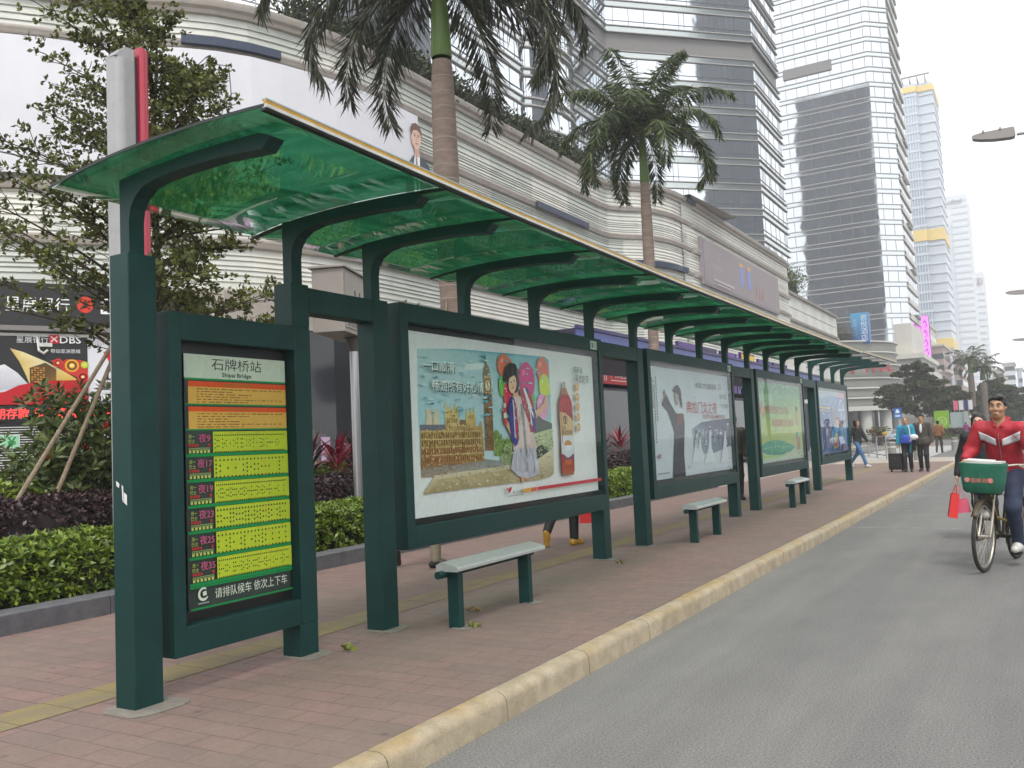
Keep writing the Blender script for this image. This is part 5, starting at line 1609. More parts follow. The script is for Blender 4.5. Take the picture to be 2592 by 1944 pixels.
for k in range(6):
    u = .15 + k * 1.4
    p.rect(u, .25, u + 1.15, 2.0, ('#b9a0b8', '#c9b0c0')[k % 2]).poly([(u + .15, 1.75), (u + 1.0, 1.75), (u + .9, 1.1), (u + .6, .75), (u + .3, 1.05)], '#b0607e').rect(u + .54, .3, u + .64, .8, '#c98a9c')
p.build('print', hd)

# --- purple pavilion with the red metro sign -----------------------------------------
mat('pav_purple', (.035, .022, .12), rough=.5, var=.1, vscale=1)
mat('pav_navy', (.012, .008, .035), rough=.5)
mat('pav_blue', (.06, .085, .30), rough=.45)
pv = thing('metro_pavilion', 'dark purple pavilion with a blue edged canopy behind the second light box', 'building', (-14, 35, 0))
MB().box(-15.6, -13.2, 27.6, 62, PV, 3.35, 'pav_navy').box(-13.35, -13.1, 27.6, 28.0, PV, 3.4, 'pav_purple').build('wall', pv)
MB().prism([(-12.3, 5.05), (-12.3, 4.45), (-13.1, 3.62), (-15.6, 3.40), (-15.6, 5.05)], lambda x, z: (x, 25.2, z), lambda x, z: (x, 62, z), 'pav_navy').build('canopy', pv)
MB().box(-12.298, -12.22, 25.2, 62, 4.62, 5.02, 'pav_blue').box(-12.298, -12.16, 25.15, 62.05, 5.03, 5.14, 'pav_purple').build('edge_band', pv)
MB().box(-13.2, -13.14, 28.3, 33, .5, 3.25, 'dark_glass').box(-13.2, -13.14, 34, 60, .5, 3.2, 'dark_glass').build('window', pv)
sg = tag(MB().box(-13.1, -12.98, 28.5, 33.0, 3.46, 4.02, 'led_red').build('metro_sign') if False else MB().box(-13.1, -12.98, 28.5, 33.0, 3.46, 4.02, 'pav_purple').build('metro_sign'), 'red metro sign with white lettering between the first two light boxes', 'sign')
p = Print((-12.97, 28.5, 3.46), (0, 1, 0), (0, 0, 1), step=.003)
p.rect(0, 0, 4.5, .56, '#b3121c')
for s in (-1, 1): p.line([(.30 + s * .22, .46), (.30 + s * .10, .36), (.30 + s * .055, .1)], .05, '#f0e6e6')
p.text('广州地铁', .75, .24, .22, '#f0e6e6', w=1.5, bold=.01).rect(.75, .12, 2.3, .15, '#e9d6d6')
p.build('lettering', sg)
cols = (('#5a3a86', 36.2, 38.6), ('#2f2a44', 39.0, 41.6), ('#6a3f95', 42.2, 44.6), ('#8d7fb0', 44.7, 45.2), ('#b8141c', 45.6, 48.2), ('#4a3a7c', 49.0, 51.8), ('#342a58', 52.2, 55.6))
random.seed(8)
for k, (c, y0, y1) in enumerate(cols):
    s = tag(MB().box(-12.98, -12.86, y0, y1, 3.5, 5.55 if k != 4 else 5.7, 'pav_purple').build('shop_sign'), ('purple shop sign with dark figures, first above the flamenco case', 'near black shop sign above the gap after the flamenco case', 'violet shop sign with white strokes above the green notice', 'narrow pale lilac sign strip beside the violet one', 'red and yellow shop sign above the green notice', 'blue violet sign left of the fifth post', 'dark indigo sign farthest along the pavilion')[k], 'sign', 'signs along the pavilion front')
    p = Print((-12.85, y0, 3.5), (0, 1, 0), (0, 0, 1), step=.003)
    p.rect(.05, .05, y1 - y0 - .05, 2.0 if k != 4 else 2.15, c)
    if k == 4: p.rect(.1, 1.55, y1 - y0 - .1, 2.1, '#e3c42a').poly([(.5, .2), (1.1, 1.1), (1.6, .2)], '#e9dede')
    else:
        for _ in range(5):
            u = random.uniform(.2, y1 - y0 - .5)
            p.poly([(u, random.uniform(.1, 1)), (u + .3, random.uniform(1, 1.9)), (u + .5, random.uniform(.2, 1.2))], random.choice(('#cfc6d6', '#1d1828', '#8a78ac', '#b8a0a8')))
    p.build('print', s)

# --- towers -----------------------------------------------------------------------------
mat('tower_dark', (.075, .085, .105), rough=.4, var=.3, vscale=.1)
def curtain_tower(name, label, plan, floors, sp, mirror, spm, mull_step, ledge, back, louvers=(), loc=None, ledge_m='ledge', jitter=0.0, ledge_h=.10, seed=1, backm=None, mw=.022):
    """floors = list of floor levels; each floor: opaque band (height sp) with ledges, then glass with mullions"""
    random.seed(seed)
    o = thing(name, label, 'building', loc or (plan[0][0], plan[0][1], 0))
    for k, (z0, z1) in enumerate(zip(floors[:-1], floors[1:])):
        if k in louvers:
            sweep(MB(), plan, [(-.25, z0 + sp), (-.25, z1)], 'louver').build('louver_band', o)
        else:
            g = sweep(MB(), plan, [(0, z0 + sp), (0, z1)], mirror)
            for i in range(len(plan) - 1):
                a, b = Vector((*plan[i], 0)), Vector((*plan[i + 1], 0))
                L = (b - a).length
                d = (b - a) / L
                nrm = Vector((d.y, -d.x, 0))
                s = mull_step * .5
                while s < L:
                    c = a + d * s
                    g.obox((c.x + nrm.x * .01, c.y + nrm.y * .01, (z0 + sp + z1) / 2), (d * mw, nrm * .02, Vector((0, 0, (z1 - z0 - sp) / 2))), 'mullion')
                    s += mull_step * (random.choice((.35, .35, 1.0, 1.3)) if jitter else 1)
            if jitter:
                sweep(g, plan, [(.02, z0 + sp + .62), (.07, z0 + sp + .62), (.07, z0 + sp + .68), (.02, z0 + sp + .68)], 'mullion')
            g.build('window_band', o)
        f = sweep(MB(), plan, [(.02, z0), (.02, z0 + sp)], spm)
        for z in (z0, z0 + sp): sweep(f, plan, [(0, z - ledge_h / 2), (ledge, z - ledge_h / 2), (ledge, z + ledge_h / 2), (0, z + ledge_h / 2)], ledge_m)
        f.build('floor_band', o)
    r_ = MB()
    cap_roof(r_, plan, floors[-1], back, 'flat_roof')
    for a, b in zip([plan[-1]] + back, back + [plan[0]]): r_.add([(a[0], a[1], 14), (b[0], b[1], 14), (b[0], b[1], floors[-1]), (a[0], a[1], floors[-1])], [(0, 1, 2, 3)], backm or spm)
    r_.build('roof', o)
    return o
F1 = [49.28 + 3.3 * k for k in range(-11, 16)]
curtain_tower('office_tower', 'glass office tower with a stepped corner right above the podium', [(-42.8, 62), (-42.8, 100.6), (-28.4, 115), (-28.4, 128.6), (-34, 134)], F1, .85, 'mirror_t1', 'spandrel', 2.1, .22, [(-54.5, 134), (-54.5, 62)], louvers=(11,), jitter=1, seed=2, backm='tower_dark')
cyl = [(-49.4 + 8.6 * math.cos(t), 84 + 8.6 * math.sin(t)) for t in np.linspace(-2.6, .9, 15)]
curtain_tower('round_tower', 'round glass tower with curved white ledges rising behind the roof hedge', cyl, [14.5 + 3.1 * k for k in range(16)], .8, 'mirror_t1', 'spandrel', 3.2, .30, [(-56, 92), (-60, 84)], ledge_h=.16, seed=3)
F2 = [70.91 + 3.32 * k for k in range(-17, 13)]
t2 = curtain_tower('hotel_tower', 'tall glass tower with chamfered corner and dark reflection, middle of the picture', [(-75, 200), (-25.2, 200), (-21.3, 203.9), (-21.3, 224.2)], F2, .95, 'mirror_t2', 'spandrel2', 2.4, .22, [(-30, 240), (-75, 240)], seed=4, mw=.05, ledge_h=.17)
MB().box(-42.9, -32.6, 199.6, 199.84, 79.7, 82.0, 'louver').build('louver_panel', t2)
w = MB()
for k, z in enumerate(F2):
    w.box(-21.28, -21.02, 205, 223.4, z - .1, z + .95, 'cream_stone')
    if k % 3 == 0: w.box(-21.28, -20.6, 209 + (k % 4) * 2, 215 + (k % 4) * 2, z + 1.0, z + 1.7, 'ledge_dark')
w.build('balcony_band', t2)
mat('hotel_base', (.30, .29, .27), rough=.6, var=.08, vscale=.4)
b = MB().box(-60, -23.6, 197.5, 199.98, 0, 14.2, 'hotel_base').box(-25, -20.8, 201, 226, 0, 23, 'cream_stone').box(-26, -18.2, 198, 232, 12.2, 13.4, 'cream_stone').box(-26, -18.6, 198, 232, 15.4, 16.4, 'cream_stone').box(-25.6, -19, 198.5, 231.5, 0, 12.2, 'mall_stone').box(-25.6, -19, 198.5, 231.5, 13.4, 15.4, 'mall_stone')
b.build('base', t2)
mat('led_pink', (.95, .16, .90), rough=.5, emit=.75)
mg = tag(MB().box(-21.2, -19.6, 226.0, 228, 16.2, 27.0, 'pav_purple').build('led_screen'), 'magenta vertical LED screen on the side of the hotel tower', 'sign')
p = Print((-21.15, 225.97, 16.3), (1, 0, 0), (0, 0, 1), step=.01)
p.rect(0, 0, 1.5, 10.6, '#f065ec')
p.build('screen', mg, material='led_pink')
p = Print((-21.15, 225.94, 16.3), (1, 0, 0), (0, 0, 1), step=.01)
for k in range(4): p.line([(.35, 8.9 - k * 2.2), (.8, 9.6 - k * 2.2), (1.1, 8.3 - k * 2.2), (.5, 7.9 - k * 2.2)], .22, '#5a2a90')
p.build('screen_picture', mg)

# round corner mall
rm = thing('round_mall', 'round cornered department store with stacked stone bands at the crossing', 'building', (-34, 160, 0))
arc = [(-90, 145.4), (-60, 145.4), (-46, 145.4)] + [(-34 + 14.6 * math.cos(t), 160 + 14.6 * math.sin(t)) for t in np.linspace(-math.pi / 2, .35, 26)] + [(-24, 185)]
TZ = [5.0, 6.5, 8.1, 9.7, 11.8, 13.9, 15.6]
for k, (z0, z1) in enumerate(zip(TZ[:-1], TZ[1:])):
    off = (1.0, .6, .45, .9, .15, .15)[k]
    sweep(MB(), arc, [(off - .15, z0), (off, z0 + .25), (off, z1 - .35), (off - .1, z1 - .3)], 'mall_stone').build('stone_band', rm, smooth='auto')
    sweep(MB(), arc, [(off - .2, z1 - .32), (off + .35, z1 - .30), (off + .35, z1 - .10), (off - .4, z1)], 'mall_edge').build('edge_band', rm, smooth='auto')
sweep(MB(), arc, [(1.5, 4.3), (1.5, 4.95), (.4, 5.05)], 'mall_edge').build('canopy', rm, smooth='auto')
sweep(MB(), arc, [(-3, 0), (-3, 4.3), (1.5, 4.3)], 'dark_glass').build('shop_front', rm)
for i in range(2, len(arc) - 1, 4): MB().lathe((arc[i][0], arc[i][1], 0), [(.9, 0), (.9, 4.3)], 'mall_edge', 14).build('column', rm, smooth=True)
cap_roof(MB(), arc, 15.4, [(-90, 185)], 'flat_roof').build('roof', rm)
tt = math.radians(-52)
so = Vector((-34 + 15.4 * math.cos(tt), 160 + 15.4 * math.sin(tt), 10.15))
sv = Vector((-math.sin(tt), math.cos(tt), 0))
w = MB()
random.seed(6)
mat('store_red', (.42, .05, .06), rough=.5)
w.lathe(so + Vector((0, 0, .8)), [(.0, -.1), (.75, -.1), (.75, .1), (0, .1)], 'store_red', 20, axis='y')
for k in range(5):
    c = so + sv * (1.6 + k * 1.25) + Vector((0, 0, .8)) + Vector((math.cos(tt), math.sin(tt), 0)) * (-.13 * (k + 1.4) * .35)
    w.obox(c + sv * .0, (sv * .12, Vector((.1, 0, 0)), Vector((0, 0, .6))), 'store_red')
    w.obox(c + sv * .45 + Vector((0, 0, random.uniform(-.4, .5))), (sv * .45, Vector((.1, 0, 0)), Vector((0, 0, .12))), 'store_red')
tag(w.build('store_sign'), 'red store sign with a round emblem on the rounded corner', 'sign')
mat('hotel_blue', (.03, .12, .42), rough=.5)
hsn = tag(MB().box(-24.4, -21.75, 150.6, 152.6, 15.0, 20.0, 'hotel_blue').build('hotel_sign'), 'blue box sign with white upright characters on the round mall roof', 'sign')
p = Print((-24.4, 150.57, 15.0), (1, 0, 0), (0, 0, 1), step=.01)
p.poly([(0, 0), (2.65, 0), (2.65, 5), (0, 5)], ['#1a4f9e', '#1a4f9e', '#4fa4d2', '#58aedb'])
p.text('君悦酒店', 1.45, 3.75, .95, '#e6eff6', vert=True, bold=.01).text('贵宾入口', .3, 3.5, .62, '#a9cbe6', vert=True)
p.build('lettering', hsn)
roof_plants(respace([(-31, 151), (-26, 150), (-24.6, 150.4)], .4), 'brownish plants on the round mall roof beside the blue sign', 2.6, 2600, [(.12, .13, .06), (.09, .10, .045), (.15, .14, .08)], back=0, jit=.8, name='roof_plants', z0=15.4)

# far towers; part of their fading into haze is put into paler wall colours
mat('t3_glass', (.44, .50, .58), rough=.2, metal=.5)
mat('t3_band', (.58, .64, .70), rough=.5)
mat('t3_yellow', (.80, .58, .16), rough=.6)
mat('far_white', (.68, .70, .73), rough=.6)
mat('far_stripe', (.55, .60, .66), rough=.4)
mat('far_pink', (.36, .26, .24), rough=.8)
mat('far_cream', (.55, .50, .44), rough=.8)
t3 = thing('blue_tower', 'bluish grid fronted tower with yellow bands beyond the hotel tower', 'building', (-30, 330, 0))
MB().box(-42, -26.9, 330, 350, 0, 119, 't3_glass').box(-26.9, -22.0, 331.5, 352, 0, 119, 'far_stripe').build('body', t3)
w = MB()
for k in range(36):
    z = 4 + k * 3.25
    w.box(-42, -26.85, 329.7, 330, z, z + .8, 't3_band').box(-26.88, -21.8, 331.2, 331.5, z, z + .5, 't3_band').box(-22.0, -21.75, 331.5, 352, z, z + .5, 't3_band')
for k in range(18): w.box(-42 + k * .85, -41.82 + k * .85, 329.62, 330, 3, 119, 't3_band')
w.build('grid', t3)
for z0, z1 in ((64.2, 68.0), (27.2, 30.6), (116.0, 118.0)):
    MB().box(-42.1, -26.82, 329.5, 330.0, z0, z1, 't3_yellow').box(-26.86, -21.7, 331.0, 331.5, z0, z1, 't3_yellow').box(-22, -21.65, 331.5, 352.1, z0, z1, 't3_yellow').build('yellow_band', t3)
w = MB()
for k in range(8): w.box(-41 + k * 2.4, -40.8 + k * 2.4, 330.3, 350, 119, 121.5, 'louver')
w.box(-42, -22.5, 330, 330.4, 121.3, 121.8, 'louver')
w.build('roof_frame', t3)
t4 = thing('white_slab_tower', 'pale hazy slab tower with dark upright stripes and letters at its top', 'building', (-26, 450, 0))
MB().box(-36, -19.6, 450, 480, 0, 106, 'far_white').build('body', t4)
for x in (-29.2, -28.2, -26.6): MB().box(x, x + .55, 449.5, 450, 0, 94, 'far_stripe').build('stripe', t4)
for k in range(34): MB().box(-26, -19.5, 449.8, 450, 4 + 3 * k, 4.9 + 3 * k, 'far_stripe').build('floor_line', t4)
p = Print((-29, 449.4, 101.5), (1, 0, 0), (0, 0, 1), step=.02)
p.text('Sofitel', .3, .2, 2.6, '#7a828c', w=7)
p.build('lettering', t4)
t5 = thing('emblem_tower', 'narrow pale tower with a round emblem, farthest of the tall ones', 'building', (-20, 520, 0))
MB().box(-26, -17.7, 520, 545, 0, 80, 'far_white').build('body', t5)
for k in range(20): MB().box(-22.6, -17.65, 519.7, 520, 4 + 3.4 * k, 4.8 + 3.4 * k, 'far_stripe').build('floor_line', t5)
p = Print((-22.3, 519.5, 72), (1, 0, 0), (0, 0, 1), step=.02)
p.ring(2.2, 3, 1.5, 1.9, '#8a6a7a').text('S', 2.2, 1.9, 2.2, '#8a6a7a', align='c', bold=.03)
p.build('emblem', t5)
def flats(name, label, x0, x1, y0, y1, h, wall, seed, balc=True):
    random.seed(seed)
    o = thing(name, label, 'building', (x0, y0, 0))
    MB().box(x0, x1, y0, y1, 0, h, wall).build('wall', o)
    k = 0
    z = 3.6
    while z < h - 2:
        w = MB()
        xs = [(x1 + .06, y1 - .8), (x1 + .06, y0 - .06), (x0 + .5, y0 - .06)]
        w.add([(a, b_, z) for a, b_ in xs] + [(a, b_, z + 1.5) for a, b_ in xs], [(1, 0, 3, 4), (2, 1, 4, 5)], 'dark_glass')
        w.build('window_band', o)
        if balc and k % 2 == 0:
            MB().box(x1 + .07, x1 + 1.0, y0 + 1, y1 - 2, z - .5, z + .3, 'far_cream').build('balcony', o)
            MB().box(x0 + .6, x1 - .6, y0 - .9, y0 - .07, z - .5, z + .3, 'far_cream').build('balcony', o)
        z += 3.1
        k += 1
    MB().box(x0 - .4, x1 + .4, y0 - .4, y1 + .4, h, h + .5, 'far_cream').build('roof', o)
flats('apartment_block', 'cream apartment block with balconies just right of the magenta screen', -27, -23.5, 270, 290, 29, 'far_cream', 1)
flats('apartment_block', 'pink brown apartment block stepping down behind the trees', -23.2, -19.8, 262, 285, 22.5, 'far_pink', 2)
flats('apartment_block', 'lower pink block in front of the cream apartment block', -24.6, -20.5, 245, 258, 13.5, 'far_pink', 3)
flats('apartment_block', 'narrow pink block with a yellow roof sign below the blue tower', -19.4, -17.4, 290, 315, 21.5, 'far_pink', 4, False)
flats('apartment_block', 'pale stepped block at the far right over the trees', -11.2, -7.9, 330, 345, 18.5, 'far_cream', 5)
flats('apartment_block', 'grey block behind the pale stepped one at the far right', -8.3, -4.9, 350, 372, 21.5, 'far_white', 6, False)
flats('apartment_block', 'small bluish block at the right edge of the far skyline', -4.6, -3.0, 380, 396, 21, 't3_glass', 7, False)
# building across the street: what the mirror glass of the towers shows
flats('facing_building', 'tall dark grey building across the street, out of the picture', 62, 96, 79, 122, 107, 'tower_dark', 8, False)
# ---------------------------------------------------------------- people: smooth blended bodies
class SDF:
    def __init__(s): s.p = []
    def cap(s, a, b, r0, r1, k=.03, sub=False):
        s.p.append(('c', np.array(a, float), np.array(b, float), r0, r1, k, sub)); return s
    def ell(s, c, r, rot=None, k=.03, sub=False):
        s.p.append(('e', np.array(c, float), np.array(r, float), None if rot is None else np.array(rot, float), 0, k, sub)); return s
    def mesh(s, res, crop=None, wrinkle=0.0, wk=18.0):
        lo, hi = [], []
        for q in s.p:
            if q[6]: continue
            if q[0] == 'c':
                r = max(q[3], q[4])
                lo.append(np.minimum(q[1], q[2]) - r); hi.append(np.maximum(q[1], q[2]) + r)
            else:
                r = q[2].max(); lo.append(q[1] - r); hi.append(q[1] + r)
        lo = np.min(lo, 0) - 3 * res; hi = np.max(hi, 0) + 3 * res
        n = np.ceil((hi - lo) / res).astype(int) + 1
        ax = [lo[i] + res * np.arange(n[i]) for i in range(3)]
        D = np.full(n, 1.0)
        for q in s.p:
            k = q[5]
            if q[0] == 'c':
                r = max(q[3], q[4]); a = np.minimum(q[1], q[2]) - r; b = np.maximum(q[1], q[2]) + r
            else:
                r = q[2].max(); a = q[1] - r; b = q[1] + r
            m = k + 4 * res
            i0 = np.maximum(0, np.floor((a - m - lo) / res).astype(int)); i1 = np.minimum(n, np.ceil((b + m - lo) / res).astype(int) + 1)
            X, Y, Z = np.meshgrid(*[ax[i][i0[i]:i1[i]] for i in range(3)], indexing='ij')
            if q[0] == 'c':
                d = q[2] - q[1]; L = max(1e-9, d @ d)
                t = np.clip(((X - q[1][0]) * d[0] + (Y - q[1][1]) * d[1] + (Z - q[1][2]) * d[2]) / L, 0, 1)
                v = np.sqrt((X - q[1][0] - t * d[0]) ** 2 + (Y - q[1][1] - t * d[1]) ** 2 + (Z - q[1][2] - t * d[2]) ** 2) - (q[3] + (q[4] - q[3]) * t)
            else:
                P = [X - q[1][0], Y - q[1][1], Z - q[1][2]]
                if q[3] is not None: P = [sum(q[3][j, i] * P[j] for j in range(3)) for i in range(3)]
                e = np.sqrt(sum((P[i] / q[2][i]) ** 2 for i in range(3)))
                e2 = np.sqrt(sum((P[i] / q[2][i] ** 2) ** 2 for i in range(3)))
                v = e * (e - 1) / np.maximum(1e-9, e2)
            W = D[i0[0]:i1[0], i0[1]:i1[1], i0[2]:i1[2]]
            if q[6]:
                v = -v
                h = np.maximum(k - np.abs(W - v), 0) / k
                W[...] = np.maximum(W, v) + h * h * k * .25
            else:
                h = np.maximum(k - np.abs(W - v), 0) / k
                W[...] = np.minimum(W, v) - h * h * k * .25
        if wrinkle:
            X, Y, Z = np.meshgrid(*ax, indexing='ij')
            D += wrinkle * (np.sin(Z * wk * 2.1 + 2.5 * np.sin(X * wk * .7) + 1.7 * np.sin(Y * wk * .9)) * .6 + np.sin(X * wk * 1.3 + Z * wk + 2 * np.sin(Y * wk * .6)) * .4)
        if crop is not None:
            X, Y, Z = np.meshgrid(*ax, indexing='ij')
            for c in crop: D = np.maximum(D, c(X, Y, Z))
        return nets(D, lo, res)
def nets(D, lo, res):
    """naive surface nets: one vertex per mixed cell, one quad per crossed edge"""
    I = D < 0
    nx, ny, nz = D.shape
    cnt = np.zeros((nx - 1, ny - 1, nz - 1)); acc = np.zeros((nx - 1, ny - 1, nz - 1, 3))
    corners = [(i, j, k) for i in (0, 1) for j in (0, 1) for k in (0, 1)]
    g = lambda A, c: A[c[0]:nx - 1 + c[0], c[1]:ny - 1 + c[1], c[2]:nz - 1 + c[2]]
    for a in corners:
        for ax_ in range(3):
            if a[ax_]: continue
            b = tuple(a[i] + (1 if i == ax_ else 0) for i in range(3))
            da, db = g(D, a), g(D, b)
            cr = g(I, a) != g(I, b)
            t = np.where(cr, da / np.where(cr, da - db, 1), 0)
            cnt += cr
            for i in range(3): acc[..., i] += np.where(cr, a[i] + (t if i == ax_ else 0), 0)
    act = cnt > 0
    idx = np.full(act.shape, -1); idx[act] = np.arange(act.sum())
    base = np.argwhere(act)
    verts = (base + acc[act] / cnt[act][:, None]) * res + lo
    Q = []
    for ax_ in range(3):
        o = [(1, 2), (2, 0), (0, 1)][ax_]
        sl = [slice(1, -1)] * 3; sl[ax_] = slice(0, -1)
        sl2 = [slice(1, -1)] * 3; sl2[ax_] = slice(1, None)
        A, B = I[tuple(sl)], I[tuple(sl2)]
        for flip in (False, True):
            w = np.argwhere((A & ~B) if not flip else (~A & B))
            if not len(w): continue
            w = w + np.array([0 if i == ax_ else 1 for i in range(3)])
            e = [np.array([0, 0, 0]) for _ in range(4)]
            e[1] = e[1].copy(); e[1][o[0]] = -1
            e[2] = e[2].copy(); e[2][o[0]] = -1; e[2][o[1]] = -1
            e[3] = e[3].copy(); e[3][o[1]] = -1
            c = [idx[tuple((w + q).T)] for q in e]
            f = np.stack(c if not flip else c[::-1], 1)
            Q.append(f[(f >= 0).all(1)])
    return verts, np.concatenate(Q) if Q else np.zeros((0, 4), int)

mat('skin', (.42, .235, .135), rough=.5, var=.06, vscale=14)
mat('skin_pale', (.54, .34, .23), rough=.5, var=.05, vscale=14)
mat('hair_black', (.010, .008, .007), rough=.45, bump=.4, bscale=120)
mat('eye_white', (.55, .53, .50), rough=.3)
mat('eye_dark', (.012, .008, .006), rough=.25)
mat('brow', (.02, .014, .011), rough=.8)
mat('lip', (.30, .12, .09), rough=.5)
mat('cloth_red', (.40, .018, .032), rough=.62, var=.12, vscale=12, bump=.25, bscale=26)
mat('cloth_white', (.62, .62, .64), rough=.65, bump=.15, bscale=30)
mat('cloth_black', (.012, .012, .014), rough=.7, var=.25, vscale=9, bump=.3, bscale=24)
mat('cloth_jeans', (.020, .030, .062), rough=.8, var=.3, vscale=9, bump=.3, bscale=22)
mat('cloth_blue_jeans', (.05, .12, .24), rough=.8, var=.3, vscale=9, bump=.3, bscale=22)
mat('cloth_teal', (.02, .25, .36), rough=.7, var=.15, vscale=9, bump=.25, bscale=22)
mat('cloth_teal2', (.01, .16, .22), rough=.7, var=.1)
mat('cloth_brown', (.055, .046, .036), rough=.75, var=.15, vscale=9, bump=.25, bscale=22)
mat('cloth_rust', (.20, .085, .035), rough=.75, var=.15)
mat('cloth_purple', (.22, .02, .14), rough=.75)
mat('cloth_khaki', (.25, .21, .15), rough=.8, var=.15, vscale=9, bump=.25, bscale=22)
mat('cloth_grey', (.20, .21, .23), rough=.75)
mat('shoe_white', (.55, .54, .50), rough=.5, var=.2, vscale=20)
mat('shoe_black', (.015, .014, .014), rough=.4)
mat('boot_yellow', (.48, .25, .03), rough=.6, var=.15, vscale=20)
mat('bag_red', (.68, .03, .03), rough=.45)
mat('bag_pink', (.72, .12, .20), rough=.5)
mat('bag_blue', (.02, .055, .36), rough=.6, bump=.2, bscale=25)
mat('bag_yellow', (.55, .33, .03), rough=.6)

def put(o, name, sdf, m, T, res, **k):
    v, q = sdf.mesh(res, **k)
    v = v @ np.array(T.to_3x3()).T + np.array(T.translation)
    return np_mesh(name, v, q, m, o, smooth=True)
V3 = lambda *a: np.array(a, float)
def frame_axes(up_, side):
    z = up_ / np.linalg.norm(up_)
    x = side - z * (side @ z); x = x / np.linalg.norm(x)
    return np.stack([x, np.cross(z, x), z], 1)

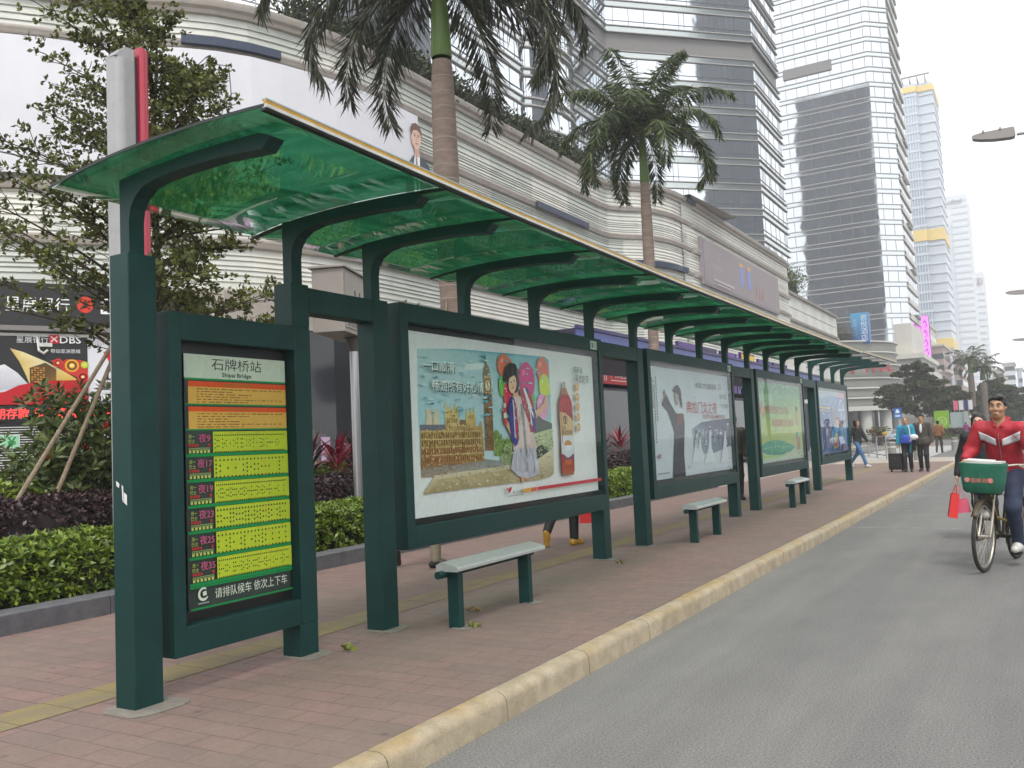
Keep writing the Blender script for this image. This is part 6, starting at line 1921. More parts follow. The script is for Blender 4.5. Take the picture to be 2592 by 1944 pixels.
def person(label, loc, face, height=1.68, J=None, top='cloth_black', bottom='cloth_black', shoe='shoe_black', hair='short', skin='skin', res=.02, group=None, female=False, fat=1.0, look=0.0, grip=(), coat_len=0.0, wrinkle=0.0, collar=None, lean=0.0):
    """figure facing -Y in its own frame, then turned by face (degrees) and set down at loc"""
    s = height / 1.70
    o = thing('person', label, 'person', loc, group)
    T = Matrix.Translation(loc) @ Matrix.Rotation(R(face), 4, 'Z') @ Matrix.Rotation(R(lean), 4, 'Y') @ Matrix.Diagonal((s, s, s, 1))
    j = dict(hip=V3(0, .01, .93), chest=V3(0, .0, 1.25), neck=V3(0, .015, 1.435), head=V3(0, -.015, 1.575))
    for n_, sg in (('R', -1), ('L', 1)):
        j.update({'sh' + n_: V3(sg * .172, .01, 1.385), 'el' + n_: V3(sg * .225, .045, 1.115), 'wr' + n_: V3(sg * .235, -.02, .875), 'hi' + n_: V3(sg * .085, .01, .90),
                  'kn' + n_: V3(sg * .09, -.02, .49), 'an' + n_: V3(sg * .09, .03, .085), 'to' + n_: V3(sg * .105, -.145, .035)})
    for k_, v_ in (J or {}).items(): j[k_] = V3(*v_)
    lat = j['shL'] - j['shR']; lat = lat / np.linalg.norm(lat)
    A = frame_axes(j['neck'] - j['hip'], lat)
    tor = lambda t: j['hip'] + (j['neck'] - j['hip']) * t
    w = (.93 if female else 1.0) * fat
    B = SDF()
    # head
    hd = j['head']
    cl, sl = math.cos(R(look)), math.sin(R(look))
    HA = np.array([[cl, -sl, 0], [sl, cl, 0], [0, 0, 1.0]])
    hp = lambda x, y, z: hd + HA @ V3(x, y, z)
    fine = res <= .013
    B.ell(hp(0, .018, .035), (.074, .092, .088), HA, .02).ell(hp(0, -.015, -.03), (.062, .072, .088), HA, .03).ell(hp(0, -.045, -.085), (.036, .034, .028), HA, .03)
    if fine:
        B.cap(hp(0, -.092, .018), hp(0, -.107, -.022), .009, .0145, .012).ell(hp(0, -.088, -.068), (.026, .012, .013), HA, .012)
        for g in (-1, 1):
            B.ell(hp(g * .031, -.092, .014), (.017, .012, .010), HA, .014, sub=True).cap(hp(g * .014, -.088, .032), hp(g * .048, -.078, .034), .010, .009, .016)
            B.ell(hp(g * .042, -.066, -.022), (.024, .022, .022), HA, .02).ell(hp(g * .076, .012, .0), (.009, .020, .032), HA, .008).ell(hp(g * .014, -.096, -.026), (.009, .010, .008), HA, .008)
    else:
        B.cap(hp(0, -.09, .015), hp(0, -.10, -.02), .01, .014, .02)
        for g in (-1, 1): B.ell(hp(g * .076, .012, 0), (.010, .02, .03), HA, .01)
    B.cap(hp(0, .02, -.07), j['neck'] - V3(0, 0, .03), .052 * w, .058 * w, .03)
    # trunk
    B.ell(tor(.62), (.150 * w, .098, .20), A, .05).ell(tor(.25), (.130 * w, .092, .17), A, .05).ell(tor(.0), (.150 * w, .105, .12), A, .05).cap(j['shR'], j['shL'], .052, .052, .06)
    for n_, sg in (('R', -1), ('L', 1)):
        B.cap(j['sh' + n_], j['el' + n_], .050 * w, .040 * w, .03).cap(j['el' + n_], j['wr' + n_], .040 * w, .027, .02)
        B.cap(j['hi' + n_], j['kn' + n_], .080 * w, .054 * w, .04).cap(j['kn' + n_], j['an' + n_], .052 * w, .036, .03).cap(j['an' + n_], j['to' + n_], .036, .026, .03)
        # hand: palm, four fingers, thumb
        fa = j['wr' + n_] - j['el' + n_]; fa = fa / np.linalg.norm(fa)
        pn = V3(-sg, 0, 0) - fa * (V3(-sg, 0, 0) @ fa)                 # palm faces the thigh
        if n_ in grip: pn = V3(0, 0, -1.0) - fa * (V3(0, 0, -1.0) @ fa)
        pn = pn / max(1e-6, np.linalg.norm(pn))
        acr = np.cross(fa, pn)
        if n_ in grip:
            if acr[0] * sg > 0: acr = -acr                              # thumb side inwards
        elif acr[1] > 0: acr = -acr                                     # thumb side forwards
        wr = j['wr' + n_]
        for t in (-.022, 0, .022): B.cap(wr, wr + fa * .085 + acr * t, .020, .0165, .012)
        cu = 1.5 if n_ in grip else .35
        for q, (t, Lf) in enumerate(((.031, .068), (.0105, .076), (-.0105, .070), (-.031, .054))):
            p0 = wr + fa * .088 + acr * t
            d1 = fa * math.cos(cu * .45) + pn * math.sin(cu * .45)
            d2 = fa * math.cos(cu * 1.1) + pn * math.sin(cu * 1.1)
            p1 = p0 + d1 * Lf * .5; p2 = p1 + d2 * Lf * .5
            B.cap(p0, p1, .0098, .009, .006).cap(p1, p2, .009, .0075, .006)
        p0 = wr + fa * .03 + acr * .026
        p1 = p0 + (fa * .6 + acr * .7 + pn * .3) * .042
        p2 = p1 + (fa * .9 + acr * (.1 if n_ not in grip else -.1) + pn * (.3 if n_ not in grip else .9)) * .032
        B.cap(p0, p1, .013, .011, .01).cap(p1, p2, .011, .0085, .006)
    put(o, 'body', B, skin, T, res)
    # face details
    if res <= .02:
        for g in (-1, 1):
            put(o, 'eye', SDF().ell(hp(g * .031, -.0835, .013), (.0125, .008, .0062), HA, .004), 'eye_white', T, .0035)
            put(o, 'eye', SDF().ell(hp(g * .031, -.0895, .013), (.0058, .0035, .0058), HA, .002), 'eye_dark', T, .0022)
            put(o, 'eyebrow', SDF().cap(hp(g * .014, -.0985, .034), hp(g * .034, -.094, .040), .0042, .0046, .004).cap(hp(g * .034, -.094, .040), hp(g * .052, -.082, .034), .0046, .003, .004), 'brow', T, .0032)
        put(o, 'lips', SDF().cap(hp(-.021, -.0925, -.0685), hp(0, -.0995, -.0635), .0030, .0042, .004).cap(hp(0, -.0995, -.0635), hp(.021, -.0925, -.0685), .0042, .0030, .004).ell(hp(0, -.0965, -.0705), (.014, .006, .0042), HA, .004), 'lip', T, .003)
    # hair
    Hs = SDF()
    if hair == 'short':
        Hs.ell(hp(0, .030, .058), (.082, .094, .082), HA, .02).ell(hp(0, .07, .0), (.066, .052, .075), HA, .02)
        for g in (-1, 1): Hs.ell(hp(g * .066, .02, .035), (.018, .045, .05), HA, .02)
        Hs.ell(hp(.015, -.055, .098), (.055, .030, .022), HA, .02).ell(hp(0, -.085, -.03), (.060, .055, .098), HA, .012, sub=True)
    elif hair == 'long':
        Hs.ell(hp(0, .028, .05), (.084, .096, .088), HA, .02).ell(hp(0, -.085, -.02), (.052, .055, .10), HA, .012, sub=True)
        Hs.cap(hp(0, .06, .03), hp(0, .085, -.28), .075, .06, .03)
        for g in (-1, 1): Hs.cap(hp(g * .068, -.01, .05), hp(g * .085, -.03, -.26), .026, .022, .02)
    elif hair == 'tied':
        Hs.ell(hp(0, .034, .052), (.080, .090, .080), HA, .02).ell(hp(0, -.085, -.01), (.064, .055, .088), HA, .012, sub=True).ell(hp(0, .12, .03), (.03, .035, .035), HA, .02)
    put(o, 'hair', Hs, 'hair_black', T, max(res * .75, .0065) if fine else max(res * .8, .008), wrinkle=.0045 if fine else .003, wk=46.0)
    # upper garment
    e = .020
    C = SDF()
    C.ell(tor(.62), (.158 * w + e, .112 + e, .215), A, .05).ell(tor(.28), (.148 * w + e, .108 + e, .19), A, .05).cap(j['shR'], j['shL'], .060 + e * .5, .060 + e * .5, .06)
    C.ell(tor(.02), (.160 * w + e, .118 + e, .10), A, .05)
    if coat_len:
        for n_ in 'RL': C.cap(j['hi' + n_], j['hi' + n_] + (j['kn' + n_] - j['hi' + n_]) * coat_len, .11 * w + e, .115 * w + e, .06)
    for n_ in 'RL':
        C.cap(j['sh' + n_], j['el' + n_], .058 * w + e, .050 * w + e, .03).cap(j['el' + n_], j['wr' + n_] - (j['wr' + n_] - j['el' + n_]) * .07, .050 * w + e, .038 + e * .6, .03)
    nk = j['neck']
    C.cap(nk + V3(0, .0, -.05), nk + V3(0, .005, .005), .078, .066, .03)
    ne = hp(0, -.02, -.13)
    C.ell(nk + V3(0, -.055, .02), (.040, .05, .075), None, .02, sub=True)
    put(o, 'jacket', C, top, T, res, wrinkle=wrinkle)
    if collar:
        D = SDF()
        for g in (-1, 1): D.cap(nk + V3(g * .070, .02, .022), nk + V3(g * .030, -.088, -.045), .022, .018, .02).cap(nk + V3(g * .070, .02, .022), nk + V3(0, .075, .03), .022, .022, .02)
        put(o, 'collar', D, collar, T, max(.010, res * .8))
    # trousers
    D = SDF()
    D.ell(tor(.0), (.155 * w, .112, .115), A, .05)
    for n_ in 'RL':
        D.cap(j['hi' + n_], j['kn' + n_], .092 * w, .072 * w, .04).cap(j['kn' + n_], j['an' + n_] + (j['kn' + n_] - j['an' + n_]) * .04, .070 * w, .058, .04)
    put(o, 'trousers', D, bottom, T, res, wrinkle=wrinkle * .7)
    # shoes
    for n_ in 'RL':
        a, t = j['an' + n_], j['to' + n_]
        f = (t - a); f[2] = 0 if abs(f[2]) < .1 else f[2]
        f = f / np.linalg.norm(f)
        heel = a - f * .045 + V3(0, 0, -.045) if abs(f[2]) < .3 else a - f * .02 + np.cross(f, V3(1, 0, 0)) * .0
        E_ = SDF().cap(heel, t - V3(0, 0, .0), .042, .035, .03).cap(a - V3(0, 0, .01), (a + t) / 2, .048, .040, .03)
        put(o, 'shoe', E_, shoe, T, max(res * .8, .010))
    return o, T, j
# ---------------------------------------------------------------- cyclist and bicycle
mat('tyre', (.030, .027, .024), rough=.8, var=.3, vscale=30)
mat('rim_chrome', (.55, .50, .42), rough=.3, metal=.9, var=.25, vscale=30)
mat('frame_old', (.085, .065, .040), rough=.5, metal=.3, var=.4, vscale=12)
mat('frame_yellow', (.42, .27, .03), rough=.5)
mat('black_plastic', (.015, .015, .015), rough=.5)
mat('basket_green', (.012, .125, .075), rough=.6, var=.2, vscale=9, bump=.35, bscale=16)
mat('paper', (.62, .62, .60), rough=.8)
BK = (-.405, 10.465, 0.0)
LEAN = 3.0                        # he leans a little towards the middle of the road
BT = Matrix.Translation(BK) @ Matrix.Rotation(R(-13.6), 4, 'Z') @ Matrix.Rotation(R(LEAN), 4, 'Y')
bike = thing('bicycle', 'old city bicycle with a green fabric basket, ridden by the man in red', 'bicycle', BK)
def bb(mb, name, parent=bike, **k):
    mb.v = [tuple(BT @ Vector(v)) for v in mb.v]
    return mb.build(name, parent, **k)
def wheel(y, name='wheel', fender=True):
    r_ = .345
    t = [(0, y + (r_ - .018) * math.cos(a), r_ + (r_ - .018) * math.sin(a)) for a in np.linspace(0, 2 * math.pi, 49)]
    w = bb(MB().tube(t, .019, 'tyre', 10, cap=False), name, smooth=True)
    t2 = [(0, y + (r_ - .046) * math.cos(a), r_ + (r_ - .046) * math.sin(a)) for a in np.linspace(0, 2 * math.pi, 49)]
    bb(MB().tube(t2, .013, 'rim_chrome', 8, cap=False), 'rim', w, smooth=True)
    sp = MB()
    for k in range(32):
        a = 2 * math.pi * k / 32
        sp.tube([((.028 if k % 2 else -.028), y + .02 * math.cos(a + .9 * (-1) ** (k // 2)), r_ + .02 * math.sin(a + .9 * (-1) ** (k // 2))), (0, y + (r_ - .05) * math.cos(a), r_ + (r_ - .05) * math.sin(a))], .0012, 'rim_chrome', 4, cap=False)
    bb(sp, 'spokes', w)
    bb(MB().tube([(-.045, y, r_), (.045, y, r_)], .022, 'rim_chrome', 12), 'hub', w, smooth='auto')
    return w
wheel(-.55)
wheel(.55)
f = MB()
f.tube([(0, -.36, .88), (0, -.375, .72)], .020, 'frame_old', 10).tube([(0, -.37, .76), (0, -.12, .38), (0, .06, .29)], .017, 'frame_old', 10).tube([(0, -.365, .82), (0, -.15, .50), (0, .16, .44)], .015, 'frame_yellow', 10)
f.tube([(0, .06, .29), (0, .24, .78)], .017, 'frame_old', 10)
for g in (-1, 1): f.tube([(g * .02, .06, .29), (g * .055, .55, .345)], .009, 'frame_old', 8).tube([(g * .02, .22, .70), (g * .055, .55, .345)], .008, 'frame_old', 8)
bb(f, 'frame', smooth='auto')
f = MB().tube([(0, -.36, .90), (0, -.38, .72)], .017, 'frame_old', 10).box(-.06, .06, -.405, -.365, .70, .73, 'frame_old')
for g in (-1, 1): f.tube([(g * .05, -.385, .715), (g * .052, -.45, .52), (g * .05, -.55, .345)], .011, 'rim_chrome', 8)
bb(f, 'fork', smooth='auto')
for y, a0, a1 in ((-.55, .1, 2.5), (.55, .2, 3.0)):
    m = MB()
    rows = []
    for a in np.linspace(a0, a1, 22): rows.append([(x, y + (.372 - abs(x) * .5) * math.cos(a), .345 + (.372 - abs(x) * .5) * math.sin(a)) for x in (-.03, -.015, 0, .015, .03)])
    bb(m.sheet(rows, 'frame_old'), 'mudguard', smooth=True, solid=.002)
h = MB().tube([(0, -.36, .90), (0, -.40, 1.01)], .012, 'rim_chrome', 8).tube([(-.29, -.17, 1.035), (-.24, -.28, 1.045), (-.13, -.38, 1.03), (0, -.40, 1.02), (.13, -.38, 1.03), (.24, -.28, 1.045), (.29, -.17, 1.035)], .011, 'rim_chrome', 8)
hb = bb(h, 'handlebar', smooth='auto')
for g in (-1, 1):
    bb(MB().tube([(g * .285, -.185, 1.036), (g * .305, -.06, 1.03)], .017, 'black_plastic', 10), 'grip', hb, smooth='auto')
    bb(MB().tube([(g * .255, -.27, 1.035), (g * .285, -.25, 1.02), (g * .315, -.13, 1.012)], .006, 'rim_chrome', 6), 'brake_lever', hb, smooth='auto')
bb(MB().ball((0, .30, .865), .12, 'black_plastic', 10, (.85, 1.15, .42)), 'saddle', smooth=True)
bb(MB().box(-.075, .075, .42, .80, .70, .712, 'frame_old').tube([(-.06, .75, .70), (-.055, .56, .36)], .006, 'frame_old').tube([(.06, .75, .70), (.055, .56, .36)], .006, 'frame_old'), 'carrier')
c = MB().lathe((.055, .06, .29), [(.088, -.004), (.096, -.004), (.096, .004), (.088, .004)], 'black_plastic', 24, axis='x').tube([(-.08, .06, .29), (.08, .06, .29)], .02, 'black_plastic', 10)
c.tube([(.085, .06, .29), (.095, .0, .135)], .009, 'rim_chrome', 8).tube([(-.085, .06, .29), (-.095, .12, .445)], .009, 'rim_chrome', 8)
bb(c, 'crank', smooth='auto')
bb(MB().box(.095, .19, -.05, .05, .122, .146, 'black_plastic'), 'pedal')
bb(MB().box(-.19, -.095, .07, .17, .434, .458, 'black_plastic'), 'pedal')
bs = MB()
prof = [(-.205, .24), (-.20, .19)]
rows = []
for z, wx, wy in ((.775, .150, .095), (.80, .172, .115), (.90, .188, .125), (1.00, .200, .135), (1.06, .205, .14), (1.065, .198, .133), (1.02, .190, .125), (.82, .16, .10)):
    ring = []
    for k in range(29):
        a = 2 * math.pi * k / 28
        ex = lambda v: math.copysign(abs(v) ** .45, v)
        sag = .012 * math.sin(5 * a) + .008 * math.sin(3 * a + 1)
        ring.append((wx * ex(math.cos(a)) * (1 + sag), -.535 + wy * ex(math.sin(a)) * (1 + sag), z + .012 * math.sin(2 * a + 1) * (z > .98) - .012 * (z > 1.0) * math.cos(a * 2)))
    rows.append(ring)
bs.sheet(rows, 'basket_green')
bs.add([rows[0][k] for k in range(28)], [tuple(range(28))], 'basket_green')
bk_ = bb(bs, 'basket', smooth='auto')
bb(MB().box(-.13, .13, -.50, -.38, .752, .768, 'black_plastic').tube([(-.1, -.52, .76), (-.055, -.56, .36)], .005, 'rim_chrome', 6).tube([(.1, -.52, .76), (.055, -.56, .36)], .005, 'rim_chrome', 6), 'front_rack')
mk = Print(BT @ Vector((-.13, -.672, .875)), BT.to_3x3() @ Vector((1, 0, 0)), (0, 0, 1), step=.0008)
for k, ch in enumerate('中国邮政报'): mk.l = 0; mk.ell(.026 + k * .052, .03, .024, .024, '#c98a84', 14) if k in (0, 4) else None; mk.text(ch, .008 + k * .052, .008, .042, '#d9776e', bold=.02)
mk.v = [tuple(Vector(p)) for p in mk.v]
mk.build('basket_print', bk_)
pp = MB()
pp.obox(BT @ Vector((0.03, -.53, 1.072)), [BT.to_3x3() @ Vector(q) for q in ((.15, 0, .004), (0, .09, 0), (0, 0, .010))], 'paper').obox(BT @ Vector((-.02, -.545, 1.09)), [BT.to_3x3() @ Vector(q) for q in ((.12, .01, -.004), (0, .07, .004), (0, 0, .006))], 'paper')
tag(pp.build('newspaper'), 'folded newspapers lying in the green bicycle basket', 'newspaper')

cyc, CT, cj = person('man in a red jacket with white chest stripes riding the bicycle towards us', (BK[0], BK[1], 0), -13.6, 1.70, dict(
    hip=(0, .27, .965), chest=(0, .16, 1.27), neck=(0, .07, 1.465), head=(-.01, .02, 1.612),
    shR=(-.192, .07, 1.39), shL=(.192, .07, 1.39), elR=(-.290, .09, 1.165), elL=(.290, .09, 1.165), wrR=(-.300, -.045, 1.075), wrL=(.300, -.045, 1.075),
    hiR=(-.085, .24, .93), hiL=(.085, .24, .93), knR=(-.135, -.14, .80), knL=(.145, -.10, .60), anR=(-.14, .16, .535), anL=(.15, .055, .225), toR=(-.145, .02, .49), toL=(.155, -.115, .185)),
    top='cloth_red', bottom='cloth_jeans', shoe='shoe_white', hair='short', res=.0095, fat=1.04, look=4, lean=LEAN, grip=('R', 'L'), wrinkle=.0055, collar='cloth_red')
# white chest stripes: cloth laid on the jacket front, found by dropping points on to it
jk = [c for c in cyc.children if c.name.startswith('jacket')][0]
jv = np.array([v.co for v in jk.data.vertices]) + np.array(ORG[cyc.name])
jl = (jv - np.array(CT.translation)) @ np.array(CT.to_3x3())
def on_front(x, z, lift=.006):
    d = np.hypot(jl[:, 0] - x, jl[:, 2] - z)
    k = np.argsort(d + (jl[:, 1] > .12) * 9)[:7]
    y = jl[k, 1].min()
    return (x, y - lift, z)
def chest_patch(corners, name):
    (a, b, c, d) = [np.array(q) for q in corners]
    rows = []
    for i in range(9):
        t = i / 8
        p, q = a + (b - a) * t, d + (c - d) * t
        rows.append([tuple(CT @ Vector(on_front(*(p + (q - p) * s / 4)))) for s in range(5)])
    return MB().sheet(rows, 'cloth_white').build(name, cyc, smooth=True, solid=.004)
chest_patch([(-.185, 1.362), (-.03, 1.285), (-.025, 1.215), (-.175, 1.272)], 'chest_stripe')
chest_patch([(.035, 1.285), (.205, 1.368), (.195, 1.278), (.03, 1.212)], 'chest_stripe')
zp = [Vector(CT @ Vector(on_front(.002, z, .004))) for z in np.linspace(1.34, 1.06, 10)]
MB().tube(zp, .004, 'steel', 5).build('zip', cyc)
lg = Vector(CT @ Vector(on_front(.150, 1.315, .012)))
q = Print(lg, CT.to_3x3() @ Vector((1, 0, 0)), (0, 0, 1))
q.ring(0, 0, .012, .018, '#b0444c', 30, 330).ring(0, 0, .004, .008, '#b0444c')
q.build('emblem', cyc)

# woman behind the bicycle
wm, WT, wj = person('woman with long black hair in a black coat walking behind the cyclist', (-.62, 12.75, 0), -6, 1.58, dict(
    wrR=(-.31, -.03, .87), elR=(-.265, .05, 1.11), knR=(-.08, -.10, .50), anR=(-.08, -.06, .085), toR=(-.085, -.22, .03), knL=(.08, .06, .49), anL=(.085, .17, .12), toL=(.09, .03, .03)),
    top='cloth_black', bottom='cloth_black', hair='long', skin='skin_pale', res=.013, female=True, coat_len=.12, grip=())
def paper_bag(p, w, d, h, m, label, rot, tilt=0.0, strap=.16):
    t = thing('shopping_bag', label, 'bag', tuple(p))
    Mx = Matrix.Translation(p) @ Matrix.Rotation(rot, 4, 'Z') @ Matrix.Rotation(tilt, 4, 'Y')
    b = MB()
    pts = lambda k, z: [(-w / 2 * k, -d / 2 * k, z), (w / 2 * k, -d / 2 * k, z), (w / 2 * k, d / 2 * k, z), (-w / 2 * k, d / 2 * k, z)]
    lo, hi = [tuple(Mx @ Vector(q)) for q in pts(1.0, -h - strap)], [tuple(Mx @ Vector(q)) for q in pts(.82, -strap)]
    b.add(lo + hi, [(0, 3, 2, 1), (0, 1, 5, 4), (1, 2, 6, 5), (2, 3, 7, 6), (3, 0, 4, 7)], m)
    b.build('bag', t, solid=.003)
    for s in (-1, 1):
        MB().tube([Mx @ Vector((-w * .22, s * d * .35, -strap)), Mx @ Vector((-w * .08, s * d * .1, -strap * .35)), Mx @ Vector((0, 0, 0)), Mx @ Vector((w * .08, s * d * .1, -strap * .35)), Mx @ Vector((w * .22, s * d * .35, -strap))], .004, m, 5).build('handle', t)
hand = WT @ Vector((-.335, -.05, .755))
paper_bag(hand, .10, .24, .30, 'bag_red', 'bright red paper shopping bag in the hand of the woman in black', .15, .16, .13)
paper_bag(hand + Vector((.035, .03, -.01)), .15, .10, .17, 'bag_pink', 'small pink handbag hanging beside the red paper bag', .1, -.10, .19)

# couple coming along the footway with a suitcase
w1, T1_, j1 = person('woman in a turquoise hooded jacket with a blue bag on her front', (-3.30, 28.45, PV), 3, 1.60, dict(
    elR=(-.225, .03, 1.10), wrR=(-.255, -.02, .86), elL=(.215, .02, 1.12), wrL=(.15, -.14, 1.00), knR=(-.075, -.08, .49), anR=(-.075, -.08, .085), toR=(-.08, -.24, .03), knL=(.08, .03, .49), anL=(.085, .12, .10), toL=(.09, -.03, .03)),
    top='cloth_teal', bottom='cloth_black', hair='tied', skin='skin', res=.016, female=True, fat=1.08)
put(w1, 'vest', SDF().ell((0, -.075, 1.28), (.085, .07, .16), None, .02), 'cloth_teal2', T1_, .015)
bg_ = thing('shoulder_bag', 'blue bag carried in front of the woman in turquoise', 'bag', tuple(T1_ @ Vector((0, -.2, 1.0))))
v, q = SDF().ell((-.01, -.185, 1.02), (.15, .055, .135), None, .03).cap((-.12, -.18, .93), (.12, -.18, .93), .05, .05, .03).mesh(.014)
np_mesh('bag', v @ np.array(T1_.to_3x3()).T + np.array(T1_.translation), q, 'bag_blue', bg_, smooth=True)
MB().tube([T1_ @ Vector(p) for p in ((-.13, -.17, 1.10), (-.12, -.13, 1.30), (-.09, -.05, 1.44), (-.02, .03, 1.46))], .012, 'bag_blue', 6).tube([T1_ @ Vector(p) for p in ((.12, -.17, 1.10), (.11, -.13, 1.30), (.09, -.05, 1.44), (.02, .03, 1.46))], .012, 'cloth_white', 6).build('strap', bg_)
m1, T2_, j2 = person('man in a dark brown jacket and black trousers walking beside the woman in turquoise', (-2.88, 28.55, PV), -4, 1.66, dict(
    elR=(-.235, .02, 1.12), wrR=(-.16, -.17, 1.02), elL=(.235, .05, 1.11), wrL=(.255, -.02, .86), knR=(-.09, .02, .49), anR=(-.10, .10, .10), toR=(-.12, -.05, .03), knL=(.09, -.07, .49), anL=(.10, -.06, .085), toL=(.12, -.22, .03)),
    top='cloth_brown', bottom='cloth_black', hair='short', res=.016, coat_len=.10)
put(m1, 'shirt', SDF().ell((-.01, -.085, 1.27), (.040, .06, .15), None, .02), 'cloth_white', T2_, .015)
cp = thing('folded_jacket', 'white cap and dark jacket carried over the arm of the man in brown', 'clothing', tuple(T2_ @ Vector((-.2, -.2, 1.0))))
v, q = SDF().ell((-.20, -.22, 1.03), (.13, .07, .09), None, .03).cap((-.27, -.22, .98), (-.34, -.23, .92), .05, .03, .03).mesh(.014)
np_mesh('cap', v @ np.array(T2_.to_3x3()).T + np.array(T2_.translation), q, 'cloth_white', cp, smooth=True)
v, q = SDF().cap((-.16, -.16, .98), (-.20, -.17, .66), .055, .04, .03).cap((-.26, -.15, .96), (-.28, -.15, .60), .05, .035, .03).mesh(.014)
np_mesh('jacket_cloth', v @ np.array(T2_.to_3x3()).T + np.array(T2_.translation), q, 'cloth_black', cp, smooth=True)
v, q = SDF().cap((-.30, -.17, .90), (-.33, -.17, .58), .035, .03, .02).mesh(.014)
np_mesh('sleeve', v @ np.array(T2_.to_3x3()).T + np.array(T2_.translation), q, 'cloth_teal2', cp, smooth=True)
sc = thing('suitcase', 'black wheeled suitcase pulled by the woman in turquoise', 'suitcase', (-3.62, 28.55, PV))
MB().box(-3.83, -3.42, 28.42, 28.66, PV + .07, PV + .55, 'cloth_black').box(-3.80, -3.45, 28.40, 28.42, PV + .12, PV + .40, 'cloth_black').build('body', sc, bevel=.03)
MB().tube([(-3.74, 28.60, PV + .55), (-3.76, 28.58, PV + .86), (-3.52, 28.58, PV + .86), (-3.52, 28.60, PV + .55)], .012, 'steel', 8).build('handle', sc)
for x in (-3.78, -3.48): MB().lathe((x, 28.62, PV + .045), [(.0, -.02), (.045, -.02), (.045, .02), (0, .02)], 'black_plastic', 14, axis='x').build('wheel', sc)

# people half hidden by the shelter
STR = dict(knR=(-.09, -.20, .52), anR=(-.09, -.36, .10), toR=(-.10, -.52, .05), knL=(.09, .12, .50), anL=(.09, .42, .17), toL=(.10, .32, .04), elR=(-.23, .14, 1.12), wrR=(-.24, .12, .88), elL=(.23, -.10, 1.12), wrL=(.24, -.22, .92))
st, _, _ = person('person in blue jeans and black top striding out behind the last light box', (-5.28, 32.3, PV), 62, 1.64, STR, top='cloth_black', bottom='cloth_blue_jeans', shoe='shoe_white', hair='long', res=.018, female=True)
pw = dict(knR=(-.09, -.12, .50), anR=(-.09, -.10, .085), toR=(-.10, -.26, .03), knL=(.09, .05, .50), anL=(.09, .28, .20), toL=(.10, .27, .04))
person('person with yellow boots and dark trousers walking away behind the tea advertisement', (-5.28, 10.2, PV), 176, 1.66, pw, top='cloth_black', bottom='cloth_black', shoe='boot_yellow', hair='short', res=.016)
paper_bag(Vector((-4.98, 10.35, PV + .72)), .26, .14, .34, 'bag_red', 'red bag seen under the tea advertisement beside the yellow boots', .4, 0, .10)
pk = dict(knR=(-.09, -.14, .50), anR=(-.09, -.14, .085), toR=(-.10, -.30, .03), knL=(.09, .10, .50), anL=(.09, .34, .22), toL=(.10, .31, .05))
person('person in khaki trousers and dark shoes stepping along behind the tea advertisement', (-5.95, 8.1, PV), 120, 1.66, pk, top='cloth_grey', bottom='cloth_khaki', shoe='shoe_black', hair='short', res=.016)
person('person in dark clothes standing in the gap after the flamenco case', (-5.3, 17.9, PV), 30, 1.70, None, top='cloth_brown', bottom='cloth_black', shoe='shoe_black', hair='short', res=.02)
# people beyond the crossing
WALK = dict(knR=(-.09, -.12, .50), anR=(-.09, -.14, .085), toR=(-.10, -.30, .03), knL=(.09, .06, .50), anL=(.09, .22, .14), toL=(.10, .12, .04))
person('man in a rust brown jacket seen from behind, beyond the couple', (-4.5, 52.5, 0), 172, 1.72, WALK, top='cloth_rust', bottom='cloth_brown', hair='short', res=.026)
person('person in a dark red top beyond the railing', (-13.35, 90.5, 0), 20, 1.66, dict(elR=(-.2, -.1, 1.12), wrR=(-.05, -.22, 1.1)), top='cloth_red', bottom='cloth_jeans', hair='long', res=.03, female=True)
person('person in a white top with a yellow bag beyond the railing', (-12.45, 90.0, 0), -10, 1.6, dict(elL=(.2, -.1, 1.12), wrL=(.08, -.22, 1.05)), top='cloth_white', bottom='cloth_jeans', hair='long', res=.03, female=True)
v, q = SDF().ell((-12.3, 89.75, .95), (.28, .16, .22), None, .05).mesh(.04)
tag(np_mesh('tote_bag', v, q, 'bag_yellow', smooth=True, org=(-12.3, 89.75, .7)), 'yellow bag carried by the person in white beyond the railing', 'bag')
person('distant dark clothed person near the round store entrance', (-17.2, 106, 0), 10, 1.62, WALK, top='cloth_brown', bottom='cloth_black', hair='short', res=.035)
person('distant person in a purple top by the lawn', (-5.9, 98, 0), 170, 1.66, WALK, top='cloth_purple', bottom='cloth_grey', hair='short', res=.035)
# ---------------------------------------------------------------- street things
# totem sign shaped like a standing open book
mat('totem_silver', (.36, .36, .36), rough=.4, metal=.35, var=.06, vscale=8)
mat('totem_cream', (.60, .55, .42), rough=.5)
mat('totem_violet', (.13, .10, .18), rough=.5)
mat('totem_mesh', (.045, .04, .055), rough=.6)
mat('totem_red', (.42, .02, .05), rough=.4, coat=.3)
tX, tY, tT = -8.35, 6.02, 5.86
tot = thing('totem_sign', 'tall silver and red totem sign rising behind the nearest post', 'sign', (tX, tY + .2, SOIL))
def tot_part(pts, z0, z1, m, name, **k):
    return MB().prism(pts, lambda a, b: (tX + b * .6, tY + a * .86, z0), lambda a, b: (tX + b * .6, tY + a * .86, z1), m).build(name, tot, **k)
sil = [(-.005, -.16)] + [(.0 + .11 - .11 * math.cos(t), .13 * math.sin(t)) for t in np.linspace(-.2, 1.7, 10)] + [(.245, .115), (.245, -.16)]
so_ = tot_part(sil, SOIL, tT, 'totem_silver', 'silver_spine', smooth='auto')
MB().prism([(-.005, 0), (.245, 0), (.245, .14), (.14, .13), (.05, .06)], lambda a, b: (tX - .09, tY + a * .86, tT + b), lambda a, b: (tX + .06, tY + a * .86, tT + b), 'totem_silver').build('cap', tot)
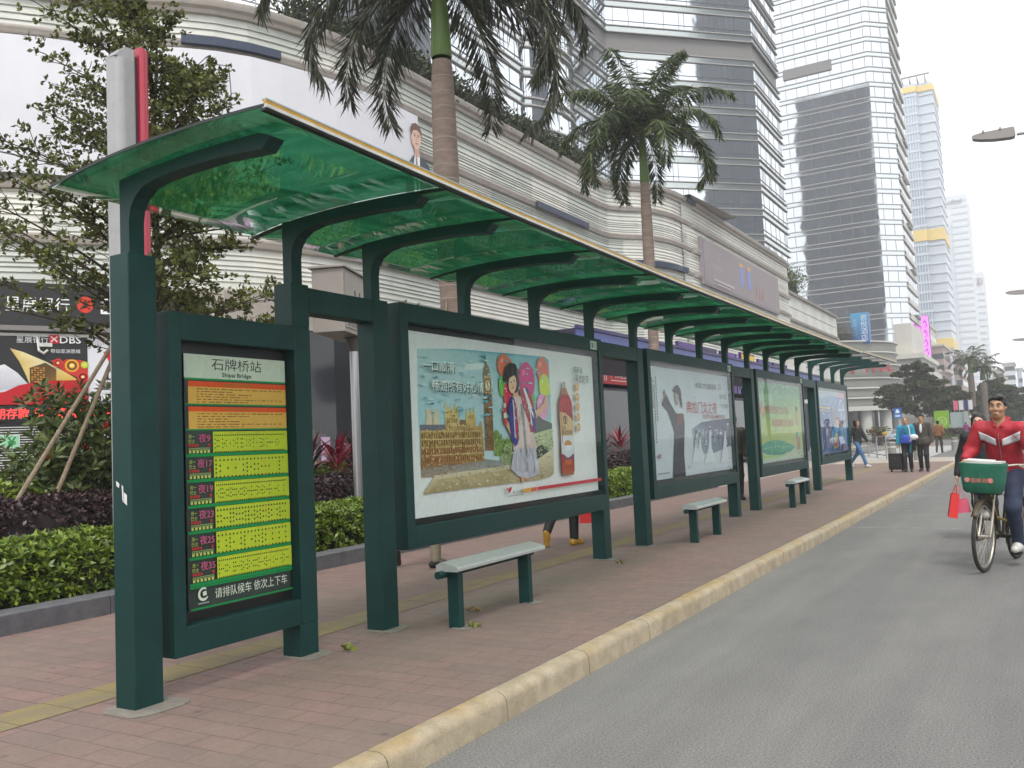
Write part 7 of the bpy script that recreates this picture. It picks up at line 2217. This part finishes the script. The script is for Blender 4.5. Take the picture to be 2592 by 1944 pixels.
for k, (m, a) in enumerate((('totem_cream', .248), ('totem_violet', .262), ('totem_cream', .274), ('totem_violet', .286))): tot_part([(a, -.16), (a, .10 - k * .012), (a + .011, .10 - k * .012), (a + .011, -.16)], SOIL, tT + .13, m, 'page_edge')
tot_part([(.299, -.16), (.299, .03), (.345, .03), (.345, -.16)], SOIL, tT + .08, 'totem_mesh', 'mesh_edge')
tot_part([(.347, -.16), (.347, .10), (.365, .13), (.395, .145), (.412, .12), (.414, -.16)], SOIL, tT + .19, 'totem_red', 'red_cover', smooth='auto')
tot_part([(.416, -.16), (.416, .11), (.44, .13), (.475, .10), (.482, .02), (.482, -.16)], SOIL, tT + .18, 'totem_red', 'red_cover', smooth='auto')
p = Print((tX + .083, tY + .07, 2.72), (0, 0, -1), (0, 1, 0), step=.001)
p.text('eLink', -.62, .02, .105, '#d9d9d9', w=.58)
p.build('lettering', tot)

# signal cabinet on a pole
mat('cabinet', (.30, .27, .24), rough=.5, var=.05, vscale=4)
mat('cabinet_dark', (.10, .09, .08), rough=.6)
cb = thing('control_cabinet', 'grey steel control cabinet on a pole over the hedge', 'cabinet', (-8.2, 9.7, SOIL))
rotc = Matrix.Translation((-8.25, 9.55, 0)) @ Matrix.Rotation(R(22), 4, 'Z')
def cbx(x0, x1, y0, y1, z0, z1, m, name, **k):
    q = MB().box(x0, x1, y0, y1, z0, z1, m)
    q.v = [tuple(rotc @ Vector(v)) for v in q.v]
    return q.build(name, cb, **k)
cbx(-.22, .22, -.62, .45, 3.06, 3.92, 'cabinet', 'case', bevel=.008)
cbx(.221, .232, -.58, .41, 3.12, 3.86, 'cabinet', 'door', bevel=.004)
cbx(-.26, .26, -.66, .49, 3.921, 3.955, 'cabinet', 'lid', bevel=.006)
for y in (-.20, .0): cbx(.233, .24, y, y + .035, 3.60, 3.67, 'cabinet_dark', 'lock')
q = MB()
for k in range(5):
    for y in (-.50, -.36, -.22): q.box(.233, .237, y, y + .10, 3.16 + k * .022, 3.168 + k * .022, 'cabinet_dark')
q.v = [tuple(rotc @ Vector(v)) for v in q.v]
q.build('vent', cb)
MB().tube([(-8.2, 9.68, SOIL - .1), (-8.2, 9.68, 2.98)], .062, 'steel', 16).tube([(-8.2, 9.68, 2.86), (-8.2, 9.68, 3.0), (-8.2, 9.68, 3.055)], [.064, .10, .13], 'cabinet_dark', 16).build('pole', cb, smooth='auto')
# street lamps on the median, heads reaching over the near lane
mat('lamp_grey', (.30, .28, .27), rough=.5)
tag(MB().box(2.9, 3.7, -20, 300, -.02, .13, 'granite_edge').build('median'), kind='structure')
lamp = thing('street_lamp', 'nearest street lamp head reaching in at the right edge', 'street lamp', (3.3, 20.2, .13), 'street lamps along the median')
MB().tube([(3.3, 20.2, .1), (3.3, 20.2, 6.2), (3.1, 20.2, 6.75), (2.4, 20.2, 7.08), (.10, 20.2, 7.16)], [.09, .06, .05, .04, .03], 'lamp_grey', 12).build('pole', lamp, smooth='auto')
prof = [(-.70, 7.24), (-.66, 7.20), (-.55, 7.165), (-.30, 7.12), (-.02, 7.10), (.06, 7.11), (.08, 7.18), (.06, 7.30), (-.25, 7.30), (-.52, 7.295), (-.66, 7.275)]
MB().prism(prof, lambda x, z: (x, 20.2 - .11, z), lambda x, z: (x, 20.2 + .11, z), 'lamp_grey').build('lamp_head', lamp, smooth='auto', bevel=.03)
MB().box(-.5, -.46, 20.07, 20.33, 7.29, 7.33, 'lamp_grey').box(-.2, -.16, 20.07, 20.33, 7.29, 7.33, 'lamp_grey').build('clip', lamp)
for y, lb in ((45.5, 'second street lamp head, small at the right edge above the palms'), (72, 'third street lamp head, smallest at the right edge')):
    l2 = copy_tree(lamp)
    l2.location = (lamp.location.x - (.05 if y < 50 else .3), y, .13)
    l2['label'] = lb
# crossing, bollards, railing
cz = MB()
for k in range(27): cz.box(-8.6, -4.4, 43.2 + k * 1.02, 43.7 + k * 1.02, -.001, .004, 'white_line')
for k in range(14): cz.box(-16.5, -12.5, 70 + k * 1.02, 70.5 + k * 1.02, -.001, .004, 'white_line')
cz.box(-30, -9, 68.6, 68.9, -.001, .004, 'white_line')
tag(cz.build('crossing_stripes'), kind='structure')
mat('faint_line', (.22, .215, .21), rough=.9, var=.35, vscale=6)
tag(MB().box(-2.45, -1.0, 13.95, 14.02, -.001, .0035, 'faint_line').box(-2.4, -.9, 16.9, 16.95, -.001, .0035, 'faint_line').build('road_marking'), kind='structure')
bol = thing('bollard', 'thick stone bollard by the railing, left of the couple', 'bollard', (-5.19, 39.8, PV - .01), 'stone bollards at the crossing')
MB().lathe((-5.19, 39.8, PV - .01), [(0, 0), (.175, 0), (.17, .02), (.155, .60), (.165, .63), (.165, .70), (.13, .74), (0, .75)], 'render_grey', 20).build('shaft', bol, smooth='auto')
MB().lathe((-5.19, 39.8, PV - .01), [(.158, .50), (.163, .50), (.163, .56), (.157, .56)], 'white_line', 20).build('band', bol, smooth='auto')
for x, y, z, lb in ((-4.07, 38.4, PV - .01, 'stone bollard half hidden behind the couple'), (-4.08, 56.8, 0, 'stone bollard beyond the couple, left of the cyclist')):
    b2 = copy_tree(bol)
    b2.location = (x, y, z)
    b2['label'] = lb
rl = thing('guard_railing', 'grey steel guard railing at the crossing beyond the shelter', 'railing', (-7.3, 48.5, 0))
pts = [Vector((-9.4, 55.5, 0)), Vector((-8.5, 52.6, 0)), Vector((-7.68, 50.1, 0)), Vector((-6.85, 47.2, 0)), Vector((-6.04, 44.4, 0))]
for p_ in pts: MB().tube([p_, p_ + Vector((0, 0, 1.08))], .035, 'steel', 8).build('post', rl)
for z in (1.05, .18): MB().tube([p_ + Vector((0, 0, z)) for p_ in pts], .028, 'steel', 8).build('rail', rl)
# island with lawn, low hedge and hoardings
tag(MB().box(-30, -3.2, 99, 108, -.02, .14, 'granite_edge').box(-29.7, -3.4, 99.3, 107.7, .14, .17, 'hedge_core').build('traffic_island'), kind='structure')
mat('turf', (.075, .11, .022), rough=.95, var=.3, vscale=3)
n = 2500
pos = np.stack([RNG.uniform(-12, -3.5, n), RNG.uniform(99.3, 101.5, n), np.full(n, .17)], 1)
tag(foliage('grass', pos, np.array([0, 0, 1.0]) + RNG.normal(0, .4, (n, 3)), .22, .09, [(.09, .14, .025), (.12, .17, .03)]), kind='stuff')
def bush_row(x0, x1, y, h, n, cols, label):
    o = thing('bush', label, 'bush', ((x0 + x1) / 2, y, .15))
    pos = np.stack([RNG.uniform(x0, x1, n), y + RNG.normal(0, .35, n), .15 + RNG.uniform(0, 1, n) ** .6 * h], 1)
    foliage('foliage', pos, rnd_dirs(n) + [0, -.4, .5], .22, .12, cols, o)
bush_row(-12, -3.6, 102.3, .9, 2600, [(.05, .04, .02), (.10, .03, .025), (.05, .07, .02)], 'low dark reddish bushes along the lawn')
gh = tag(MB().box(-9.15, -7.72, 103.4, 103.5, .3, 3.0, 'render_grey').build('green_hoarding'), 'lime green hoarding with a pale round outline beyond the lawn', 'hoarding')
p = Print((-9.15, 103.38, .3), (1, 0, 0), (0, 0, 1), step=.01)
p.rect(.02, .02, 1.41, 2.68, '#7fae28').ring(.72, 1.55, .42, .50, '#bcd48a').ring(.60, 1.62, .14, .19, '#bcd48a').ring(.88, 1.5, .14, .19, '#bcd48a').rect(.35, .75, 1.1, .82, '#bcd48a')
p.build('print', gh)
mat('pale_glass', (.35, .42, .42), rough=.2, metal=.2)
tag(MB().box(-7.65, -6.35, 103.6, 103.7, .9, 2.75, 'pale_glass').box(-7.65, -6.3, 103.55, 103.75, .2, .9, 'render_grey').box(-6.34, -5.95, 103.3, 103.8, .2, 2.8, 'trim_grey').build('glass_shelter'), 'small glass walled stand right of the lime green hoarding', 'stand')
tag(MB().box(-12.5, -9.3, 104.2, 104.4, .2, 2.4, 'render_grey').build('grey_hoarding'), 'plain grey hoarding left of the lime green one', 'hoarding')
random.seed(12)
for k, (x, c, lb) in enumerate(((-7.4, 'led_pink', 'pink pennant left of its neighbours over the stand'), (-6.9, 'banner_white', 'white pennant between the pink and violet ones'), (-6.45, 'pav_purple', 'violet pennant over the stand'), (-6.0, 'banner_white', 'white pennant farthest right over the stand'))):
    q = thing('pennant', lb, 'banner', (x, 106, .15), 'small pennants over the stand')
    MB().tube([(x, 106, .1), (x, 106, 4.1)], .03, 'steel', 6).build('pole', q)
    MB().box(x + .03, x + .40, 105.98, 106.02, 3.0, 4.0, 'bag_pink' if c == 'led_pink' else c).build('flag', q)
bs_ = thing('road_sign', 'blue rectangular road sign with a white car symbol near the palm', 'sign', (-11.5, 94, 0))
MB().tube([(-11.5, 94, 0), (-11.5, 94, 3.3)], .04, 'steel', 8).build('pole', bs_)
MB().box(-11.85, -11.15, 93.9, 93.95, 2.3, 3.35, 'hotel_blue').build('plate', bs_)
p = Print((-11.85, 93.88, 2.3), (1, 0, 0), (0, 0, 1), step=.01)
p.poly([(.15, .55), (.2, .75), (.28, .9), (.42, .9), (.5, .75), (.55, .55)], '#dfe8f2').rect(.12, .15, .58, .38, '#b9cbe2')
p.build('symbol', bs_)

# taxi
mat('car_blue', (.10, .30, .52), rough=.25, coat=.6)
mat('car_white', (.62, .64, .66), rough=.25, coat=.6)
mat('car_glass', (.10, .12, .14), rough=.08, metal=.4)
mat('lamp_glass', (.5, .5, .48), rough=.15)
tx = thing('taxi', 'pale blue and white taxi with a red roof light facing us', 'taxi', (-9.75, 82, 0))
def car(o, cx, cy):
    sec = [(-2.2, .50, .80, .30), (-2.15, .80, .86, .25), (-1.2, .95, .88, .22), (1.3, 1.0, .88, .22), (2.1, .95, .86, .25), (2.2, .6, .82, .30)]
    b = MB()
    rows = []
    for y, zt, w_, zb in sec:
        rows.append([(cx - w_ + .04, cy + y, zb), (cx - w_, cy + y, zb + .2), (cx - w_, cy + y, zt - .14), (cx - w_ + .07, cy + y, zt - .02), (cx, cy + y, zt + .03), (cx + w_ - .07, cy + y, zt - .02), (cx + w_, cy + y, zt - .14), (cx + w_, cy + y, zb + .2), (cx + w_ - .04, cy + y, zb)])
    b.sheet(rows, 'car_white')
    b.add(rows[0], [tuple(range(9))], 'car_white').add(rows[-1], [tuple(range(8, -1, -1))], 'car_white')
    b.build('body', o, smooth='auto')
    g = MB()
    rows = []
    for y, zt, w_, wt in ((-1.15, .96, .80, .80), (-.45, 1.42, .80, .62), (.8, 1.44, .80, .62), (1.55, 1.0, .80, .74)):
        rows.append([(cx - w_, cy + y, .92), (cx - wt, cy + y, zt - .03), (cx, cy + y, zt + .02), (cx + wt, cy + y, zt - .03), (cx + w_, cy + y, .92)])
    g.sheet(rows, 'car_glass').build('cabin_glass', o, smooth='auto')
    MB().box(cx - .60, cx + .60, cy - .40, cy + .75, 1.435, 1.475, 'car_blue').build('roof', o, bevel=.02)
    MB().box(cx - .84, cx + .84, cy - 2.19, cy - 1.2, .62, .80, 'car_blue').box(cx - .885, cx + .885, cy - 1.2, cy + 2.1, .55, .75, 'car_blue').build('side_band', o, bevel=.04)
    MB().box(cx - .84, cx + .84, cy - 2.25, cy - 2.1, .28, .48, 'black_plastic').build('bumper', o, bevel=.03)
    for s in (-1, 1): MB().box(cx + s * .62 - .17, cx + s * .62 + .17, cy - 2.23, cy - 2.1, .60, .74, 'lamp_glass').build('headlight', o, bevel=.03)
    for s in (-1, 1):
        for y in (-1.35, 1.35):
            MB().lathe((cx + s * .78, cy + y, .31), [(0, -.1), (.2, -.1), (.31, -.09), (.31, .09), (.2, .1), (0, .1)], 'tyre', 18, axis='x').build('wheel', o, smooth='auto')
    MB().box(cx - .35, cx + .35, cy - .05, cy + .15, 1.476, 1.60, 'bag_red').build('roof_light', o, bevel=.03)
    MB().box(cx - .22, cx + .22, cy - 2.265, cy - 2.25, .42, .53, 'trim_pale').build('number_plate', o)
car(tx, -9.75, 82)

# trees beyond the crossing
DARK = [(.075, .092, .026), (.052, .070, .020), (.105, .118, .040), (.040, .052, .016)]
tiered_tree((-12.2, 116, .1), 8.2, 2.6, 5.2, 8, DARK, 'broad dark green tree in front of the round store', 41, per=10, leafL=.42, leafW=.26, trunk_r=.2, dense=1.3, bark='bark_dark')
tiered_tree((-9.2, 128, .1), 5.8, 1.6, 4.2, 8, [(.07, .075, .03), (.055, .062, .024), (.085, .088, .038)], 'olive green tree right of the broad dark one', 43, per=10, leafL=.45, leafW=.28, trunk_r=.2, dense=1.3)
tiered_tree((-4.6, 146, .1), 7.0, 1.6, 4.0, 8, DARK, 'rounded dark tree behind the man in red', 44, per=10, leafL=.5, leafW=.32, trunk_r=.2, dense=1.3)
tiered_tree((-3.2, 172, .1), 7.0, 1.5, 3.6, 8, DARK, 'dark tree at the right edge beyond the man in red', 45, per=10, leafL=.55, leafW=.36, trunk_r=.25, dense=1.3)
tiered_tree((.6, 170, .1), 9.6, 1.5, 4.4, 8, DARK, 'dark tree cut by the right edge of the picture', 46, per=10, leafL=.55, leafW=.36, trunk_r=.25, dense=1.3)
palm((-6.9, 132, .1), 8.2, 9.6, .34, 'far left one of two palms standing among the distant trees', 51, nf=15, FL=3.6, cols=DARK, leafl=.75, simple=True, group='palms among the distant trees')
palm((-5.6, 134, .1), 7.2, 8.6, .38, 'far right one of two palms standing among the distant trees', 52, nf=14, FL=3.3, cols=DARK, leafl=.75, simple=True, group='palms among the distant trees')
random.seed(61)
cyd = thing('cycad', 'small dark cycad with arching fronds beside the taxi', 'plant', (-11.3, 80, 0))
MB().tube([(-11.3, 80, 0), (-11.3, 80, 1.1)], [.22, .18], 'bark_dark', 10).build('trunk', cyd)
P, D = [], []
for k in range(26):
    az, e = random.uniform(0, 6.28), random.uniform(.1, 1.2)
    for q in range(10):
        t = q / 10
        ee = e - 1.2 * t
        P.append((-11.3 + math.cos(az) * 1.1 * t, 80 + math.sin(az) * 1.1 * t, 1.1 + math.sin(e) * 1.0 * t - .5 * t * t)); D.append((math.cos(az + 1.1 * (-1) ** q), math.sin(az + 1.1 * (-1) ** q), .1))
foliage('fronds', np.array(P), np.array(D), .34, .12, DARK, cyd)
# litter
random.seed(77)
for k, (x, y, c) in enumerate(((-4.05, 4.62, (.22, .26, .04)), (-3.62, 5.50, (.20, .22, .05)), (-3.98, 6.05, (.32, .20, .06)), (-3.9, 8.8, (.25, .2, .08)))):
    n = 9
    pos = np.array([[x, y, PV + .008]]) + RNG.normal(0, .018, (n, 3)) * [1, 1, .2]
    o = foliage('fallen_leaf', pos, rnd_dirs(n) * [1, 1, .3] + [0, 0, .35], .055, .03, [c])
    tag(o, ('crumpled green leaf by the foot of the route board', 'yellowish leaf against the near leg of the nearest bench', 'dry brown leaf on the paving beside the nearest bench', 'dry leaf on the paving under the tea advertisement')[k], 'leaf', 'fallen leaves on the footway')

# ---------------------------------------------------------------- the air: light haze
hz = bpy.data.materials.new('haze_air')
hz.use_nodes = True
hn, hl = hz.node_tree.nodes, hz.node_tree.links
hn.remove(hn['Principled BSDF'])
pvn = hn.new('ShaderNodeVolumePrincipled')
pvn.inputs['Color'].default_value = (.96, .98, 1.0, 1)
pvn.inputs['Density'].default_value = .0010
pvn.inputs['Anisotropy'].default_value = .2
hl.new(pvn.outputs['Volume'], hn['Material Output'].inputs['Volume'])
MATS['haze_air'] = hz
tag(MB().box(-260, 160, -140, 640, -1.03, 175, 'haze_air').build('haze'), kind='stuff')
